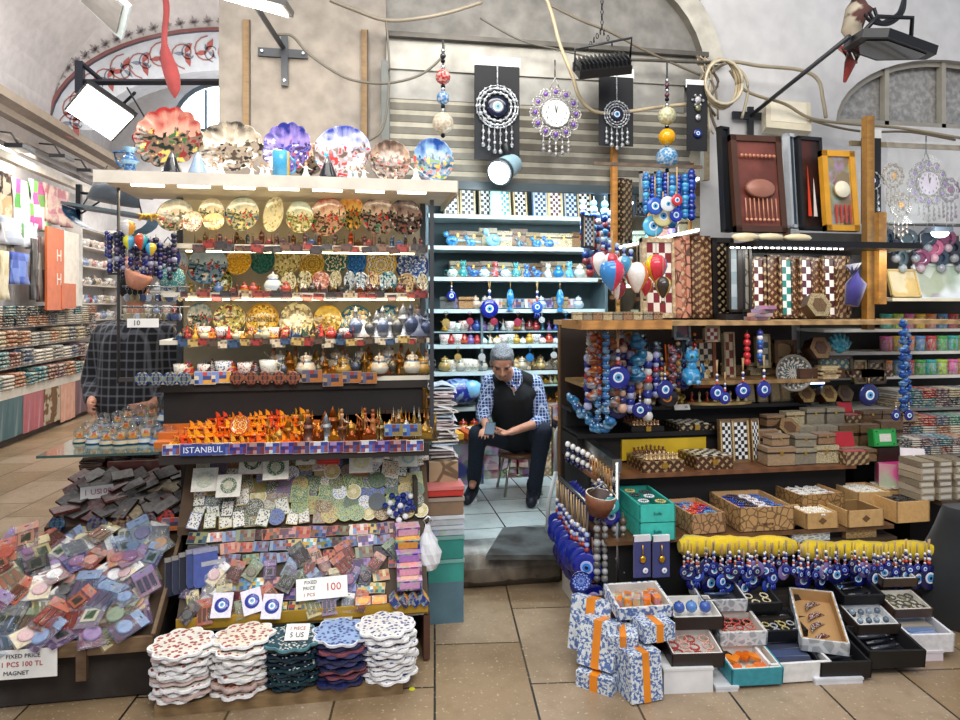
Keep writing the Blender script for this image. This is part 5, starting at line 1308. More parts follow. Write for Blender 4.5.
g=G();g.box((-4.1,(a.y+b.y)/2,(a.z+b.z)/2),(.03,b.y-a.y,a.z-b.z),'d8682c');tw=g.build('hanging_towel','fabric');tag(tw,'orange towel with white letters H beside its white half','towel')
g=G();g.box((-4.1,(b.y+y2)/2,(a.z+b.z)/2+.05),(.026,y2-b.y,a.z-b.z-.1),'f0e6d4');g.box((-4.085,b.y+.15,b.z+.2),(.02,.5,.36),'d8682c');g.build('white_half','fabric',tw)
for(yy,zz)in(((a.y+b.y)/2+.1,a.z-.38),((a.y+b.y)/2+.1,b.z+.42)):text('H',.24,(-4.082,yy,zz),(pi/2,0,pi/2),'f4e8d8',tw)
cs=thing('wall_shelf','white wall shelves full of small cups beyond the towels','shelf',(0,0,0))
ya,yb=atX(76,260,-4.35).y,atX(113,260,-4.35).y
zs=[2.92,2.63,2.32,2.02,1.72,1.45]
for z in zs:g=G();g.box((-4.38,(ya+yb)/2,z),(.24,yb-ya,.02),'f0e8dc');g.build('shelf_board','satin',cs)
for y in(ya,yb):g=G();g.box((-4.38,y,2.1),(.24,.03,1.9),'f0ece4');g.build('side_panel','satin',cs)
CUPC=[('ffffff','white'),('e8a8a0','pink'),('a8b8d8','blue'),('c84a48','red'),('d8c8a8','cream'),('7a6a68','brown')]
for zi,z in enumerate(zs[1:]+[1.2]):
 for i in range(13):
  c,cn=R.choice(CUPC);mk=[CP,JR,TP][R.randrange(3)]
  K.use(mk[0],mk[1],(-4.33,ya+.08+(yb-ya-.16)*i/12,z+.012),(0,0,R.uniform(0,6)),R.uniform(.13,.18),f'{cn} {NM[mk[0]]}, {od(i)} on the {od(zi)} shelf from top beyond the orange towel',None,c)
area('shelf_lamp',(-3.5,10.0,3.4),(-4.4,10.0,1.2),.4,4,60,(1,.95,.88))
sh=thing('back_shelf','grey shelf unit at the end of the hall behind the plaid coat','shelf',(0,0,0))
for k in range(5):g=G();g.box((-3.4,13.7,1.1+.42*k),(1.6,.36,.03),'c8c4bc');g.build('shelf_board','satin',sh)
for x in(-4.2,-2.6):g=G();g.box((x,13.7,1.5),(.04,.36,3.0),'b8b4ac');g.build('side_panel','satin',sh)
for k in range(4):
 for i in range(9):
  c,cn=R.choice(CUPC+FC[:4]);mk=[JR,J2,CP][R.randrange(3)]
  K.use(mk[0],mk[1],(-4.1+.17*i,13.62,1.116+.42*k),(0,0,R.uniform(0,6)),R.uniform(.17,.24),f'{cn} {NM[mk[0]]}, {od(i)} on shelf {["one", "two", "three", "four"][k]} of the unit at the hall end',None,c)
p=atY(112,214,8.0);g=G()
for k in range(12):
 a0,a1=pi+pi*k/12,pi+pi*(k+1)/12
 g.quad((.42*cos(a0),-.2,.22*sin(a0)),(.42*cos(a1),-.2,.22*sin(a1)),(.42*cos(a1),.2,.22*sin(a1)),(.42*cos(a0),.2,.22*sin(a0)),'3a88b8')
g.box((0,0,.02),(.86,.42,.03),'8a9aa0');o=g.build('hanging_canopy','satin',None,p,(0,.15,0));tag(o,'blue boat shaped canopy hanging in the hall beyond the balloons','canopy')
for s_ in(-.3,.3):
 h=G();h.tube([(s_,0,.03),(s_*.4,0,.5)],.008,'5a5a5a',5);h.build('hanging_wire','matte',o)
g=G();g.at((0,0,.12),(0,0,0));g.lathe([(.26,0),(.22,.16),(.1,.24),(0,.26)],16,'6f7a84');g.at();g.build('grey_dome','satin',o)
p=atY(79,204,8.2);o=thing('wall_bracket','thin black wall bracket reaching over the blue canopy','bracket',p)
g=G();g.box((0,0,0),(.05,.05,.42),'2a2c30');g.build('plate','satin',o);g=G();g.tube([(0,0,.12),(.75,0,.08)],.016,'2a2c30',6);g.build('arm','satin',o);g=G();g.tube([(0,0,-.12),(.3,0,.1)],.01,'2a2c30',6);g.build('brace','satin',o)
p=atY(100,113,5.2)
lam=thing('floodlight','glowing square white floodlight hanging below a black bracket near the painted arch','lamp',p)
g=G();g.box((0,0,.018),(.37,.35,.035),'3a3a3c');for_=g.build('housing','satin',lam)
g=G();g.box((0,0,-.004),(.345,.325,.008),'fff6ea');g.build('light_panel','lamp',lam)
for k in range(1,8):g=G();g.box((-.2+.05*k,0,.05),(.008,.3,.035),'3a3a3c')if 0<k<8 else None;g.build('cooling_fin','satin',lam)
rt=Vector((cY,-sY,0));fw=Vector((sY,cY,0));up_=Vector((0,0,1))
X_=(rt*42+up_*18-fw*32.8).normalized();Y_=(rt*38-up_*29+fw*32.8).normalized();Z_=X_.cross(Y_)
lam.rotation_euler=Matrix((X_,Y_,Z_)).transposed().to_euler()
g=G();g.tube([(-.2,.1,.04),(-.1,.1,.3),(.1,.1,.25)],.012,'303034',5);g.build('mount_arm','satin',lam)
d_=Vector((.15,-.5,-.85))
area('floodlight_beam',p+Vector((.02,-.06,-.06)),p+d_,.4,.3,22,(1,.96,.9))
br=thing('lamp_bracket','black horizontal steel arm holding the floodlight before the painted arch','bracket',atY(80,72,5.2))
q=atY(222,82,5.0)-atY(80,72,5.2)
g=G();g.box((0,0,-.04),(.05,.05,.22),'2c2e36');g.build('upright','satin',br);g=G();g.tube([(0,0,-.07),q+Vector((0,0,.0))],.022,'2c2e36',4,False);g.build('arm','satin',br);g=G();g.tube([(.02,0,.05),(.16,0,-.07)],.016,'2c2e36',4,False);g.build('brace','satin',br)
g=G();g.tube([Vector((.3,0,-.09)),Vector((.42,0,-.3)),Vector((.55,0,-.5))],.006,'3a3c44',5);g.build('cable','matte',br)
g=G();P=[]
top=atY(164,-10,4.6);n=14
for k in range(n+1):
 t=k/n;x=top.x+.10*t*t*.6+.012*sin(t*9);z=top.z-(top.z-atY(170,98,4.6).z)*t;w_=.018+.03*max(0,sin((t-.5)*6))*(t>.5)
 if k==n:w_=.004
 P.append((g.vv((x-w_,4.6,z)),g.vv((x+w_,4.6+.01*sin(t*12),z))))
for k in range(n):g.face((P[k][0],P[k][1],P[k+1][1],P[k+1][0]),'c85a58',True)
o=g.build('hanging_ribbon','fabric');o.modifiers.new('thickness','SOLIDIFY').thickness=.004;tag(o,'long salmon red ribbon hanging from above before the arch','ribbon')
COOL=(.80,.93,1)
area('shop_lamp',(1.45,5.3,2.98),(1.45,5.9,0),1.6,.5,62,COOL)
area('shop_lamp',(1.5,4.75,2.5),(1.5,6.6,1.4),1.2,.25,34,COOL)
ws=thing('wall_shelf','pale metal wall shelving filling the back of the small shop','shelf',(0,0,0))
BX0,BX1,BY=.62,2.30,6.25
SHZ=[2.52,2.235,1.955,1.665,1.345,1.10,.78]
for z in SHZ:
 g=G();g.box(((BX0+BX1)/2,BY+.2,z-.02),(BX1-BX0,.42,.035),'c4d4d6');g.build('shelf_board','satin',ws)
for x in(BX0,BX1,1.12):
 if x==1.12:g=G();g.box((x,BY+.2,1.2),(.02,.4,.9),'6a7a80')
 else:g=G();g.box((x,BY+.2,1.55),(.025,.42,2.7),'5a6a70')
 g.build('upright','satin',ws)
g=G();g.box(((BX0+BX1)/2,BY+.42,1.6),(BX1-BX0,.01,2.8),'4a5a5c');g.build('back_sheet','matte',ws)
def mk_board(kind,fr='6a3a1e'):
 """folded game board: frame, chequered field and border inlay; stands in the XZ plane"""
 def f():
  g=G();g.box((0,.05,.5),(.5,.1,1),fr);root=g.build('game_board','inlay_dark' if kind<2 else 'satin')
  c1,c2=[('f0f0ec','14181c'),('e8e4dc','2a8a98'),('e8e0d8','5a2028'),('c8d4e0','2a3a58')][kind%4]
  h=G();nx,nz=4,10
  for i in range(nx):
   for j in range(nz):
    x0=-.17+.34*i/nx;z0=.08+.84*j/nz;h.quad((x0,-.004,z0),(x0+.34/nx,-.004,z0),(x0+.34/nx,-.004,z0+.84/nz),(x0,-.004,z0+.84/nz),c1 if(i+j)%2 else c2)
  h.build('chequered_field','satin',root)
  k=G()
  for x in(-.21,.21):k.box((x,-.004,.5),(.03,.012,.9),'d0b070')
  k.build('border_inlay','inlay',root)
  return tag(root,None,'game board')
 return f
TOPI=[(452,0,'3a2a20'),(468,0,'4a3424'),(487,0,'2a3434'),(504,1,'3a5a58'),(521,0,'4a2a1a'),(541,3,'6a8ab8'),(556,2,'c0a878'),(572,3,'3a6a9a'),(585,0,'2a2a2a')]
for i,(px,k,fr)in enumerate(TOPI):
 z=SHZ[0];K.use(f'brd{k}{fr}',mk_board(k,fr),(XY(px,BY+.15),BY+.15,z),(-.12,0,R.uniform(-.3,.3)),(.30,.30,.33),f'{["black and white", "turquoise", "red and white", "slate blue"][k]} game board, {od(i)} from the left leaning on the top shop shelf')
g=G();g.box((0,0,.5),(.34,.08,1),'8ac8b8');o=g.build('glass_sheet','gloss',None,(XY(496,BY+.1),BY+.1,SHZ[0]),(-.1,0,0),(.30,.3,.33));tag(o,'pale green glass panel between the game boards on the top shop shelf','panel')
h=G();h.box((0,-.045,.5),(.26,.01,.88),'a8e0cc');h.build('inner_sheet','gloss',o)
def mk_bird(c):
 def f():
  g=G();g.ball((0,0,.3),.3,c,10,7,(1.3,.8,.95));root=g.build('bird_figurine','blue_figure')
  h=G();h.ball((-.36,0,.66),.17,c,9,6);h.build('head','blue_figure',root)
  h=G();h.lathe([(.05,0),(0,.16)],6,'e0a030');me=h.mesh('beak','gloss');link('beak',me,root,(-.52,0,.66),(0,-pi/2,0))
  h=G();h.prism([(.25,-.12),(.75,-.2),(.75,.2),(.25,.12)],.3,.38,c);h.build('tail','blue_figure',root)
  h=G();h.ball((.05,-.24,.34),.2,mix(c,'000000',.2),8,5,(1.2,.3,.7));h.build('wing','blue_figure',root)
  return tag(root,None,'figurine')
 return f
BD=('bird',mk_bird('ffffff'))
for i,(px,c,cn,s_)in enumerate(((452,'2a8ac8','bright blue',.16),(471,'3a98c8','blue',.12),(493,'8ac0e0','pale blue',.20),(520,'3a5a68','dark teal',.10),(537,'1a7ac0','azure',.12),(549,'1a6ab0','deep blue',.13))):
 K.use('bird',BD[1],(XY(px,BY+.06),BY+.06,SHZ[1]),(0,0,R.uniform(-.4,.4)),s_,f'{cn} bird figurine, {od(i)} from the left on the second shop shelf',None,c)
IB=[('ib0',mk_box('inlay','8a6a48')),('ib1',mk_box('inlay_dark','6a4028')),('ib2',mk_box('inlay_net','d0b890')),('ib3',mk_box('inlay','b8a888','4a3a28'))]
BCN=dict(ib0='brown inlaid box',ib1='dark wooden box',ib2='cream inlaid box',ib3='grey mosaic box')
for zi,n,s0 in((1,9,.17),(2,9,.16)):
 for i in range(n):
  px=450+135*(i+.5)/n;key,mk=IB[(i*3+zi)%4]
  K.use(key,mk,(XY(px,BY+.26),BY+.26,SHZ[zi]),(0,0,R.uniform(-.1,.1)),(s0*.95,s0,s0*R.uniform(1.0,1.35)),f'{BCN[key]}, {od(i)} from the left at the back of the {["", "second", "third"][zi]} shop shelf')
CT_=('cat',mk_cat('ffffff'))
for i in range(13):
 px=447+138*(i+.5)/13;c,cn=R.choice([('2a90d0','blue'),('5ab0e0','sky blue'),('c84a3a','red'),('2a6ab8','deep blue'),('e8e4dc','white'),('3a9a98','teal')])
 mk=[CT_,JR,BD,TP][R.choice((0,0,1,2,3))];nm=dict(cat='cat figurine',bird='bird figurine',jar='jar',tea='teapot')[mk[0]]
 K.use(mk[0],mk[1],(XY(px,BY+.04),BY+.04,SHZ[2]),(0,0,R.uniform(-.5,.5)),R.uniform(.11,.15),f'{cn} {nm}, {od(i)} from the left on the third shop shelf',None,c)
MC=[('mg%d'%i,MG[i][1])for i in range(4)]
for i in range(15):
 px=443+140*(i+.5)/15;c,cn=R.choice([('e8e0d0','cream'),('c8d8e8','pale blue'),('e0c0a8','peach'),('8aa0c8','blue'),('d8d4d0','grey')])
 key,mk=[MC[i%4],IB[2],JR][R.choice((0,0,0,1,2))];nm={'ib2':'cream inlaid box','jar':'jar'}.get(key,'boxed magnet')
 K.use(key,mk,(XY(px,BY+.05),BY+.05,SHZ[3]+(.05 if key[:2]=='mg' else 0)),(-.12 if key[:2]=='mg' else 0,0,R.uniform(-.2,.2)),.13,f'{cn} {nm}, {od(i)} from the left on the fourth shop shelf',None,c)
EYE=('eye',mk_eye(cl=.25));EYES=('eyes',mk_eye('2456b8',4,'c0a070',.35,.22,True));EYEL=('eyel',mk_eye('0f1f7a',2,'b08a58',.7,.34))
def fishy(c):
 def f():
  g=G();g.tube([(0,0,0),(0,0,-.25)],.012,'b08a58',4);root=g.build('fish_garland','matte')
  h=G();h.ball((0,0,-.55),.3,c,10,8,(.42,.3,1));h.build('fish','blue_figure',root);h=G();h.prism([(-.13,0),(.13,0),(.02,.16),(-.02,.16)],-.02,.02,c);link('tail',h.mesh('tail','blue_figure'),root,(0,0,-.98),(pi/2,0,0));return tag(root,None,'ornament')
 return f
for i,(px,py,L_,c)in enumerate(((490,291,.30,'eye'),(511,288,.27,'fish'),(561,286,.28,'fish'),(538,288,.24,'bunch'),(452,296,.16,'eye'))):
 p=atY(px,py,BY-.06);p.z=SHZ[2]-.04 if i!=4 else SHZ[2]-.04
 key,mk={'eye':EYE,'fish':('fish',fishy('2080c0')),'bunch':EYES}[c]
 K.use(key,mk,(p.x,BY-.06+.03,p.z),(0,0,0),L_,f'blue hanging {c if c != "bunch" else "bead"} charm, {od(i)} listed under the third shop shelf' if 0 else f'{["round evil eye", "blue fish", "long blue fish", "beaded eye", "tiny eye"][i]} charm hanging from the third shop shelf')
RAIN=[('e8e0d0','cream'),('3a5ab0','blue'),('c83a3a','red'),('e0b040','yellow'),('8a6ab0','violet'),('5ab0c0','turquoise'),('d88ab0','pink'),('b8bcc0','silver')]
def rowin(z,Y,px0,px1,n,kms,s0,s1,where,cols):
 for i in range(n):
  key,mk=R.choice(kms);c,cn=R.choice(cols)
  K.use(key,mk,(XY(px0+(px1-px0)*(i+.5)/n,Y),Y,z),(0,0,R.uniform(-.5,.5)),R.uniform(s0,s1),f'{cn} {NM[key]}, {od(i)} from the left {where}',None,c)
g=G();g.box(((BX0+BX1)/2,BY+.12,1.455),(BX1-BX0-.04,.22,.012),'9ab4b8');g.build('glass_insert','gloss',ws)
rowin(1.463,BY+.08,441,585,22,[JR,DV,CP,J2,TS],.09,.12,'on the glass insert of the shop shelving',RAIN)
rowin(SHZ[4],BY+.04,441,585,22,[JR,DV,CP,J2,TP],.09,.12,'on the fifth shop shelf',RAIN)
rowin(SHZ[5],BY+.04,500,588,14,[DV,JR,MS],.11,.15,'on the sixth shop shelf',[('e0d0a8','cream'),('c8a868','golden'),('d8c8b0','ivory')])
rowin(SHZ[5],BY+.20,500,588,12,[DV,JR,MS],.12,.16,'at the back of the sixth shop shelf',[('e0d0a8','cream'),('c8a868','golden'),('b8a888','tan')])
g=G();g.box((XY(558,BY),BY+.1,.965),(.75,.30,.015),'9ab4b0');g.build('glass_insert','gloss',ws)
rowin(.975,BY+.04,538,592,11,[TW,MQ,DV],.09,.12,'on the lower glass insert behind the person',[('e0d890','pale gold'),('a8a878','olive'),('d8c8b0','ivory')])
rowin(SHZ[6],BY+.05,540,600,9,[MQ,TW,JR],.12,.16,'on the lowest shop shelf',[('8a6a38','bronze'),('5a4a30','dark brass'),('c8a868','golden')])
rowin(SHZ[5],BY+.05,441,486,6,[JR,CP],.12,.15,'at the sixth shelf end by the upright',[('c8a868','golden'),('d8d0c0','cream')])
g=G();g.ball((0,0,.3),.5,'1a2a88',14,8,(1,.5,.55));o=g.build('blue_bag','blue_figure',None,(XY(458,BY),BY-.02,.80),None,.42);o.name='glazed_casserole';tag(o,'glossy dark blue painted dish on the shelf beside the seated person','dish')
h=G();h.ball((.28,-.12,.35),.24,'7ab8e0',10,7,(1,.5,.8));h.build('painted_flower','gloss',o)
for i,(px,s_,c,cn)in enumerate(((441,.16,'8a7a60','taupe'),(463,.15,'d8b848','golden'),(474,.15,'e0c868','yellow'))):
 K.use('jar2',J2[1],(XY(px,5.95),5.95,.58),(0,0,0),s_,f'{cn} pot, {od(i)} from the left on the low cabinet beside the seated person',None,c)
lc=thing('low_cabinet','low cabinet with purple crate front beside the seated person','cabinet',(XY(456,5.95),5.95,FZ))
g=G();g.box((0,0,.18),(.42,.34,.36),'3a3a78');g.build('crate','print',lc);g=G();g.box((0,0,.365),(.46,.38,.03),'8a6a48');g.build('top_board','wood',lc)
g=G()
for i in range(5):g.box((-.14+.07*i,-.02*i,.04),(.05,.2,.04),['e08a30','f0b040','c85a28','e8d8c0','d87830'][i])
tag(g.build('orange_packets','satin',None,(XY(462,5.85),5.85,FZ+.385),(.1,0,.3),1.2),'fanned orange packets on the low cabinet beside the seated person','packet').name='packet_fan'
for i in range(6):
 g=G();g.box((0,0,.3),(.17,.3,.6),['7a2a38','8a3a30','6a2030','a08060','7a3a48','b09878'][i]);
 for k in range(4):g.box((0,-.152,.1+.13*k),(.12,.004,.05),['d0a890','3a5a58'][k%2])
 tag(g.build('patterned_box','inlay' if i in(3,5)else 'print',None,(XY(488+17*i,6.1),6.1,FZ)),f'{"checked tan" if i in (3, 5) else "crimson patterned"} tall box, {od(i)} from the left on the floor behind the stool','box')
rt_=thing('round_table','round dark table edge with papers beside the seated person','table',(XY(583,4.9),4.9,FZ))
g=G();g.at((0,0,.60));g.lathe([(.20,0),(.22,.01),(.22,.07),(.21,.075)],28,['14161a','14161a','8a5a3a']);g.build('table_top','satin',rt_)
g=G();g.cyl((0,0,.02),(0,0,.6),.03,n=10,col='7a7c80');g.build('pedestal','metal',rt_);g=G();g.lathe([(.2,0),(.2,.02),(.04,.03)],16,'2a2a2e');g.build('base','satin',rt_)
for i in range(4):
 g=G();g.box((0,0,.004),(.15,.11,.008),['f0f0ee','e0e8ec','d8e0e8','f4f0e8'][i]);tag(g.build('paper_sheet','matte',None,(XY(582,4.9)+.03*(i%2),4.86+.02*i,FZ+.676+.009*i),(0,0,i*.7)),f'{["white", "pale blue", "grey blue", "cream"][i]} paper lying {["lowest", "second", "third", "topmost"][i]} on the round dark table','paper')
g=G();g.tube([(0,0,0),(0,0,.25),(.05,0,.33),(.16,0,.35)],.014,'d0d4d6',8);g.tube([(0,0,0),(-.05,0,-.2),(-.06,0,-.40)],.014,'d0d4d6',8)
o=g.build('bent_tube','satin',None,atY(556,478,4.4));tag(o,'bent white plastic tube standing at the edge of the key ring rack','pipe');o.location.z=.62
g=G();g.at((0,0,0),(0,1.2,.4));g.lathe([(.035,0),(.04,.02),(.04,.12),(.03,.14)],14,'e8eaec');o=g.build('paper_roll','matte',None,(XY(576,4.85),4.85,FZ+.74));tag(o,'white paper roll lying on the round dark table','paper roll')
rs=thing('side_rack','slanting lit rack along the inner side wall of the shop','rack',(0,0,0))
for z in(2.55,2.2,1.85,1.5):
 g=G();g.box((2.45,5.3,z),(.30,1.7,.02),'8a6a4a');g.build('shelf_board','wood',rs);g=G();g.box((2.30,5.3,z+.012),(.012,1.7,.02),'e8f4fa');g.build('lit_edge','lamp_cool',rs)
for y in(4.6,5.3,6.0):g=G();g.box((2.32,y,1.9),(.03,.03,1.6),'b07a38');g.build('post','wood',rs)
for zi,z in enumerate((2.2,1.85,1.5)):
 for i in range(7):
  c,cn=R.choice(RAIN);key,mk=[JR,IB[0],IB[3],CT_][R.randrange(4)]
  K.use(key,mk,(2.40,4.62+.22*i,z+.011),(0,0,1.2),R.uniform(.14,.18),f'{cn} {dict(jar="jar", ib0="box", ib3="box", cat="cat figurine")[key]}, {od(i)} from the front on the {["highest", "middle", "low"][zi]} level of the side rack',None,c)
g=G();g.box((XY(614,4.3),4.3,2.35),(.035,.04,.75),'c8883a');tag(g.build('wooden_post','wood'),'orange wooden post before the side rack of the shop','post')
g=G();g.box((0,0,.2),(.11,.03,.42),'2e241c');g.box((0,-.018,.2),(.085,.006,.37),'453628');tag(g.build('carved_board','inlay_dark',None,(XY(625,4.32),4.32,2.11),(0,0,.5)),'dark carved board leaning beside the orange shop post','board')
for i,(px,py,c1,c2,d)in enumerate(((589,232,'c8d4e0','2a3040','grey blue'),(641,200,'b8c8d4','4a5a70','pale blue'))):
 K.use('cbd%d'%i,mk_board(3,c2),atY(px,py+16,4.5),(0,0,.4),(.2,.25,.22),f'{d} chequered board hanging in the inner corner of the shop')
for i in range(9):
 K.use(BFG_ if 0 else 'cornerbeads',mk_beads(['5a98c8','d8e8f0','2a4a98','c84a4a'],8,.07),atY(583+3.6*i,196+12*(i%3),4.75),(0,0,0),R.uniform(.3,.5),f'blue and white bead strand, {od(i)} from the left beside the shop side rack',None,R.choice(['ffffff','b8d8f0','e8c8d0']))
for i in range(12):
 px=446+12*i;c,cn=R.choice([('3a90d0','blue'),('e8e4dc','white'),('c8485a','red'),('d8b060','gold')])
 K.use('shopkr',mk_keyring('ffffff','c8ccd4'),(XY(px,BY-.03),BY-.025,1.325 if i%2 else 1.645),(0,0,0),R.uniform(.12,.17),f'{cn} keyring, {od(i)} from the left along the front edges of the shop shelves',None,c)
sb=thing('roller_shutter','rolled grey metal shutter across the top of the shop opening','shutter',(0,0,0))
xl,xr=XY(390,4.36),XY(690,4.36);z0=atY(540,185,4.36).z;z1=atY(540,104,4.36).z
g=G();n=7
for k in range(n):
 za=z0+(z1-z0)*k/n;zb_=z0+(z1-z0)*(k+1)/n;zm=(za+zb_)/2
 g.quad((xl,4.37,za),(xr,4.37,za),(xr,4.35,zm),(xl,4.35,zm),'98948a');g.quad((xl,4.35,zm),(xr,4.35,zm),(xr,4.37,zb_-.004),(xl,4.37,zb_-.004),'b0ab9b');g.quad((xl,4.37,zb_-.004),(xr,4.37,zb_-.004),(xr,4.37,zb_),(xl,4.37,zb_),'4a463e')
g.box(((xl+xr)/2,4.40,(z0+z1)/2),(xr-xl,.03,z1-z0),'6a675e');g.build('shutter_slats','sheetmetal',sb)
g=G();g.box(((xl+xr)/2,4.36,z0-.02),(xr-xl,.05,.05),'3a4a50');g.build('bottom_rail','satin',sb)
g=G();g.box((xl-.03,4.33,(z0+z1)/2-.3),(.05,.05,z1-z0+1.0),'6b6f6a');g.build('guide_rail','satin',sb)
g=G();g.box((XY(540,4.35),4.37,3.08),(xr-xl,.02,.20),'9c9a94');tag(g.build('trim_fascia','sheetmetal'),kind='structure')
area('front_lamp',(XY(540,4.0),3.6,3.5),(XY(560,4.4),4.4,2.7),1.6,.2,12,(1,.95,.86))
for i,(px,p0,p1)in enumerate(((246,20,128),(364,30,140))):
 a,b=atY(px,p0,4.38),atY(px,p1,4.38);g=G();g.box((a.x,4.385,(a.z+b.z)/2),(.035,.03,a.z-b.z),'8a6a3a');g.box((a.x+.022,4.38,(a.z+b.z)/2),(.008,.02,a.z-b.z),'3a2a18')
 r=g.build('trim_strip','wood');tag(r,kind='structure')
br=thing('lamp_bracket','black cross shaped steel bracket bolted on the plaster pier','bracket',atY(283,55,4.37))
g=G();g.box((0,0,.01),(.29,.02,.05),'2c3036');g.build('cross_plate','satin',br);g=G();g.box((.01,-.01,-.04),(.04,.02,.30),'2c3036');g.build('upright_plate','satin',br)
q=atY(252,0,3.6)-atY(283,55,4.37);g=G();g.tube([(0,-.02,.04),tuple(q)],.018,'33373c',4,False);g.build('arm','satin',br)
for x,z in((-.12,.01),(.12,.01),(.01,-.16)):g=G();g.cyl((x,-.02,z),(x,-.03,z),.008,n=6,col='b8bcc0');g.build('bolt','metal',br)
lw=thing('floodlight','white floodlight cut by the picture edge above the pier bracket','lamp',atY(252,1,3.55),(radians(12),radians(12),0));lw['label']='white glowing floodlight high above the cross bracket of the pier'
g=G();g.box((0,0,.012),(.36,.3,.03),'6a6a66');g.build('housing','satin',lw);g=G();g.box((0,0,-.008),(.32,.26,.006),'fff4e4');g.build('light_panel','lamp',lw)
area('floodlight_beam',atY(252,4,3.55)+Vector((0,0,-.05)),atY(290,150,4.1),.3,.25,9,(1,.95,.88))
def cable(pts,r,col,label,Y=4.2,name='cable'):
 P=[atY(x,y,Y if not isinstance(Y,(list,tuple))else Y[i])for i,(x,y)in enumerate(pts)]
 Q=[]
 for i in range(len(P)-1):
  p0,p1,p2,p3=P[max(i-1,0)],P[i],P[i+1],P[min(i+2,len(P)-1)]
  for k in range(5):
   t=k/5;Q.append(.5*((2*p1)+(p2-p0)*t+(2*p0-5*p1+4*p2-p3)*t*t+(3*p1-p0-3*p2+p3)*t**3))
 Q.append(P[-1]);g=G();g.tube(Q,r,col,6);return tag(g.build(name,'satin'),label,'cable')
cable([(278,35),(292,36),(310,55),(340,75),(362,82),(390,83),(420,75),(441,58),(444,45)],.008,'6a6458','grey cable sagging from the pier bracket to the red bead string')
cable([(330,0),(350,8),(385,20),(420,18),(450,12),(482,2)],.012,'8a8070','thick beige cable swagging across the top of the pier')
cable([(386,20),(389,60),(388,100),(382,130),(368,141)],.008,'6a6458','cable running down the edge of the pier')
cable([(545,-5),(552,15),(560,45),(572,75),(580,98),(596,112),(625,112),(660,107),(690,104)],.012,'b8a888','beige cable looping down between the clock and the hanging card')
cable([(550,5),(580,20),(610,32),(640,48),(670,62),(700,75)],.008,'6a6050','thin brown cable slanting from the ceiling to the cable tangle')
cable([(590,60),(640,60),(690,62),(735,62)],.010,'4a463e','dark straight cable behind the finned floodlight')
cable([(480,18),(520,40),(560,50),(600,60)],.006,'5a564e','thin dark wire above the wall clock')
for i in range(9):
 x0=700+R.uniform(-6,10);y0=62+R.uniform(-8,8)
 cable([(x0,y0),(x0+R.uniform(2,14),y0+15),(x0+R.uniform(-12,16),y0+38),(x0+R.uniform(-4,22),y0+60+R.uniform(0,25))],R.choice((.005,.007,.009)),R.choice(['b8a888','8a7c64','6a5c48','c8bca0']),f'tangled beige cable, {od(i)} strand from the left above the standing pictures',4.22)
cable([(712,72),(730,62),(760,66),(800,70),(818,80),(823,100),(826,118)],.012,'a89c84','paired beige cable arching over the white wall')
cable([(730,70),(742,88),(758,96),(785,104),(810,118),(850,124),(900,128),(960,138)],.010,'9a8c70','beige cable running below the arched window')
cable([(810,120),(840,128),(870,132),(910,132),(955,140)],.008,'6a5e48','brown cable below the arched window')
cable([(742,118),(748,90),(744,75),(735,66)],.009,'c0b494','short cable bending up from the card board')
g=G()
for k in range(3):g.tube([(.11*cos(a_*pi/9)*(1+.08*k),-.02*k,.16*sin(a_*pi/9)*(1-.06*k))for a_ in range(19)],.010,['b8a888','a89878','c8bca0'][k],6)
tag(g.build('cable_coil','satin',None,atY(721,84,4.15)),'coil of beige cable hanging at the corner of the shop opening','cable')
g=G();g.box((0,0,0),(.30,.08,.22),'d8ceb4');g.box((0,-.042,.02),(.24,.004,.16),'e8dfc8');tag(g.build('junction_box','matte',None,atY(786,118,4.3),(-.3,.1,-.2)),'tilted cream cardboard panel leaning over the standing pictures','box')
g=G();g.box((XY(708,4.3),4.34,2.78),(.04,.05,.5),'9a8c70');tag(g.build('trim_jamb','wood'),kind='structure')
fl=thing('floodlight','black finned floodlight hanging from chains above the hanging eye card','lamp',atY(602,68,4.0),(radians(38),radians(-8),radians(-4)))
g=G();g.box((0,0,0),(.32,.16,.05),'17181b');g.build('housing','satin',fl)
g=G()
for k in range(13):g.box((-.15+.025*k,0,.04),(.006,.15,.04),'1c1e22')
g.build('cooling_fins','satin',fl);g=G();g.box((0,0,-.028),(.28,.13,.006),'d8dce0');g.build('lens','gloss',fl)
g=G();g.tube([(-.17,0,0),(-.17,0,.13),(.17,0,.16),(.17,0,0)],.008,'202226',5);g.build('mounting_frame','satin',fl)
g=G()
for(x0,y0,x1,y1)in((602,-6,602,30),(602,30,586,50),(602,30,614,46)):
 a,b=atY(x0,y0,4.0),atY(x1,y1,4.0);m_=max(2,int((b-a).length/.03))
 for k in range(m_):
  c=a.lerp(b,(k+.5)/m_);g.tube([c+Vector((.008*cos(t*pi/3)*(k%2),.008*cos(t*pi/3)*((k+1)%2),.018*sin(t*pi/3)))for t in range(7)],.003,'3a3a3e',4)
tag(g.build('steel_chain','metal'),'steel chain carrying the black finned floodlight','chain')
sp=thing('spot_lamp','pale blue can spotlight with bright face under the shutter','lamp',atY(503,170,4.15));dr=(Vector((-.45,-.55,-.35))).normalized()
sp.rotation_euler=dr.to_track_quat('Z','Y').to_euler()
g=G();g.lathe([(.05,-.16),(.065,-.14),(.075,0),(.08,.02),(.082,.06)],18,['b8d8e4','a8ccdc','8ab0c0','2a3034']);g.build('can','satin',sp);g=G();g.lathe([(.0,.061),(.07,.062)],18,'e8fcff',capb=False,capt=False);g.build('light_face','lamp_cool',sp);g=G();g.tube([(0,0,-.1),(0,.14,-.1)],.02,'202428',6);g.build('mount','satin',sp)
point('spot_lamp_glow',atY(497,176,4.0),5,COOL,.06)
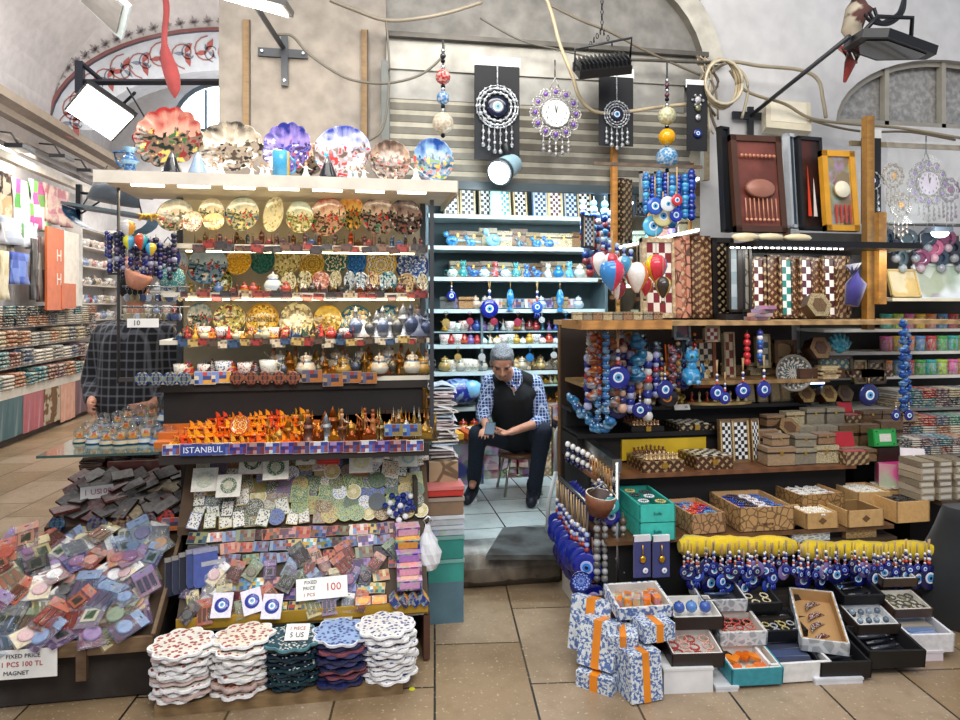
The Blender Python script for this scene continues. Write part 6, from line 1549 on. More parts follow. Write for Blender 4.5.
def string(px,y0,Y,balls,label,top='3a3a3e'):
 a=atY(px,y0,Y);m=mp(px,Y);r=thing('bead_string',label,'bead string',a)
 last=balls[-1];g=G();g.tube([(0,0,0),(0,0,-(last[0]-y0)*m)],.006,top,5);g.build('cord','satin',r)
 for(py,rr,c,mt)in balls:
  g=G();z=-(py-y0)*m;g.ball((0,0,z),rr*m,c,18,12);g.build('large_bead',mt,r);g=G();g.ball((0,0,z+rr*m+.012),.014,'c8ccd0',8,5);g.ball((0,0,z-rr*m-.012),.014,'22262a',8,5);g.build('spacer_bead','metal',r)
material('bead_mosaic',.3,style='vor',scale=60,lo=.4,hi=.7,col2='f0e8d8',k=.5)
string(443,40,4.05,[(56,3,'22262a','gloss'),(77,7.5,'b01820','bead_mosaic'),(98,6.5,'3a78b0','bead_mosaic'),(123,10.5,'b8a890','bead_mosaic')],'string of red, blue and grey mosaic balls hanging before the shutter')
string(667,62,4.05,[(85,2.5,'5a3040','gloss'),(95,2.5,'5a3040','gloss'),(116,9,'a8a878','bead_mosaic'),(137,8.5,'e0a000','gloss'),(158,11,'3a80b0','bead_mosaic')],'string of olive, yellow and blue mosaic balls hanging before the shutter')
def drops(g,x0,x1,z,n,L_,c,Y=-.02):
 for i in range(n):
  x=x0+(x1-x0)*(i+.5)/n;l=L_*(1-.35*abs(i-(n-1)/2)/(n/2))
  g.tube([(x,Y,z),(x,Y,z-l)],.004,c,4)
  for k in range(3):g.ball((x,Y-.005,z-l*(k+1)/3),.010+.003*(k==2),c,6,5,(1,.5,1.2))
def ring(g,r,c,n,rr,Y=-.02,z=0,filig=True):
 for i in range(n):
  a_=2*pi*i/n;g.ball((r*cos(a_),Y,z+r*sin(a_)),rr,c,7,5,(1,.5,1))
 g.tube([(r*cos(2*pi*k/24),Y,z+r*sin(2*pi*k/24))for k in range(25)],rr*.45,c,5)
def card_orn(px0,py0,px1,py1,Y,label,eye,er,cz,rings_,dn,paper=True,yaw=0):
 a=atY((px0+px1)/2,(py0+py1)/2,Y);m=mp((px0+px1)/2,Y);w_=(px1-px0)*m;h_=(py1-py0)*m
 r=thing('wall_ornament',label,'ornament',a,(0,0,-YAW*0+yaw))
 g=G();g.box((0,0,0),(w_,.006,h_),'15171c');g.build('black_card','matte',r)
 if paper:g=G();g.box((0,0,h_/2+.025),(w_*1.05,.004,.06),'e8e6e0');g.build('paper_top','matte',r)
 z=(cz-(.5))*-h_
 g=G()
 for rr,n,br_ in rings_:ring(g,rr*w_,'c8ccd0',n,br_*w_,-.015,z)
 g.tube([(0,-.012,h_/2),(0,-.012,z+rings_[0][0]*w_)],.005,'c8ccd0',5)
 g.build('silver_filigree','silver',r)
 g=G();g.m=Matrix.Translation((0,-.012,z));eyedisc(g,(0,0,0),er*w_,'0c1430',.3);g.m=Matrix();g.build('glass_eye','gloss',r)
 g=G();drops(g,-w_*.38,w_*.38,z-rings_[0][0]*w_,dn,h_*.30,'c8ccd0',-.015);g.build('hanging_drops','silver',r)
card_orn(474,66,520,160,4.2,'large silver eye ornament with drops on a black card above the shop entrance',0,.24,.44,[(.40,16,.05),(.31,14,.045),(.46,20,.03)],6)
card_orn(598,77,634,146,4.2,'silver ring eye ornament on black card below the finned floodlight',0,.2,.55,[(.36,18,.035),(.29,16,.03),(.22,14,.03)],5)
r_=thing('wall_ornament','narrow black card with crystal star ornament near the cable tangle','ornament',atY(697,118,4.15));m=mp(697,4.15)
g=G();g.box((0,0,0),(22*m,.006,66*m),'17191e');g.build('black_card','matte',r_);g=G();g.box((0,0,34*m),(24*m,.004,8*m),'f0eeea');g.build('paper_top','matte',r_)
g=G()
for k,z in enumerate((.11,.06,.0)):g.ball((0,-.015,z),.024-.003*k,'d8d4d8' if k!=1 else '8a8a5a',8,5,(1,.5,1.1))
for k in range(6):a_=k*pi/3;g.ball((.035*cos(a_),-.012,.11+.035*sin(a_)),.010,'d8d8dc',6,4)
g.build('crystals','silver',r_);g=G();g.m=Matrix.Translation((0,-.012,-.10));eyedisc(g,(0,0,0),.03,'10206a');g.m=Matrix();g.build('glass_eye','gloss',r_)
def clock(px,py,rpx,Y,label,stone,metalc,fc='f4f2ec'):
 a=atY(px,py,Y);m=mp(px,Y);R0=rpx*m
 c=thing('wall_clock',label,'clock',a)
 g=G();g.m=Euler((pi/2,0,0)).to_matrix().to_4x4();g.lathe([(R0*.52,0),(R0*.56,.02),(R0*.50,.03),(R0*.48,.022)],36,metalc,capt=False);g.m=Matrix();g.build('bezel','silver',c)
 g=G();g.m=Euler((pi/2,0,0)).to_matrix().to_4x4();g.lathe([(0,.024),(R0*.49,.024)],36,fc,capb=False,capt=False);g.m=Matrix();f=g.build('dial','satin',c)
 for i,t in enumerate(('XII','I','II','III','IV','V','VI','VII','VIII','IX','X','XI')):
  a_=pi/2-i*pi/6;text(t if stone==0 else str((i-1)%12+1 if i else 12),R0*.13,(R0*.38*cos(a_),-.027,R0*.38*sin(a_)),(pi/2,0,0),'2a2a3a',f,'numeral')
 for L_,w_,a_ in((.24,.02,radians(80)),(.34,.014,radians(100))):
  g=G();g.box((0,-.03,R0*L_/2),(R0*w_*1.6,.003,R0*L_),'1a1a20');link('hand',g.mesh('hand','satin'),c,None,(0,pi/2-a_,0))
 for i in range(12):
  a_=2*pi*i/12;p=(R0*.78*cos(a_),-.012,R0*.78*sin(a_));g=G();ring(g,R0*.19,metalc,10,R0*.045,0);ring(g,R0*.12,metalc,6,R0*.03,0);mm=g.mesh('filigree_rosette','silver');k=link('filigree_rosette',mm,c,p)
  g=G();g.ball((0,-.01,0),R0*.085,stone or '6a3a9a',10,6,(1,.5,1));link('purple_stone',g.mesh('purple_stone','gloss'),k)
  k.children[0].name='stone'
 g=G();drops(g,-R0*.6,R0*.6,-R0*.92,5,R0*.62,metalc);g.build('hanging_drops','silver',c)
 g=G();g.tube([(-R0*.2,0,R0*.9),(0,0,R0*1.35),(R0*.2,0,R0*.9)],.004,metalc,5);g.tube([(0,0,R0*1.35),(0,0,R0*2.0)],.004,'6a6a6a',5);g.build('hanging_chain','metal',c)
 return c
clock(555,114,27,4.15,'round white clock in silver filigree with violet stones','6a3aa0','c4c0bc')
pl=thing('lamp_bracket','long slanting dark pole from a wall plate to the black floodlight','bracket',atY(750,116,4.38))
g=G();g.box((0,0,0),(.26,.02,.05),'23262a');g.build('cross_plate','satin',pl);g=G();g.box((0,-.005,-.04),(.04,.02,.2),'23262a');g.build('upright_plate','satin',pl)
q=atY(850,36,3.6)-atY(750,116,4.38);g=G();g.tube([(0,-.01,0),tuple(q)],.014,'2e3034',8);g.build('pole','satin',pl)
fb=thing('floodlight','big black floodlight seen from below at the end of the long pole','lamp',atY(888,47,3.55),(radians(8),radians(9),radians(8)))
g=G();P=[(-.24,-.05),(-.16,-.15),(.20,-.15),(.24,-.05),(.10,.17),(-.16,.17)];g.prism(P,-.02,.03,'0d0e11');g.build('housing','satin',fb);g=G();g.prism([(x*.8,y*.8)for x,y in P],-.026,-.02,'14161a');g.build('lens','gloss',fb)
g=G();g.tube([(-.2,0,.02),(-.12,0,.14),(.12,0,.20),(.16,0,.02)],.014,'0f1013',5);g.build('mounting_frame','satin',fb)
for k in range(3):cable([(862+6*k,12-2*k),(872+4*k,22),(890,24-3*k),(903-2*k,12),(905,-6)],.010,'16181c',f'black lamp cable, {["lower", "middle", "upper"][k]} loop above the big black floodlight',3.7)
g=G();g.tube([(0,0,.26),(.02,0,.12),(-.03,0,0),(.02,0,-.10),(0,0,-.20)],[.05,.08,.06,.045,.01],'5a3a34',7);o=g.build('old_rag','fabric_print',None,atY(856,30,3.75));tag(o,'ragged brown cloth wrapped round the pole end','rag')
g=G();g.tube([(0,0,.1),(.03,0,.0),(-.01,0,-.12)],[.05,.035,.01],'a8382e',7);o=g.build('old_rag','fabric',None,atY(846,62,3.75));tag(o,'small red rag dangling under the big black floodlight','rag')
rs2=thing('market_stall','tiered dark souvenir stall of inlaid boxes and evil eyes right of the shop step','stall',(0,0,0));rs2['label']='tiered dark stall of inlaid boxes and hanging evil eyes beyond the shop step'
RX0,RX1=1.24,2.80
def bd(name,c,d,col,mat='satin'):g=G();g.box(c,d,col);return g.build(name,mat,rs2)
cxm=(RX0+RX1)/2;wd=RX1-RX0
bd('table_body',(cxm,3.68,.26),(wd,.68,.50),'15120f','matte');bd('table_top',(cxm,3.66,.52),(wd+.04,.74,.02),'6a4a30','wood')
bd('riser',(cxm,3.86,.65),(wd,.44,.24),'120f0d','matte');bd('wood_ledge',(cxm,3.82,.78),(wd,.54,.02),'7a4e30','wood')
bd('yellow_riser',(XY(666,3.8),3.83,.865),(.52,.02,.12),'d8b428');bd('riser',(cxm,3.99,.87),(wd,.30,.16),'1a1512','matte');bd('black_ledge',(cxm,3.97,.955),(wd,.34,.025),'0f0e0e')
bd('riser',(cxm,4.09,1.02),(wd,.09,.10),'0f0d0c','matte');bd('black_ledge',(cxm,4.05,1.08),(wd,.19,.02),'121010')
bd('wood_shelf',(cxm+.02,3.97,1.245),(wd,.34,.022),'b08a58','wood');bd('wood_shelf',(cxm+.33,3.78,1.60),(wd+.85,.42,.025),'c09a68','wood')
bd('back_board',(2.3,4.16,1.85),(1.1,.02,.5),'2a1e16','matte');bd('back_board',(cxm,4.16,1.1),(wd,.02,1.0),'2a1e16','matte')
for x,h_ in((RX0+.01,1.6),(RX1-.01,2.3),(2.0,2.0)):bd('post',(x,4.19,h_/2),(.035,.035,h_),'8a6238','wood')
bd('side_board',(1.215,3.70,.13),(.012,.66,.25),'e8e6de');bd('side_trim',(1.209,3.70,.17),(.006,.66,.012),'3a3630');bd('side_board',(1.235,3.70,.38),(.012,.66,.26),'2a2420')
K7=K
IBX={'ibA':mk_box('inlay','7a4a28','2a1c14'),'ibB':mk_box('inlay_dark','4a2818','2a160c'),'ibC':mk_box('inlay_net','c8b890','5a4028'),'ibD':mk_box('inlay','6a6258','2a241c')}
IBN={'ibA':'brown mosaic box','ibB':'dark walnut box','ibC':'cream star pattern box','ibD':'grey mosaic box'}
def hexbox(c,mat='inlay_net'):
 def f():
  P=[(.5*cos(k*pi/3),.5*sin(k*pi/3))for k in range(6)]
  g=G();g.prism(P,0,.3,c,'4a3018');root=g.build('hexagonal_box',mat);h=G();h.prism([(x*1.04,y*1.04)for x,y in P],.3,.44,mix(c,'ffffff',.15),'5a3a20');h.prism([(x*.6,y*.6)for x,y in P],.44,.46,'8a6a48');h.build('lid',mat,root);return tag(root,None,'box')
 return f
IBX['hexA']=hexbox('c8b080');IBN['hexA']='hexagonal inlaid box'
def bx(key,px,Y,z,sx,sy,sz,lab,rz=0,col=None,rx=0):
 return K.use(key,IBX[key],(XY(px,Y),Y,z),(rx,0,rz),(sx,sy,sz),lab,None,col)
def piece_mk(kind,c):
 def f():
  pr={'pawn':[(.3,0),(.3,.1),(.14,.2),(.10,.5),(.2,.56),(.2,.75),(.0,.9)],'rook':[(.34,0),(.34,.1),(.2,.25),(.18,.8),(.26,.85),(.26,1.05)],'bishop':[(.34,0),(.34,.1),(.16,.3),(.12,.85),(.22,.95),(.18,1.15),(0,1.35)],'king':[(.36,0),(.36,.12),(.18,.3),(.14,1.0),(.26,1.12),(.2,1.4),(.06,1.45),(.05,1.6)]}[kind]
  g=G();g.lathe(pr,8,c);return tag(g.build('chess_'+kind,'gloss'),None,'chess piece')
 return f
def chess_set(tagn,px,Y,z,s_,cases,dark,light,where,box_h=.06,thin=False,rz=0):
 c=Vector((XY(px,Y),Y,z));r=thing('chess_box',f'{cases[1]} chess box laid out with pieces {where}','chess box',c,(0,0,rz))
 g=G();g.box((0,0,box_h/2),(s_,s_,box_h),cases[0]);g.build('case','inlay_dark' if not thin else 'satin',r)
 g=G();q=s_*.84/8
 for i in range(8):
  for j in range(8):g.quad((-s_*.42+i*q,-s_*.42+j*q,box_h+.002),(-s_*.42+(i+1)*q,-s_*.42+j*q,box_h+.002),(-s_*.42+(i+1)*q,-s_*.42+(j+1)*q,box_h+.002),(-s_*.42+i*q,-s_*.42+(j+1)*q,box_h+.002),'d8c49a' if(i+j)%2 else '4a2c1a')
 g.build('playing_field','satin',r)
 g=G();g.box((0,-s_/2-.006,box_h*.6),(.03,.012,.028),'d8b050');g.build('clasp','metal',r)
 R_=Matrix.Rotation(rz,3,'Z')
 for side,(colr,cn)in enumerate((light,dark)):
  for row in range(2):
   for i in range(8):
    kind='pawn' if row==(1 if side==0 else 0)else['rook','bishop','bishop','king','king','bishop','bishop','rook'][i]
    j=row if side==0 else 6+row
    p=c+R_@Vector((-s_*.42+(i+.5)*q,-s_*.42+(j+.5)*q,box_h+.003))
    K.use(f'pc{kind}',piece_mk(kind,'ffffff'),p,(0,0,0),s_*.115 if kind=='pawn' else s_*.13,f'{cn} chess {"pawn" if kind == "pawn" else "piece"}, {od(i)} in the {["front", "rear"][0 if (row == 0) else 1]} {"light" if side == 0 else "dark"} row {where}',None,colr)
chess_set('a',655,3.70,.79,.24,('4a2c1c','brown walnut'),('6a3a1e','brown'),('e0bc88','tan'),'on the ledge above teal boxes')
chess_set('b',641,3.915,.968,.20,('17120f','black'),('8a5030','reddish'),('d8a878','wooden'),'on the black upper ledge',.03,True)
def closed_board(px,Y,z,s_,c,lab,rz=0,box_h=.07):
 r=thing('game_box',lab,'game box',(XY(px,Y),Y,z),(0,0,rz));g=G();g.box((0,0,box_h/2),(s_,s_,box_h),c);g.build('case','inlay_dark',r)
 g=G();q=s_*.8/6
 for i in range(6):
  for j in range(6):g.box((-s_*.4+(i+.5)*q,-s_*.4+(j+.5)*q,box_h+.002),(q*.96,q*.96,.004),'f0ead8' if(i+j)%2 else '2a1a12')
 g.build('chequered_field','satin',r);g=G();g.box((0,-s_/2-.005,box_h*.6),(.03,.012,.03),'d8b050');g.build('clasp','metal',r);return r
closed_board(705,3.70,.79,.22,'4a2c1c','brown wooden game box with white squares beside the walnut chess box')
closed_board(688,3.92,.968,.22,'141212','flat black game box with white squares on the black upper ledge',0,.03)
for i,(px,w_)in enumerate(((729,.10),(742,.12),(757,.06))):
 K.use(f'bgs{i}',mk_board(0 if i!=1 else 0,'4a2814'),(XY(px,3.72),3.72,.79),(-.08,0,.1*i),(w_*2,.3,.25),f'backgammon board with black and white squares, {od(i)} of three standing on the wood ledge')
L1=[(776,'ibA',.15,.10,None),(800,'ibD',.13,.09,None),(822,'ibC',.13,.10,None),(848,'ibD',.12,.08,'c8b8a8'),(872,'ibB',.13,.07,None)]
for i,(px,k,s_,h_,c)in enumerate(L1):
 bx(k,px,3.65,.79,s_*1.1,s_,h_*1.25,f'{IBN[k]}, {od(i)} from the left in the front row of the wood ledge',R.uniform(-.1,.1),c)
for i,(px,k,s_)in enumerate(((766,'ibA',.11),(784,'ibC',.11),(803,'ibD',.12),(824,'ibD',.12),(845,'ibB',.12),(866,'ibB',.12),(888,'ibB',.13))):
 bx(k,px,3.765,.79,s_*1.05,s_*.8,s_*1.9,f'{IBN[k]}, {od(i)} from the left in the rear row of the wood ledge',R.uniform(-.1,.1))
for i,(px,k,s_)in enumerate(((776,'ibA',.12),(802,'ibD',.13),(822,'ibA',.12))):
 bx(k,px,3.66,.79+[.10,.09,.10][i]*1.06+.002,s_*.95,s_*.95,s_*.6,f'{IBN[k]} stacked on the ledge front row, {od(i)} from left',R.uniform(-.15,.15))
bx('hexA',783,3.80,.93,.13,.13,.2,'brown hexagonal inlaid box standing behind the stacked boxes',0,'b09878',.9)
def redbox(px,Y,z,s_,lab):
 r=thing('jewellery_box',lab,'box',(XY(px,Y),Y,z),(0,0,.05));g=G();g.box((0,0,.25*s_),(s_,s_*.7,.5*s_),'5a4030',top='a02028');g.build('body','inlay_dark',r)
 g=G();g.box((0,-.0,.505*s_),(s_*.88,s_*.58,.02*s_),'b01c2a');g.build('red_lining','fabric',r)
 g=G();g.at((0,s_*.36,.5*s_),(-.25,0,0));g.box((0,0,.33*s_),(s_,.08*s_,.66*s_),'6a4a34');g.box((0,-.05*s_,.33*s_),(s_*.88,.03*s_,.56*s_),'b01c2a');g.build('open_lid','satin',r)
redbox(851,3.60,.79,.15,'open box with a bright red lining beside the pink carton');redbox(850,3.88,.968+.0,.11,'small open red lined box beneath the big navy eye')
g=G();g.box((0,0,.5),(1,.5,1),'1f8a3a');g.box((0,-.26,.5),(.9,.02,.9),'2aa048');g.box((0,-.275,.5),(.5,.02,.45),'d8d8c8')
for sx in(-.36,.36):
 for sz_ in(.14,.86):g.box((sx,-.275,sz_),(.07,.02,.07),'0a3a18')
o=g.build('domino_carton','satin',None,(XY(883,3.62),3.62,.875),(-.15,0,-.05),(.145,.1,.10));tag(o,'bright green printed carton leaning before the dark boxes','box');o.name='green_carton'
g=G();g.box((0,0,.04),(.14,.10,.08),'2a1a14');tag(g.build('leather_box','satin',None,(XY(883,3.64),3.64,.79)),'dark leather box under the green carton','box')
g=G();g.box((0,0,.05),(.2,.14,.10),'17130f');o=g.build('leather_box','inlay_dark',None,(XY(906,3.70),3.70,.79));tag(o,'black carved box at the far end of the wood ledge','box')
for i,(px,k,s_,h_)in enumerate(((772,'ibA',.12,.08),(792,'ibC',.12,.10),(812,'ibD',.12,.12),(832,'ibD',.12,.12),(868,'ibB',.13,.09),(888,'ibB',.12,.09),(906,'ibA',.11,.07))):
 bx(k,px,3.88,.968,s_,s_*.8,h_,f'{IBN[k]}, {od(i)} from the left on the black ledge',R.uniform(-.1,.1))
for i,px in enumerate((750,763,776,786)):
 g=G();g.box((0,0,.5),(.8,.12,1),'8a7048');g.box((0,-.065,.5),(.62,.02,.8),'c8b080');o=g.build('photo_stand','inlay',None,(XY(px,4.02),4.02,1.092),(-.15,0,.1),(.09,.1,.12));tag(o,f'small inlaid photo frame, {od(i)} from the left on the highest black ledge','frame')
for i,(px,c)in enumerate(((800,'c8b070'),(822,'d8c488'),(838,'6a5a40'))):
 bx('hexA',px,4.0,1.12,.115,.115,.17,f'{["cream", "pale gold", "dark"][i]} hexagonal box, {od(i)} from the left standing on the highest black ledge',0,c,1.2)
g=G()
for i in range(80):g.ball((R.uniform(-.14,.14),R.uniform(-.06,.06),.012+R.uniform(0,.05)),R.uniform(.010,.020),R.choice(['c8a850','d8c880','8a7a38','e8e0c0']),7,5)
tag(g.build('golden_charm_heap','brass',None,(XY(660,4.0),4.01,1.095)),'heap of small golden charms on the highest black ledge','charms',None,'stuff')
g=G()
for i in range(14):g.lathe if 0 else None
for i in range(16):
 px=692+54*(i%8)/7;row=i//8
 K.use('pcking',piece_mk('king','ffffff'),(XY(px,3.98+.05*row),3.985+.05*row,1.108),(0,0,0),.036,f'{["red", "cream"][i % 2 if i < 4 else 1]} chess figure, {od(i % 8)} from the left in the {["front", "rear"][row]} row of the long oval board',None,['c83a28','e8dcb8'][i%2 if i<4 else 1])
g=G();g.prism([(.22*cos(k*pi/12),.085*sin(k*pi/12))for k in range(24)],0,.016,'c8a868');o=g.build('oval_board','wood',None,(XY(719,4.0),4.01,1.091));tag(o,'long oval wooden board carrying red and cream chess figures','board')
sign('small white price card before the golden charms','sign',(XY(682,3.94),3.94,1.085),(radians(60),0,0),.10,.035,[('25',.25,0,.6,'3a3a3a')],'price_sign')
for i,px in enumerate((762,776,790,806,820)):
 bx(['ibA','ibC','ibD','ibA','ibC'][i],px,4.08,1.092,.085,.07,.075,f'little {IBN[["ibA", "ibC", "ibD", "ibA", "ibC"][i]]}, {od(i)} from the left at the back of the highest ledge')
lb=thing('light_tube','bluish white light tube glowing behind the hexagonal boxes','lamp',(XY(812,4.0),4.02,1.205));g=G();g.box((0,0,.008),(.2,.03,.02),'3a4a6a');g.build('housing','satin',lb);g=G();g.cyl((-.09,-.012,0),(.09,-.012,0),.008,n=8,col='a8c8ff');g.build('tube','lamp_cool',lb)
def frame_pic(px0,py0,px1,py1,Y,fc,inner,lab,mat='inlay',rz=0,lean=-.06,checks=None,thick=.03,name='inlaid_picture',cat='frame',fmat='wood',fw=.14):
 a,b=atY(px0,py1,Y),atY(px1,py0,Y);w_,h_=b.x-a.x,b.z-a.z
 r=thing(name,lab,cat,((a.x+b.x)/2,Y,a.z),(lean,0,rz));e=fw*min(w_,h_)
 g=G();g.box((0,0,e/2),(w_,thick,e),fc);g.box((0,0,h_-e/2),(w_,thick,e),fc);g.box((-w_/2+e/2,0,h_/2),(e,thick,h_),fc);g.box((w_/2-e/2,0,h_/2),(e,thick,h_),fc);g.build('border',fmat,r)
 g=G();g.box((0,.004,h_/2),(w_-e,thick*.5,h_-e),inner)
 g.build('panel',mat,r)
 if checks:
  h=G();nx,nz,c1,c2=checks
  for i in range(nx):
   for j in range(nz):
    x0=-w_/2+e*1.1+(w_-2.2*e)*i/nx;x1=x0+(w_-2.2*e)/nx;z0=e*1.1+(h_-2.2*e)*j/nz;z1=z0+(h_-2.2*e)/nz;y=-thick*.3
    h.quad((x0,y,z0),(x1,y,z0),(x1,y,z1),(x0,y,z1),c1 if(i+j)%2 else c2)
  h.build('chequered_field','satin',r)
 return r
frame_pic(669,345,688,384,3.98,'201812','201812','black and white chequered board behind the lion pendant',checks=(4,8,'ece8e0','16120f'));
for o in list(bpy.data.objects)[-1:]:pass
frame_pic(692,339,716,388,3.96,'a85a20','6a3a18','orange wood chess board standing behind the blue cat',checks=(4,7,'e8dcc0','2a1a12'))
frame_pic(704,326,719,342,3.72,'b8a888','c8b898','small cream frame with red squares hanging above the orange chess board',checks=(3,3,'e8e0d0','8a2a28'))
frame_pic(673,323,690,340,3.72,'8a8f94','3a4a58','grey framed seascape picture hanging under the wooden shelf',mat='print_fine')
frame_pic(724,332,735,385,3.98,'c8b890','3a2a20','narrow inlaid frame with red squares beside the red beads',checks=(2,6,'e0d0a8','8a2a20'))
frame_pic(756,334,770,368,3.98,'c8b888','e0d8c0','inlaid frame with cream tiles above the eye pendants',checks=(2,5,'e8e4d0','4a6a78'))
frame_pic(774,340,796,366,3.99,'8a6a48','b89a70','brown mosaic frame behind the big round mosaic dish',mat='inlay_net')
frame_pic(817,356,852,378,3.92,'5a4a38','4a6a6a','low dark frame with turquoise figure above the inlaid boxes',mat='inlay')
frame_pic(853,360,866,384,3.98,'a89868','8a6a48','small patterned frame left of the round eye, on wooden shelf',mat='inlay_dark')
frame_pic(867,360,885,384,4.00,'5a4830','3a2a1c','dark brown patterned frame behind the big navy eye',mat='inlay_dark')
md=plate(793,373,18.5,3.84,iznik('d8d4cc',['4a4a4e','2a6a78','a8863a'],16,rim='8a8478',seed=1),'big round mosaic dish with dark sun rays on the wooden shelf',-8,0,1,0,14,48,'satin','dish','mosaic_dish')
bx('hexA',811,3.86,1.42,.14,.14,.22,'hexagonal box with star lid propped above the mosaic dish',0,'a08868',1.3)
g=G();g.box((0,0,.03),(.3,.2,.06),'5a3a24');tag(g.build('wooden_box','wood',None,(XY(812,3.9),3.9,1.257)),'wooden box beneath the hexagonal star lid box','box')
bd('prop_block',(XY(811,3.92),3.92,1.37),(.06,.04,.12),'2a1e16','matte')
def shell(c):
 def f():
  g=G()
  for i in range(7):
   a_=-1.2+2.4*i/6;g.tube([(0,0,0),(.25*sin(a_),-.08,.3*cos(a_)),(.5*sin(a_),0,.55*cos(a_)+.1)],[.05,.10,.06],jit(c,.15),6)
  g.ball((0,-.02,.05),.16,c,8,6);return tag(g.build('coral_figure','blue_figure'),None,'ornament')
 return f
K.use('shell',shell('1f9ab0'),(XY(839,3.86),3.86,1.42),(0,0,0),.17,'turquoise coral figure above the low dark frame',None,None)
K.use('cat',CT_[1],(XY(691,3.62),3.62,1.257),(0,0,0),.20,'big blue glass cat with yellow eyes before the orange chess board',None,'2a90c8')
for i in range(6):
 g=G();g.box((0,0,.006),(.11,.08,.012),['c8b080','b89868','d8c498','a88858','c8b080','d0b888'][i]);tag(g.build('wooden_plaque','inlay',None,(XY(826+(i%2)*3,3.80),3.80+.01*(i%3),1.258+.0125*i),(0,0,R.uniform(-.2,.2))),f'thin wooden plaque, {["lowest", "second", "third", "fourth", "fifth", "topmost"][i]} of the pile beside the round dish','plaque')
for i in range(3):
 g=G();g.box((0,0,.02),(.16,.1,.04),'3a2418');tag(g.build('walnut_box','inlay_dark',None,(XY(858+9*i,3.86),3.86,1.258)),f'flat walnut box, {od(i)} behind the big navy eye','box')
def hang(key,mk,px,py0,Y,s_,lab,col=None):return K.use(key,mk,atY(px,py0,Y),(0,0,R.uniform(-.15,.15)),s_,lab,None,col)
BFG=('birds',mk_hanging_figures('1f6fae',11));BFG5=('birds5',mk_hanging_figures('c8783a',6))
BDM=('beadm',mk_beads(['e8e4e0','2a3a90','e8e4e0','c83a3a','8a8a8e','2a3a90'],9,.07));BDB=('beadb',mk_beads(['2a80c0','1a5a98','4aa8d8'],10,.08))
hang(*BFG,606,330,3.58,.46,'thick garland of bright blue birds hanging at the passage corner',None)
hang(*BFG,598,345,3.62,.42,'second garland of blue birds behind the thick one at the passage corner',None)
for i,(px,c,cn)in enumerate(((592,'c8a878','tan'),(597,'e8883a','orange'),(614,'d8c8b0','beige'),(620,'8a3a48','maroon'),(630,'c8a888','sand'),(640,'5a3a5a','plum'))):
 hang(*BFG5,px,328+4*(i%3),3.60+.02*i,.40-.04*(i%2),f'{cn} coloured figure garland, {od(i)} from the passage corner under the wooden shelf',c)
for i in range(9):
 c,cn=R.choice([('ffffff','white and blue'),('c8d0ff','bluish'),('ffd0b8','rosy')]);hang(*BDM,588+8.5*i,330+R.uniform(0,25),3.66,R.uniform(.25,.42),f'{cn} bead string, {od(i)} from the passage corner under the wooden shelf',c)
EYEB=('eyeb',mk_eye('1a2a90',4,'c8a878',.5,.30));EYED=('eyed',mk_eye('141f78',3,'c8a878',.3,.42));EYEN=('eyen',mk_eye('10184a',3,'b09060',.35,.5))
TURT=lambda:mk_hanging_figures('1f7aa0',3)()
for i,(px,py,s_,k,d)in enumerate(((618,328,.22,EYEB,'small eye pendant near the yellow board'),(640,390,.105,EYED,'large cobalt eye pendant below the turquoise turtles'),(665,366,.125,EYED,'large cobalt eye pendant under striped beads'),(717,360,.15,EYEB,'eye pendant beside the orange chess board'),(743,358,.15,EYEB,'eye pendant on the red bead string'),(764,355,.16,EYEB,'navy eye pendant before the cream tiles'),(725,372,.12,EYEB,'tiny eye pendant near the narrow inlaid frame'))):
 hang(k[0],k[1],px,py,3.57,s_,d)
hang('turtles',mk_hanging_figures('1f7aa0',3),638,330,3.60,.30,'three turquoise turtles hanging on one cord','8ad0e0')
hang('redbeads',mk_beads(['c82a30'],5,.10),747,330,3.6,.2,'red bead string before the inlaid frames')
hang('bluebeads',mk_beads(['2a3a90','e8e8f0','2a6ab8'],7,.09),760,328,3.6,.2,'blue and white bead string before the inlaid frames')
o=K.use('bigeye',mk_eye('101c5c',0,'c8a878',.3,.62),atY(869,378,3.56),(0,0,0),.105,'big navy glass eye hanging before the walnut boxes at far end');
hang(*BFG,903,318,3.56,.55,'long garland of blue birds at the far end of the stall','5aa0d8');hang(*BFG,907,330,3.58,.5,'second blue bird garland overlapping the long one at the far end','4a88c8')
for i,px in enumerate((896,909)):K.use('eyed',EYED[1],atY(px,402,3.54),(0,0,0),.075,f'small round eye, {od(i)} below the blue bird garland at the far end')
frame_pic(626,332,632,378,3.9,'d8a828','b88a20','narrow yellow board behind the hanging turtles',mat='satin')
frame_pic(592,340,596,385,3.92,'c89a30','a87a20','narrow golden strip board at the passage corner',mat='satin')
g=G();g.box((XY(615,3.5),3.50,1.60),(.48,.34,.045),'c08848');o=g.build('wooden_tray','wood');tag(o,'thick orange wood tray edge under the hot air balloon ornaments','tray')
g=G();g.box((XY(615,3.5),3.67,1.5),(.03,.02,.2),'8a5a2a');g.build('support','wood',o)
for i in range(9):
 px=577+10*i
 bx(['ibC','ibD','ibA'][i%3],px,3.40,1.623,.048,.04,.05,f'tiny {IBN[["ibC", "ibD", "ibA"][i % 3]]}, {od(i)} from the left on the orange wood tray')
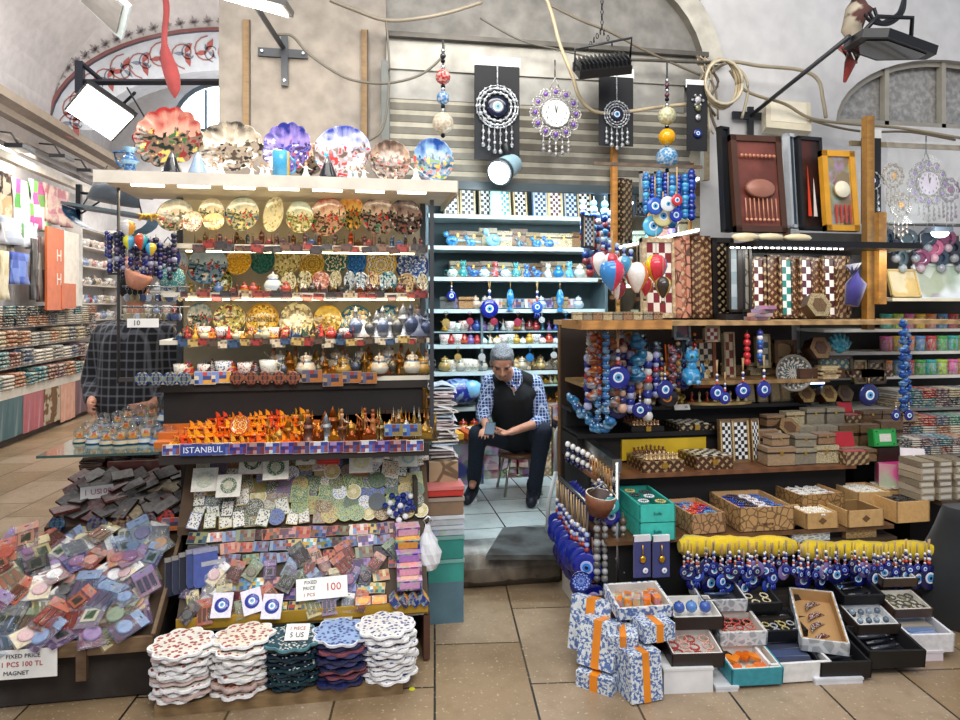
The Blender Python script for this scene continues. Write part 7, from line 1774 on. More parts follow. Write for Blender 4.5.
BAL=[(612,291,27,['3a8ad0','3a8ad0','d83a5a','c83a4a'],'blue and crimson'),(637,293,26,['e8803a','f0ece4','e8803a','f4f0e8'],'orange and white'),(656,283,24,['e8d030','e0c828','d83a48','3a98b8'],'yellow and red'),(600,276,20,['d83a50','f0ece8','d84a58','f0f0f0'],'red and white striped'),(611,272,16,['e05a60','f0f0ec','c83a48','e8e0d8'],'small rosy striped'),(624,276,17,['5aa8c8','e8e4dc','4a98c0','e8c850'],'small pale blue'),(618,300,18,['c83048','f0e8e8','8a2a38','c83048'],'low crimson'),(645,296,16,['c84a4a','e8e8e8','c83a48','e8b840'],'low white and red'),(663,298,18,['5a4838','a08850','3a3028','c8a850'],'dark brown')]
for i,(px,py,h_,cols,d)in enumerate(BAL):
 Y=3.42+.03*(i%4);p=atY(px,py,Y);o=K.use(f'bal{i}',mk_balloon(cols),p,(0,0,R.uniform(0,2)),h_*mp(px,Y)*1.18,f'{d} hot air balloon ornament hanging above the orange wood tray')
 g=G();g.tube([(0,0,1.0),(0,0,1.9)],.015,'b8a888',4);g.build('hanging_cord','matte',o)
frame_pic(642,238,676,318,3.86,'b8a080','e8dcc8','tall inlaid board with red and white squares beside the balloons','satin',0,-.04,(4,7,'e8e0d4','7a1e24'),.04,'game_board','game board','inlay',.13)
frame_pic(676,236,690,318,3.84,'c88a70','a86a50','rosy lattice board standing beside the red and white squares','inlay',.1,-.04,None,.04,'game_board','game board','inlay_net',.3)
frame_pic(691,236,711,318,3.84,'5a3420','6a4028','brown carved board standing left of the black starry board','inlay_dark',.1,-.04,None,.04,'game_board','game board','inlay_dark',.3);
frame_pic(712,238,734,318,3.84,'1c1614','14100f','black starry board standing beside the brown carved board','damask' if 0 else 'inlay_dark',.05,-.04,None,.04,'game_board','game board','satin',.2)
bc=thing('display_case','black display case with an LED string under its top at the wooden shelf','case',(0,0,0))
x0,x1=XY(727,3.9),XY(880,3.9);zt_=2.045
def bcx(name,c,d,col,mat='satin'):g=G();g.box(c,d,col);return g.build(name,mat,bc)
bcx('top_board',((x0+x1)/2,3.82,zt_),(x1-x0,.5,.035),'0c0c0e');bcx('back_board',((x0+x1)/2-.04,4.05,1.83),(x1-x0-.1,.02,.42),'1a1b1e');bcx('side_board',(x0+.01,3.9,1.83),(.02,.34,.42),'0c0c0e')
bcx('plinth',(XY(738,3.74),3.76,1.63),(.20,.12,.035),'16161a')
for k in range(26):
 t=k/25;px=732+125*min(t*1.15,1);yy=3.60 if t<.87 else 3.60+(t-.87)*1.6;g=G();g.box((XY(px if t<.87 else 857-60*(t-.87),yy),yy,zt_-.024),(.018,.008,.006),'ffffff');
 if k<20:g.build('led_light','lamp',bc)if k%1==0 else None
area('led_string',((x0+x1)/2,3.62,zt_-.03),((x0+x1)/2,3.8,1.6),1.0,.03,3.5,(1,.97,.92))
frame_pic(728,244,739,312,3.74,'2a241c','a8b0b4','narrow panel of grey tiles at the left post of the black case','satin',0,-.02,(1,5,'a8b4b8','8a9aa0'),.03,'tiled_plaque','plaque','satin',.2)['label']='narrow panel of grey tiles at the near post of the black case'
frame_pic(739,244,751,312,3.74,'2a241c','8a8478','narrow panel of round brown tiles inside the black case','inlay_net',0,-.02,None,.03,'tiled_plaque','plaque','satin',.2)
bgx=[(758,257,'e8e4dc','5a2020'),(774,255,'4a2818','4a2818'),(786,257,'e0e4e0','1f7a70'),(796,256,'5a3020','5a3020'),(806,257,'e0dcd8','4a2030'),(815,258,'4a2a1c','4a2a1c'),(829,256,'ece8e0','4a2424'),(842,256,'5a3424','5a3424')]
for i,(px,py,c1,c2)in enumerate(bgx):
 chk=(2,8,c1,c2)if c1!=c2 else None
 frame_pic(px-7.5,py,px+7.5,318,3.84+.012*(i%2),'4a2a18','5a3420',f'{["maroon and white squared", "brown carved", "green and white squared", "reddish carved", "plum and white squared", "dark carved", "wine and cream squared", "walnut carved"][i]} backgammon board standing in the black case','inlay_dark',.04,-.03,chk,.035,'backgammon_board','game board','inlay_dark',.18)
bx('hexA',812,3.66,1.68,.15,.15,.16,'hexagonal grey mosaic box with gold rim before the backgammon boards',0,'c8c4b0',1.25)
for i,(px,py,s_)in enumerate(((853,266,.2),)):
 g=G();g.tube([(0,0,0),(.02,0,-.12),(-.01,0,-.25)],[.05,.06,.04],'2a2470',8);tag(g.build('purple_cloth','fabric',None,atY(853,264,3.75)),'dark violet cloth hanging at the far end of the backgammon boards','cloth')
for i in range(4):g=G();g.box((0,0,.01),(.12,.07,.02),['8a4a58','c8a8a8','5a3a48','a86a78'][i]);tag(g.build('picture_card','print',None,(XY(757+3*i,3.62),3.62,1.614+.021*i),(0,0,.2*i)),f'mauve card, {od(i)} from the bottom of the pile before the tile panels','card')
def fr(px0,py0,px1,py1,Y,fc,inner,lab,mat='print',rz=0,lean=-.1,fw=.1,thick=.04,fmat='satin'):return frame_pic(px0,py0,px1,py1,Y,fc,inner,lab,mat,rz,lean,None,thick,'framed_picture','picture',fmat,fw)
material('brown_art',.4,style='noise',scale=5,lo=.45,hi=.6,col2='5a2a20',k=.8)
f=fr(735,134,786,232,3.80,'4a2c1c','7a4034','large brown framed picture with oval relief and hanging tassels','brown_art',0,-.12,.11)
g=G();g.m=Matrix.Translation((0,-.03,.26))@Euler((pi/2,0,0)).to_matrix().to_4x4();g.lathe([(.10,0),(.085,.012),(0,.014)],24,['8a5a4a','a06a58','7a4638'],sy=.62);g.m=Matrix();g.build('oval_relief','satin',f)
for i in range(8):g=G();g.tube([(-.10+.028*i,-.028,.20),(-.10+.028*i,-.028,.07)],.004,'c88a6a',4);g.ball((-.10+.028*i,-.03,.07),.010,'d89a78',6,5);g.build('tassel','satin',f)
for i in range(9):g=G();g.ball((-.105+.026*i,-.028,.46),.012,'b87a60',6,5);g.build('crest_ornament','satin',f)
fr(722,126,733,232,3.86,'111214','1c1d20','tall narrow black frame edge beside the large brown picture','satin',.3,-.06,.2)
fr(788,133,800,228,3.90,'c8ccd0','3a4a58','narrow silver edged frame behind the tasselled pictures','satin',.3,-.06,.25)
f=fr(800,136,826,230,3.86,'1c1c20','2a1814','black framed picture with red and white pointed banners','brown_art',.1,-.08,.12)
for i,(x,c)in enumerate(((-.04,'d8442a'),(.0,'f0e8e0'),(.04,'1a1a1e'))):g=G();g.face([g.vv(p)for p in((x-.012,-.03,.08),(x+.014,-.03,.08),(x,-.03,.40-.08*i))],c);g.face([g.vv(p)for p in((x,-.028,.40-.08*i),(x+.014,-.028,.08),(x-.012,-.028,.08))],c);g.build('pointed_banner','satin',f)
f=fr(825,150,858,231,3.76,'d89a28','8a7a60','yellow wood framed picture with cream medallion and red pillars','print_fine',0,-.1,.16)
g=G();g.m=Matrix.Translation((0,-.028,.25))@Euler((pi/2,0,0)).to_matrix().to_4x4();g.lathe([(.055,0),(.05,.008),(0,.01)],18,['b8a070','ece4c8','d8c890']);g.m=Matrix();g.build('cream_medallion','satin',f)
for i in range(4):g=G();g.box((-.045+.03*i,-.028,.1),(.012,.01,.11),'b8483a');g.build('red_pillar','satin',f)
card_orn(860,138,882,224,3.84,'narrow blue black card with silver eye ornament beside the yellow frame',0,.3,.5,[(.40,12,.06)],3)
for i,px in enumerate((748,772,800)):g=G();g.ball((0,0,0),.07,'e8d8b0',10,6,(1.3,.5,.35));tag(g.build('wicker_piece','satin',None,(XY(px,3.62),3.64,2.085)),f'curved cream shell piece, {od(i)} at the foot of the framed pictures','ornament')
g=G();g.box((XY(868,3.8),3.8,2.2),(.05,.05,1.3),'a87a38');g.box((XY(883,3.7),3.72,1.98),(.05,.04,.55),'b8823a');tag(g.build('wooden_post','wood'),'orange brown wooden post at the end of the black case','post')
clock(926,184,24,3.9,'silver grey wall clock wrapped in clear plastic at the far end','8a6ab0','b8b4b0','d8ccd8')
for i,(px,py,c)in enumerate(((893,176,'c8b8a0'),(900,205,'b8a898'),(949,190,'a898a8'))):
 r=thing('wall_ornament',f'filigree ornament in clear plastic, {od(i)} around the wrapped clock at the far end','ornament',atY(px,py,3.92));g=G();ring(g,.07,c,10,.016,0);ring(g,.035,c,7,.012,0);g.build('filigree','silver',r)
 g=G();g.ball((0,-.01,0),.022,'8a4a7a' if i==2 else 'd8a048',8,5,(1,.5,1));g.build('centre_stone','gloss',r);g=G();drops(g,-.06,.06,-.08,4,.12,c,0);g.build('hanging_drops','silver',r)
g=G();n=8;P=[]
a,b=atY(884,140,3.84),atY(958,225,3.84)
for j in range(n+1):
 for i in range(n+1):P.append(g.vv((a.x+(b.x-a.x)*i/n,3.84+R.uniform(-.03,.02),a.z+(b.z-a.z)*j/n)))
for j in range(n):
 for i in range(n):q=j*(n+1)+i;g.face((P[q],P[q+1],P[q+n+2],P[q+n+1]),'f4f4f0')
o=g.build('plastic_wrap','film');tag(o,'crinkled clear plastic sheet over the hanging clocks at the far end','plastic sheet')
bd('hanging_rail',(XY(915,3.92),3.94,2.72),(.9,.02,.03),'8a7a58','wood')
for i,(px,py,r_,base,d)in enumerate(((653,226,11,'5ab8e0','sky blue'),(663,216,11,'e8e0a0','cream'),(676,215,7,'1f3ab8','cobalt'),(655,206,9,'2a5ab8','blue'),(668,204,8,'e0e4e8','white'),(677,200,6,'c8303a','red'))):
 Y=3.98-.02*i;r=thing('evil_eye_plate',f'{d} round evil eye plate in the cluster over the tall squared board','ornament',atY(px,py,Y));m=mp(px,Y);g=G();eyedisc(g,(0,0,0),r_*m,base,.2);g.build('glass_eye','gloss',r);g=G();g.tube([(0,0,r_*m*.9),(0,0,r_*m+.06+.02*i)],.004,'c8a878',4);g.build('cord','matte',r)
for i in range(8):hang(*BDB,646+6.5*i,168+R.uniform(-4,8),4.02,R.uniform(.22,.36),f'{["blue", "navy"][i % 2]} bead strand, {od(i)} from the left above the round eye plates',['ffffff','5a6ac8'][i%2])
for i in range(5):hang(*BDM,603+7*i,235+3*i,3.9,.2,f'pale blue bead strand, {od(i)} from the left above the balloons','b8d8f8')
frame_pic(640,172,655,205,4.15,'a8a8a4','c8ccd0','small grey and white checked board above the round eye plates','satin',0,0,(3,5,'d8dce0','5a6a78'))
bd('hanging_rail',(XY(650,4.0),4.02,2.55),(.7,.015,.02),'6a5a48','wood')
kr=thing('keyring_rack','slanting metal rack of beaded evil eye key rings at the passage corner','rack',(0,0,0))
A0,A1=atY(581,436,3.95),atY(617,462,3.35)
g=G();g.box((0,0,0),(.05,(A1-A0).length,.07),'8a8a88');link('top_rail',g.mesh('top_rail','metal'),kr,(A0+A1)/2+Vector((0,0,-.02)),(A1-A0).to_track_quat('Y','Z').to_euler())
for(a,b)in((A0,Vector((A0.x,A0.y,FZ))),(A1,Vector((A1.x,A1.y,0)))):g=G();g.tube([a,b],.012,'b0b4b4',6);g.build('upright','metal',kr)
B0,B1=atY(560,478,3.95),atY(590,505,3.40)
g=G();g.tube([B0,B1],.010,'b0b4b4',6);g.build('lower_rail','metal',kr)
KE=('keye',mk_eye('16248c',4,'b8905a',.45,.24));KB=('kbead',mk_beads(['f0f0ee','14184a','f0f0ee','14184a'],4,.12))
for i in range(14):
 t=i/13;p=A0.lerp(A1,t)+Vector((-.035,-.01,-.04));K.use(*KE[:2],p,(0,0,R.uniform(-.8,0)),R.uniform(.20,.26),f'beaded eye key ring, {od(i)} from the back on the upper corner rack rail',None,R.choice(['ffffff','d8d8e8','ffe8d0']))
for i in range(12):
 t=i/11;p=B0.lerp(B1,t)+Vector((-.02,-.01,-.01));K.use(*EYEB,p,(0,0,R.uniform(-.8,0)),R.uniform(.20,.28),f'{["cobalt", "royal blue"][i % 2]} eye charm, {od(i)} from the back on the lower corner rack rail',None,['ffffff','b8c8ff'][i%2])
for i in range(8):
 t=i/7;p=B0.lerp(B1,t)+Vector((.02,0,-.22));p.z=.52;K.use(*EYEB,p,(0,0,R.uniform(-.8,0)),R.uniform(.20,.26),f'dark eye charm, {od(i)} from the back in the lowest corner rack row',None,['8a90c8','c8b0d8'][i%2])
for i in range(10):K.use(*KB,atY(568+5*i,440+2.6*i,3.9-.05*i),(0,0,0),.13,f'white and black bead fringe, {od(i)} from the back on the corner rack')
plate(581,581,10.5,3.32,iznik('2a4ab8',['6a90e0','1a2a80','b8c8f0'],12,rim='1a2a78'),'round cobalt blue patterned plate hanging low on the corner rack',0,0,1,0,12,36,name='hanging_plate')
for i,(px,c,cn)in enumerate(((597,'5a5a58','grey'),(605,'7a7a78','silver'),(615,'4a3a30','brown'),(623,'5a4a3a','olive brown'))):
 hang('coinb'+c,mk_beads([c,mix(c,'ffffff',.3)],9,.055),px,512,3.36,.36,f'{cn} coin strand, {od(i)} from the left below the basket')
g=G();g.lathe([(.3,0),(.42,.3),(.46,.62),(.42,.62),(.36,.3),(0,.05)],16,['6a3a24','7a4a30','e0d8c8','3a2014','2a160e'],capt=False);o=g.build('leather_basket','satin',None,atY(598,514,3.34),(.15,.1,0),.17);tag(o,'round brown leather basket lying on the lower rail of the corner rack','basket')
h=G();h.tube([(-.4,0,.6),(0,0,.95),(.4,0,.6)],.03,'8a8a80',5);h.build('handle','metal',o)
hang('eyeturq',mk_eye('2a9aa0',1,'b8905a',.25,.3),611,486,3.30,.15,'small turquoise eye charm on white star beside the basket')
for i,px in enumerate((642,661)):
 r=thing('pouch_card',f'blue violet keyring pouch with white header, {od(i)} of two below the teal boxes','pouch',atY(px,538,3.22));g=G();g.box((0,0,-.09),(.085,.012,.20),'3a3f78');g.build('pouch','fabric',r);g=G();g.box((0,0,.0),(.085,.016,.03),'dcdce0');g.build('header','matte',r)
 g=G();g.tube([(0,-.01,-.03),(0,-.012,-.09)],.004,'c8a050',4);g.ball((0,-.014,-.10),.018,'d8a83a',8,5,(1,.4,1));g.build('golden_charm','metal',r);g=G();g.m=Matrix.Translation((.012,-.014,-.155));eyedisc(g,(0,0,0),.014,'f0f0f0');g.build('eye_bead','gloss',r)
def tray(name,lab,px,Y,z,w_,d_,h_,col,inner,mat='matte',rz=0,tilt=0,text_=None):
 r=thing(name,lab,'box',(XY(px,Y),Y,z),(tilt,0,rz));t=.006
 g=G();g.box((0,0,.004),(w_,d_,.008),inner)
 for s in(-1,1):
  g.box((s*(w_/2-t/2),0,h_/2),(t,d_,h_),inner);g.box((0,s*(d_/2-t/2),h_/2),(w_,t,h_),inner)
 g.build('inside','matte',r)
 sc_u=max(w_,d_)
 g=G();q=t*.6/sc_u
 W,D,H=w_/sc_u,d_/sc_u,h_/sc_u
 for s in(-1,1):
  g.box((s*(W/2+q),0,H/2),(q*2,D+4*q,H),col);g.box((0,s*(D/2+q),H/2),(W+4*q,q*2,H),col)
 link('outer_wall',g.mesh('outer_wall',mat),r,None,None,sc_u)
 if text_:text(text_[0],text_[1],(0,-d_/2-.009,h_*.45),(pi/2,0,0),text_[2],r)
 M_=Matrix.Translation(r.location)@Euler(r.rotation_euler).to_matrix().to_4x4()
 def put(x,y,zz=.01):return M_@Vector((x,y,zz))
 return r,put
def mk_bracelet():
 g=G()
 for k in range(14):g.ball((.36*cos(k*pi/7),.36*sin(k*pi/7),.1),.09,'ffffff',7,5)
 return tag(g.build('bead_bracelet','gloss'),None,'bracelet')
def mk_stoneball():g=G();g.ball((0,0,.5),.5,'ffffff',12,8);g.ball((0,0,1.0),.1,'c8a050',6,4);return tag(g.build('glass_ball','gloss'),None,'ball')
def mk_pen():g=G();g.cyl((-.5,0,.06),(.3,0,.06),.06,n=8,col='ffffff');g.cyl((.3,0,.06),(.5,0,.06),.045,.015,8,'c8ccd0');return tag(g.build('boxed_pen','gloss'),None,'pen')
def mk_heart():
 P=[(.5*(16*sin(t)**3)/16,.5*(13*cos(t)-5*cos(2*t)-2*cos(3*t)-cos(4*t))/16)for t in[2*pi*k/24 for k in range(24)]]
 g=G();g.prism(P[::-1],0,.22,'ffffff');return tag(g.build('glass_heart','gloss'),None,'ornament')
def mk_leaf():
 g=G();g.tube([(-.5,0,.05),(-.2,.14,.07),(.2,.14,.07),(.5,0,.05)],[.02,.11,.11,.02],'ffffff',7);return tag(g.build('carved_crescent','mosaic'),None,'ornament')
def mk_cloth():g=G();g.box((0,0,.08),(1,.3,.14),'ffffff');g.tube([(-.5,-.15,.1),(.5,-.15,.1)],.06,'ffffff',6);return tag(g.build('folded_tie','fabric'),None,'cloth')
def fill(put,w_,d_,key,mk,cols,nx,ny,s_,lab,rz=0,z=.012,jr=.3,rx=0):
 k=0
 for j in range(ny):
  for i in range(nx):
   c,cn=cols[k%len(cols)];jx_=(.22 if key in('brc','gheart')else .05);p=put(-w_/2+w_*(i+.5+R.uniform(-jx_,jx_))/nx,-d_/2+d_*(j+.5+R.uniform(-jx_,jx_))/ny,z+R.uniform(0,.004))
   K.use(key,mk,p,(rx,0,rz+R.uniform(-jr,jr)),s_,f'{cn} {lab}'+(f', {od(i)} from the left' if nx>1 else '')+(f' in its {["front", "second", "third", "fourth"][j]} row' if ny>1 else ''),None,c);k+=1
for k in range(2):
 r,put=tray('teal_box',['lower turquoise cardboard box with brand lettering beside the pouches','upper turquoise cardboard box holding silver jewellery coils'][k],644,3.45,.535+.09*k,.17,.36,.085,'3fc0b0','2a9a8c','satin',-.05)
 text('Sude',.022,(.0,-.19,.042),(pi/2,0,0),'1a5a54',r)
 if k==0:g=G();g.box((0,0,.08),(.16,.35,.01),'3ab0a0');g.build('lid','satin',r)
fill(put,.15,.30,'brc',mk_bracelet,[('d8d8dc','silver'),('c8b878','gilded'),('3a3438','dark')],2,3,.065,'bracelet in the upper turquoise box',0,.07)
TT=[('tray_a','cardboard tray of red and blue bead bracelets beside the turquoise boxes',694,3.46,.18,.28,.10,'b08860','c89a70','card_net',[('c83038','red'),('2a50a8','blue'),('5a98c8','light blue'),('e06a30','orange')],'bracelet in the red-blue tray'),('tray_b','patterned cardboard tray of dark blue bracelets behind the yellow cloth',750,3.47,.29,.32,.12,'b8905e','c8a070','card_net',[('1f3a98','dark blue'),('2a2a48','navy'),('e8e4e8','white'),('4a70b8','blue')],'bracelet in the dark blue tray'),('tray_c','patterned cardboard tray full of white shells',807,3.56,.26,.24,.09,'a8804a','c89a68','card_net',[('f0ece4','white'),('e0dcd4','ivory')],'shell bracelet in the patterned tray'),('tray_d','plain cardboard tray of white rings next to the shell tray',862,3.56,.20,.2,.08,'c8a068','d8b078','matte',[('f0eee8','white'),('e8e0c8','cream')],'ring in the plain cardboard tray'),('tray_e','small cardboard tray with diamond emblem and cream bracelets',812,3.37,.17,.16,.08,'c09860','d0a870','matte',[('e8dcc0','cream'),('f0ece4','white')],'bracelet in the diamond emblem tray'),('tray_f','empty cardboard tray with a diamond emblem on its front',853,3.37,.20,.18,.085,'c8a068','8a6a40','matte',[],''),('tray_g','large plain cardboard box at the far front corner of the table',898,3.40,.19,.2,.11,'d0a468','b8905a','matte',[('2a2622','dark')],'pouch in the large plain box')]
for k,(nm,lab,px,Y,w_,d_,h_,c,inner,mt,cols,cl)in enumerate(TT):
 z=.535+(.045 if k in(2,3)else 0)
 if k in(2,3):g=G();g.box((0,0,.02),(w_*.98,d_*.98,.043),'a8804a');tag(g.build('cardboard_box','card_net',None,(XY(px,Y),Y,.532)),f'flat patterned cardboard box supporting the {"shell" if k == 2 else "white ring"} tray','box');z=.578
 r,put=tray('cardboard_tray',lab,px,Y,z,w_,d_,h_,c,inner,mt,R.uniform(-.06,.06))
 if k in(4,5):g=G();g.at((0,-d_/2-.008,h_/2),(pi/2,0,0));g.prism([(0,-.018),(.024,0),(0,.018),(-.024,0)],0,.002,'6a4a2a');g.build('diamond_emblem','matte',r)
 if k==1:text('nature',.026,(0,-d_/2-.009,h_*.3),(pi/2,0,0),'4a3020',r,shear=.3)
 if cols:fill(put,w_*.84,d_*.84,'brc',mk_bracelet,cols,3 if w_<.2 else 4,4,.078,cl,0,h_*.75)
for i,(px,w_)in enumerate(((808,.22),(858,.18))):
 g=G();g.box((0,0,.5),(1,.6,1),['8a98a8','a88a5a'][i]);tag(g.build('patterned_box',['damask','card_net'][i],None,(XY(px,3.33),3.335,.535-.07),(0,0,0),(w_,.1,.065)),['grey and white damask box below the diamond emblem tray','brown net patterned box below the empty tray'][i],'box')
bd('front_lip',(XY(840,3.33),3.34,.455),(.62,.10,.02),'3a2a20','matte')
r=thing('pink_carton','pink printed carton standing open at the far end of the trays','box',(XY(893,3.62),3.55,.64),(0,0,-.5));g=G();g.box((0,0,.075),(.26,.12,.15),'d83a88',front='e0609a');g.build('carton','print_big',r);g=G();g.at((0,.05,.15),(-.4,0,0));g.box((0,0,.04),(.26,.006,.08),'e8e0e0');g.build('open_flap','satin',r)
bd('table_extension',(XY(925,3.6)+.15,3.62,.62),(.62,.62,.03),'5a4a3a','wood');bd('table_leg',(XY(925,3.6)+.15,3.75,.3),(.5,.3,.60),'2a221c','matte')
for c_ in range(3):
 for k in range(6):
  g=G();g.box((0,0,.5),(1,1,1),['8a7a6a','a89888','6a5a50'][k%3]);g.box((0,-.51,.5),(.8,.02,.5),'c8c4bc');tag(g.build('wrapped_box','inlay',None,(XY(922+17*c_,3.36),3.40,.636+k*.036 if c_ else .636+k*.036),(0,0,R.uniform(-.1,.1)),(.085,.16,.033)),f'grey wrapped flat box, {"topmost" if k == 5 else od(k) + " from the bottom"} in the {["first", "second", "third"][c_]} stack beyond the pink carton','box')
for i,(p0,p1,y0,y1)in enumerate(((679,795,534,558),(800,934,541,560))):
 a,b=atY(p0,(y0+y1)/2,3.28),atY(p1,(y0+y1)/2,3.28);g=G();m=16;P=[]
 for k in range(m+1):
  t=k/m;x=a.x+(b.x-a.x)*t;z=a.z+(b.z-a.z)*t;rr=.050*(1+.10*sin(k*1.1)+.05*sin(k*2.9))if 0<k<m else .03
  P.append([g.vv((x,3.28+rr*.8*cos(2*pi*j/12),z+rr*(1+.1*sin(j*3+k))*sin(2*pi*j/12)))for j in range(12)])
 for k in range(m):
  for j in range(12):g.face((P[k][j],P[k+1][j],P[k+1][(j+1)%12],P[k][(j+1)%12]),jit('e8c81e',.06),True)
 g.face(P[0][::-1],'e8c81e');g.face(P[-1],'e8c81e');tag(g.build('yellow_cloth','fabric'),['plump bright yellow cloth roll along the table front beside the pouches','thin yellow cloth roll behind the cords at the far table front'][i],'cloth')
EV=[('ev0',mk_eye('101a70',4,'c8a878',.38,.30)),('ev1',mk_eye('0c1450',4,'c8a878',.30,.36)),('ev2',mk_eye('2a48b0',5,'b8986a',.45,.26,True)),('ev3',mk_eye('7a6aa8',4,'c8a878',.3,.32))]
EVN=['cobalt eye pendant','navy eye pendant','tasselled eye pendant','rose rimmed eye pendant']
xs=[688,697,706,714,722,730,739,748,756,765,773,784,799,808,817,826,836,845,855,864,874,884,895,906,917,929]
for i,px in enumerate(xs):
 k=[0,2,1,0,2,1,0,2,3,0,2,3,1,0,1,3,1,0,1,3,1,0,1,1,1,1][i];s_=R.uniform(.15,.19)if i<20 else R.uniform(.17,.21)
 K.use(*EV[k],atY(px,541+R.uniform(-2,3),3.215),(0,0,R.uniform(-.35,.35)),s_*(.82 if i<22 else .95),f'{EVN[k]} hanging before the yellow cloth, {od(i)} from the left')
for i,px in enumerate([693,710,727,744,752,769,803,821,839,858,878,900]):
 k=i%3;K.use(*EV[k],atY(px,549+R.uniform(-4,6),3.24),(0,0,R.uniform(-.35,.35)),R.uniform(.13,.17),f'{EVN[k]} in the lower row before the table, {od(i)} from the left')
fs=thing('stepped_stand','low dark stepped stand under the boxed goods on the floor','stand',(0,0,0))
def fbx(c,d,col='2a241e'):g=G();g.box(c,d,col);g.build('step','matte',fs)
xa,xb=1.30,2.52
fbx(((xa+xb)/2,3.16,.045),(xb-xa,.30,.09));fbx(((xa+xb)/2-.02,3.21,.13),(xb-xa-.1,.20,.08));fbx(((xa+xb)/2,3.27,.20),(xb-xa-.1,.10,.06))
OR=[('e07a1a','orange')];
FT=[('white box with dark front holding red beaded pieces',690,2.97,.115,.20,.17,.06,'2a2220','e8e4dc','satin',.12,.15,('brc',mk_bracelet,[('b03a30','red'),('d8a898','pink')],4,3,.06,'bracelet in the dark fronted box')),('white tray with dark front holding two blue glass balls',691,3.10,.215,.20,.16,.055,'2a2220','ece8e0','satin',.12,.15,('gball',mk_stoneball,[('3a5aa8','blue'),('5a88c8','light blue')],3,1,.055,'glass ball in the white tray')),('turquoise box with three amber glass hearts',747,2.93,.03,.20,.16,.07,'3a9aa8','ece4d8','satin',.08,.12,('gheart',mk_heart,[('e06a10','amber'),('f08a28','orange')],3,2,.07,'glass heart in the turquoise box')),('white flat box with dark blue cloth inside',787,2.95,.02,.25,.18,.08,'ecebe8','e4e4e2','satin',.06,.10,('ftie',mk_cloth,[('1f2a4a','navy'),('2a3f6a','blue')],1,3,.18,'folded cloth in the white flat box')),('grey damask tray with red beaded pieces',735,3.07,.135,.19,.15,.06,'a8aeb4','d8d0c4','damask',.1,.15,('brc',mk_bracelet,[('b8423a','red'),('c86a5a','coral')],4,3,.055,'bracelet in the grey damask tray')),('grey damask tray with dark glass pieces under the pendants',717,3.20,.24,.19,.14,.055,'a8aeb4','3a3a40','damask',.1,.2,('bpen',mk_pen,[('1a1c22','black'),('3a4a6a','blue')],1,3,.14,'pen in the upper damask tray')),('black tray with silver brooches',776,3.09,.125,.18,.15,.05,'121214','1a1a1e','satin',.1,.15,('brc',mk_bracelet,[('c8b878','gilded'),('b8bcc0','silver')],4,3,.045,'brooch in the black tray')),('small black tray with cream seashells',757,3.19,.22,.15,.12,.04,'16161a','2a2826','satin',.1,.2,('brc',mk_bracelet,[('e0d0a8','cream')],2,2,.05,'seashell in the small black tray')),('long brown lined damask tray with carved crescents',817,3.05,.15,.17,.33,.06,'b0b4b8','b8905e','damask',.45,.25,('ccres',mk_leaf,[('6a2a20','red brown'),('5a241c','brown')],1,4,.12,'carved crescent in the long damask tray')),('black tray with three black pens behind the long damask tray',853,3.20,.22,.18,.15,.045,'0f0f12','17171b','satin',.1,.2,('bpen',mk_pen,[('1a1c24','black')],1,3,.14,'pen in the rear black tray')),('white rimmed tray of dark stones topmost at the far end',890,3.24,.27,.16,.13,.04,'4a3a30','dcdcd8','satin',.1,.2,('brc',mk_bracelet,[('5a6058','grey'),('3a3a34','dark')],4,3,.045,'stone charm in the topmost tray')),('white rimmed tray of green brown stones at the far end',902,3.12,.17,.17,.14,.04,'4a3a30','d8d4c8','satin',.1,.2,('brc',mk_bracelet,[('5a5228','olive'),('3a3420','brown')],4,3,.05,'stone charm in the olive tray')),('white rimmed tray with clear glass pieces',868,3.07,.13,.18,.14,.045,'3a302a','e0e2e2','satin',.1,.2,('gball',mk_stoneball,[('8a98a8','grey'),('5a6878','slate')],4,2,.03,'glass bead in the clear glass tray')),('black box of watches, nearer the white box, on the floor',832,2.93,.03,.20,.19,.07,'0f0f12','1a1a1e','satin',.12,.12,('bpen',mk_pen,[('2a2c34','black'),('4a4c54','grey')],1,4,.16,'pen in the near black box')),('black box of pens at the far side of the floor display',882,2.93,.05,.23,.18,.075,'0f1012','1a1a1e','satin',.12,.12,('bpen',mk_pen,[('1c1e26','black'),('3a3c44','grey')],1,4,.18,'pen in the far black box')),('white box with three pale blue folded ties',917,3.02,.05,.19,.17,.08,'e8e6e6','dcdce0','satin',.12,.1,('ftie',mk_cloth,[('7a90b8','pale blue'),('5a78a8','blue')],1,3,.15,'folded tie in the white box'))]
for(lab,px,Y,z,w_,d_,h_,c,inner,mt,rz,tl,cn)in FT:
 w_*=1.12;d_*=1.1;h_*=1.1
 r,put=tray('goods_tray',lab,px,Y,z,w_,d_,h_,c,inner,mt,-rz,tl)
 fill(put,w_*.86,d_*.86,cn[0],cn[1],cn[2],cn[3],cn[4],cn[5],cn[6],0 if cn[0]!='ccres' else .4,h_*(.12 if cn[0]=='ccres' else .45),.15,tl if cn[0]!='gball' else 0)
for i,(px,Y,w_,h_,c,lab)in enumerate(((684,2.92,.22,.11,'e8e8e6','plain white box under the red beaded tray'),(722,2.90,.10,.025,'e0e2e4','thin white box edge before the turquoise box'),(832,2.87,.22,.028,'dfe0e4','flat white box beneath the near black box'),(916,2.98,.19,.05,'e4d8dc','white floral box beneath the pale blue ties'),(905,3.08,.2,.12,'8a7a60','cardboard box holding up the far end trays'))):
 g=G();g.box((0,0,h_/2),(w_,.16,h_),c,top=mix(c,'ffffff',.2));g.box((0,0,h_-.006),(w_+.006,.166,.010),mix(c,'c8c8c8',.3));tag(g.build('cardboard_box','satin',None,(XY(px,Y),Y+.02,.0),(0,0,-.1)),lab,'box')
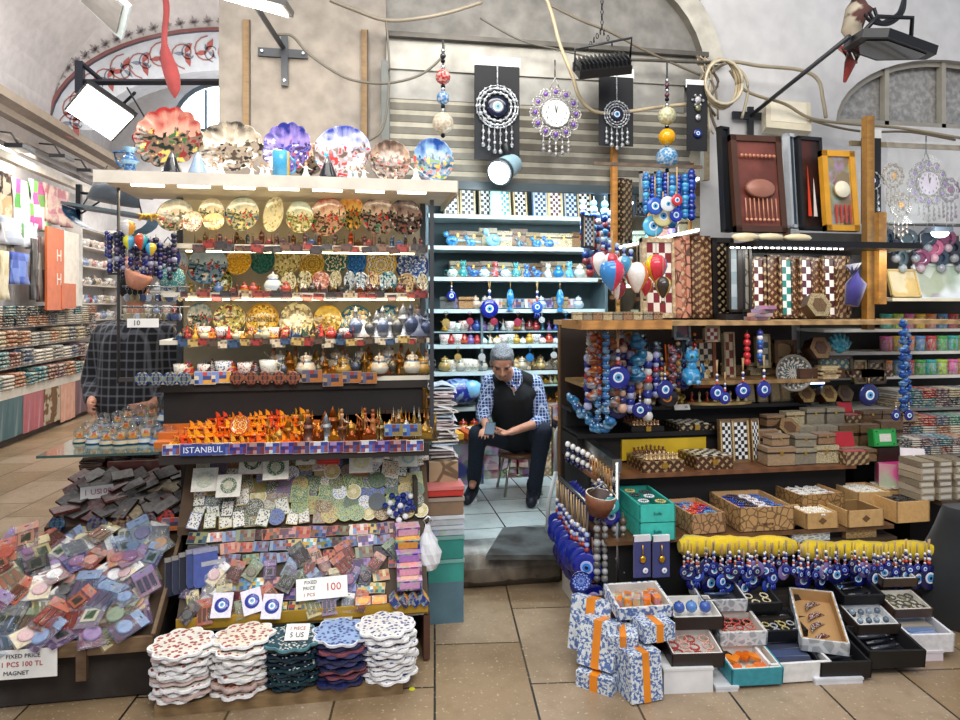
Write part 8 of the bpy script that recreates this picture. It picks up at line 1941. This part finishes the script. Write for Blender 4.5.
def gift(lab,px,Y,z,w_,d_,h_,rx=0,rz=0,ry=0,open_=False):
 r=thing('gift_box',lab,'gift box',(XY(px,Y),Y,z),(rx,ry,rz));s=max(w_,d_,h_)
 g=G();g.box((0,0,h_/2/s),(w_/s,d_/s,h_/s),'5470a8');link('patterned_carton',g.mesh('patterned_carton','tile_print'),r,None,None,s)
 g=G();g.box((0,0,h_/2),(w_*.22,d_+.004,h_+.004),'e88a1e');g.build('orange_band','satin',r)
 return r
gift('blue and white patterned box with orange band, lowest outer one of the leaning pile',598,2.98,0,.17,.10,.07,0,-.75)
r_=gift('blue patterned box with orange band, middle one of the outer leaning pile',600,3.02,.072,.17,.13,.20,-.22,-.75)
gift('blue patterned box standing tallest at the outer end of the pile',590,3.14,.075,.20,.07,.24,-.2,-.75)
gift('tall patterned box with orange band standing before the dark fronted box',640,2.88,.0,.15,.13,.20,-.1,.12)
gift('small patterned box with wide orange band under the open orange box',652,2.97,.215,.15,.14,.075,0,.1)
gift('patterned box squeezed between the leaning pile and the tall one',622,2.98,.16,.13,.12,.09,.1,-.3)
r_,put=tray('gift_box','open blue patterned box filled with orange packets',637,3.10,.295,.25,.19,.055,'5470a8','d8d4cc','tile_print',-.02,.18)
def mk_opk():g=G();g.box((0,0,.15),(1,.3,.3),'ffffff');g.box((.2,0,.31),(.3,.25,.02),'d8d4e0');return tag(g.build('orange_packet','print_big'),None,'packet')
fill(put,.22,.15,'opk',mk_opk,[('f07a10','orange'),('f08a20','bright orange'),('d8a878','pale orange')],5,1,.11,'packet in the open patterned box',1.2,.015)
g=G();g.box((0,0,.14),(.30,.20,.28),'2a221c');tag(g.build('support_crate','matte',None,(XY(634,3.16),3.17,0),(0,0,0)),'dark crate behind the patterned gift boxes on the floor','box')
for i in range(34):
 px=684+7.3*i;K.use('tinyeye',mk_eye('16228a',5,'c8a878',.5,.2),atY(px,543+R.uniform(-3,5),3.20+R.uniform(-.01,.01)),(0,0,R.uniform(-.5,.5)),R.uniform(.09,.125),f'tiny beaded eye charm before the yellow cloth, {od(i)} from the left',None,R.choice(['ffffff','a8b8e8','d8c8b0','8898d8']))
for i in range(20):
 c,cn=R.choice([('e8883a','orange'),('c8a878','tan'),('2a5a98','blue'),('d8d0c0','cream'),('8a3a40','maroon'),('3a3a4a','dark')])
 key,mk=[('chf',mk_hanging_figures('ffffff',5)),('chb',mk_beads(['e8e4e0','3a4a98','c84a3a','e8d8b0'],8,.05)),('cht',mk_eye('18288a',3,'c8a878',.5,.2))][i%3]
 K.use(key,mk,atY(590+5.5*i,328+R.uniform(0,26),3.70+R.uniform(-.02,.04)),(0,0,R.uniform(-.4,.4)),R.uniform(.2,.34),f'{cn} {["figure", "beaded", "eye"][i % 3]} charm strand, {od(i)} from the passage corner behind the garlands',None,c)
for i in range(15):
 px=728+8.6*i;key=['ibA','ibC','ibB','ibD','hexA'][(i*2)%5]
 bx(key,px,4.05,1.257,.075,.06,R.uniform(.07,.12),f'small {IBN[key]}, {od(i)} from the left behind the hanging eyes',R.uniform(-.2,.2))
for i in range(9):
 key,mk=[('bird',BD[1]),('jar',JR[1]),('cat',CT_[1])][i%3];c,cn=R.choice([('2a80c0','blue'),('c84a3a','red'),('e8e0d0','white'),('c8a050','golden')])
 K.use(key,mk,(XY(600+13*i,4.0),3.98,1.257),(0,0,R.uniform(-.4,.4)),R.uniform(.09,.13),f'{cn} {dict(bird="bird figurine", jar="jar", cat="cat figurine")[key]}, {od(i)} from the passage corner on the middle wooden shelf',None,c)
g=G();g.prism([(.014*cos(k*pi/5),.014*sin(k*pi/5))for k in range(10)],0,.001,'e0e020');p=atZ(412,689,.001);tag(g.build('round_sticker','matte',None,(p.x,p.y,.0005)),'tiny yellow sticker on the floor near the last trivet stack','sticker')
dg_=thing('bird_garland','drooping garland of blue birds and fish draped over the passage corner','garland',atY(592,398,3.75));dg_['label']='drooping garland of blue birds draped over the passage corner rack'
pts=[atY(573,396,3.85),atY(583,408,3.78),atY(592,420,3.72),atY(602,426,3.66),atY(611,418,3.60)]
g=G();g.tube([p-dg_.location for p in pts],.005,'b8a078',5);g.build('cord','matte',dg_)
for k in range(22):
 t=k/21*4;i=min(3,int(t));p=pts[i].lerp(pts[i+1],t-i)-dg_.location;c=jit(['1f6fae','2a8ac0','164f8a'][k%3],.15)
 g=G();q=p+Vector((R.uniform(-.012,.012),R.uniform(-.015,.01),-.02+R.uniform(-.02,.012)));g.ball(q,.026,c,8,6,(1.2,.8,.8));g.ball(q+Vector((-.02,-.01,.02)),.015,c,7,5);g.ball(q+Vector((-.026,-.022,.024)),.004,'ffffff',5,4);g.build('bird_figure','blue_figure',dg_)
nb=thing('market_stall','bright neighbouring stall of coloured tins and scarves beyond the inlaid boxes','stall',(0,0,0))
def nbx(name,c,d,col,mat='satin'):g=G();g.box(c,d,col);return g.build(name,mat,nb)
NX0,NX1=3.02,4.6
nbx('lower_body',((NX0+NX1)/2,4.1,.35),(NX1-NX0,.5,.7),'2a2622','matte')
for z,y,c in((.86,3.98,'d8d4c8'),(1.02,4.08,'d8d4c8'),(1.22,4.16,'e0dcd0'),(1.38,4.18,'e0dcd0'),(1.53,4.2,'e0dcd0'),(1.74,4.15,'e8dcc0')):
 nbx('shelf',((NX0+NX1)/2,y+.1,z),(NX1-NX0,.34,.02),c)
nbx('back_board',((NX0+NX1)/2,4.38,1.4),(NX1-NX0,.01,1.6),'4a4844','matte')
def mk_tin():
 g=G();g.lathe([(.5,0),(.5,.62)],14,lambda j,k:cm('ffffff' if k%4 else 'e8e060'));root=g.build('painted_tin','print');h=G();h.lathe([(.52,.62),(.52,.74),(.46,.76)],14,'ffffff');h.build('lid','satin',root);return tag(root,None,'tin')
TC=[('e88a48','orange'),('58b058','green'),('e070a8','pink'),('5a90c8','blue'),('48b8b0','turquoise'),('e8c848','yellow'),('c84848','red'),('b8d858','lime')]
for zi,z in enumerate((1.232,1.392,1.542)):
 for i in range(10):
  c,cn=TC[(i*3+zi*2)%8];Y=4.14+.02*zi
  K.use('tin',mk_tin,(XY(886+11*i,Y),Y,z),(0,0,R.uniform(0,3)),(.075,.075,.13),f'{cn} painted tin, {od(i)} from the left on the {["lowest", "middle", "top"][zi]} tin shelf of the neighbouring stall',None,c)
for zi,(z,Y)in enumerate(((.872,3.96),(1.032,4.06))):
 for i in range(9):
  for lv in range(2):
   c,cn=R.choice(FC+[('e8e0c8','cream'),('3a9a88','green'),('c8383a','red')]);K.use('ftx',mk_pile,(XY(893+13*i,Y),Y,z+lv*.062),(0,0,R.uniform(-.15,.15)-pi/2),(.16,.10,.068),f'{cn} scarves, {od(i)} from the left, {["lower", "upper"][lv]} layer, {["front", "rear"][zi]} neighbour shelf',None,c)
for i,(p0,p1,y0,y1,c,mt,lab)in enumerate(((892,921,268,297,'d8b878','fabric_print','cream embroidered cloth board propped above the tins'),(920,968,262,300,'e8ecec','print_big','white cloth board with red and blue leaves propped above the tins'))):
 frame_pic(p0,y1 and y0,p1,y1,4.05,c,c,lab,mt,0,-.3,None,.02,'cloth_display','board','satin',.06)
nbx('board_ledge',(XY(925,4.0)+.1,4.03,1.735),(.8,.2,.02),'e8dcc0')
for i in range(12):
 c,cn=R.choice([('2a2f3a','black'),('8a4a68','mauve'),('3a4a5a','slate'),('c86a8a','pink'),('5a6a70','grey')])
 px=888+6.5*i;py=238+10*(i%3);r=thing('hanging_mask',f'{cn} ornament, {od(i)} from the left in the hanging row above the cloth boards','ornament',atY(px,py,4.1));r.rotation_euler=(0,0,R.uniform(-.5,.5))
 g=G();g.m=Euler((pi/2,0,0)).to_matrix().to_4x4();g.lathe([(.035,0),(.06,.01),(.055,.02),(.03,.012)],14,c,capt=False);g.m=Matrix();g.build('ring','gloss',r);g=G();g.ball((0,-.01,-.07),.03,mix(c,'ffffff',.3),8,6);g.build('bead','gloss',r);g=G();g.tube([(0,0,.05),(0,0,.16)],.003,'c8c0b0',4);g.build('cord','matte',r)
nbx('hanging_rail',(XY(925,4.1)+.1,4.11,2.24),(.9,.02,.02),'5a5a58')
gl_=thing('led_lamp','glowing bluish white LED lamp under the wrapped clocks','lamp',atY(940,233,3.75));g=G();g.box((0,.01,.02),(.13,.08,.03),'4a5058');g.build('housing','satin',gl_);g=G();g.ball((0,0,0),.05,'dff4ff',12,8,(1.2,.6,.6));g.build('glowing_face','lamp_cool',gl_)
point('led_lamp_glow',atY(940,236,3.65),6,(.85,.95,1),.06)
def bag(px,py,Y,s_,c,lab,mat='film',seed=1):
 g=G();n,m=12,8;P=[]
 for j in range(m+1):
  a=pi*j/m;P.append([g.vv((sin(a)*cos(2*pi*k/n)*(1+R.uniform(-.15,.15)),.6*sin(a)*sin(2*pi*k/n)*(1+R.uniform(-.15,.15)),-cos(a)*.5+R.uniform(-.04,.04)))for k in range(n)])
 for j in range(m):
  for k in range(n):g.face((P[j][k],P[j][(k+1)%n],P[j+1][(k+1)%n],P[j+1][k]),jit(c,.1))
 o=g.build('plastic_bag',mat,None,atY(px,py,Y),None,s_);return tag(o,lab,'bag')
nbx('front_table',(XY(930,3.8)+.05,3.78,.80),(.70,.26,.02),'c8c0b0');nbx('front_table_leg',(XY(930,3.8)+.05,3.80,.4),(.6,.2,.78),'2a2622','matte')
bag(925,443,3.74,.11,'a8c8d8','pale blue crumpled plastic bag on the neighbouring table','satin');bag(944,452,3.72,.09,'c8dcd8','greenish white crumpled bag beside the pale blue one','satin')
for i in range(7):
 for lv in range(2):
  c,cn=R.choice(FC+[('1f7a68','green'),('2a4a98','blue')]);Y=3.70;K.use('ftx',mk_pile,(XY(896+10*i,Y),Y,.812+lv*.05),(0,0,-pi/2),(.14,.085,.055),f'{cn} folded cloths, {od(i)} from the left, {["lower", "upper"][lv]} layer before the plastic bags',None,c)
for i in range(8):
 c,cn=R.choice([('e8e4d8','white'),('c8d8e8','pale blue'),('e8d8a8','pale yellow'),('d8a8b0','pink')]);K.use('wpk',mk_packet(['e8e0d0','c8d8e8','e8c8a0']),(XY(885+8*i,3.55),3.55-.02*i+.03,.655+.006*i),(.12,0,R.uniform(-.5,.5)),.11,f'{cn} flat packet, {od(i)} from the left in the fan behind the pink carton',None,c)
r=thing('blue_basket','dark blue woven basket at the far right edge above wrapped boxes','basket',(XY(953,3.55),3.56,.64));r['label']='dark blue woven basket at the far edge behind wrapped boxes'
g=G();g.lathe([(.05,0),(.06,.06),(.075,.14),(.07,.14),(.05,.02)],16,['1a4a68','2a6a90','1a4a68','123248'],capt=False);g.build('basket_body','satin',r);g=G();g.tube([(.075*cos(k*pi/8),.075*sin(k*pi/8),.14)for k in range(17)],.006,'2a6a90',5);g.build('rim','satin',r)
g=G();n,m=16,10;P=[]
for j in range(m+1):
 t=j/m;rr=.30*(1-.35*t**3)*(.75+.25*sin(pi*min(1,t*1.3)));P.append([g.vv((rr*cos(2*pi*k/n)*(1+R.uniform(-.04,.04)),rr*.8*sin(2*pi*k/n)*(1+R.uniform(-.04,.04)),.62*t))for k in range(n)])
for j in range(m):
 for k in range(n):g.face((P[j][k],P[j][(k+1)%n],P[j+1][(k+1)%n],P[j+1][k]),'1a1d20',True)
g.face(P[-1],'15171a');tag(g.build('black_sack','fabric',None,(XY(972,3.25),3.25,.0)),'large black sack on the floor at the edge of the neighbouring stall','sack')
g=G();g.box((3.6,3.62,.04),(1.4,.5,.08),'4a443c');tag(g.build('floor_kerb','stone'),kind='structure')
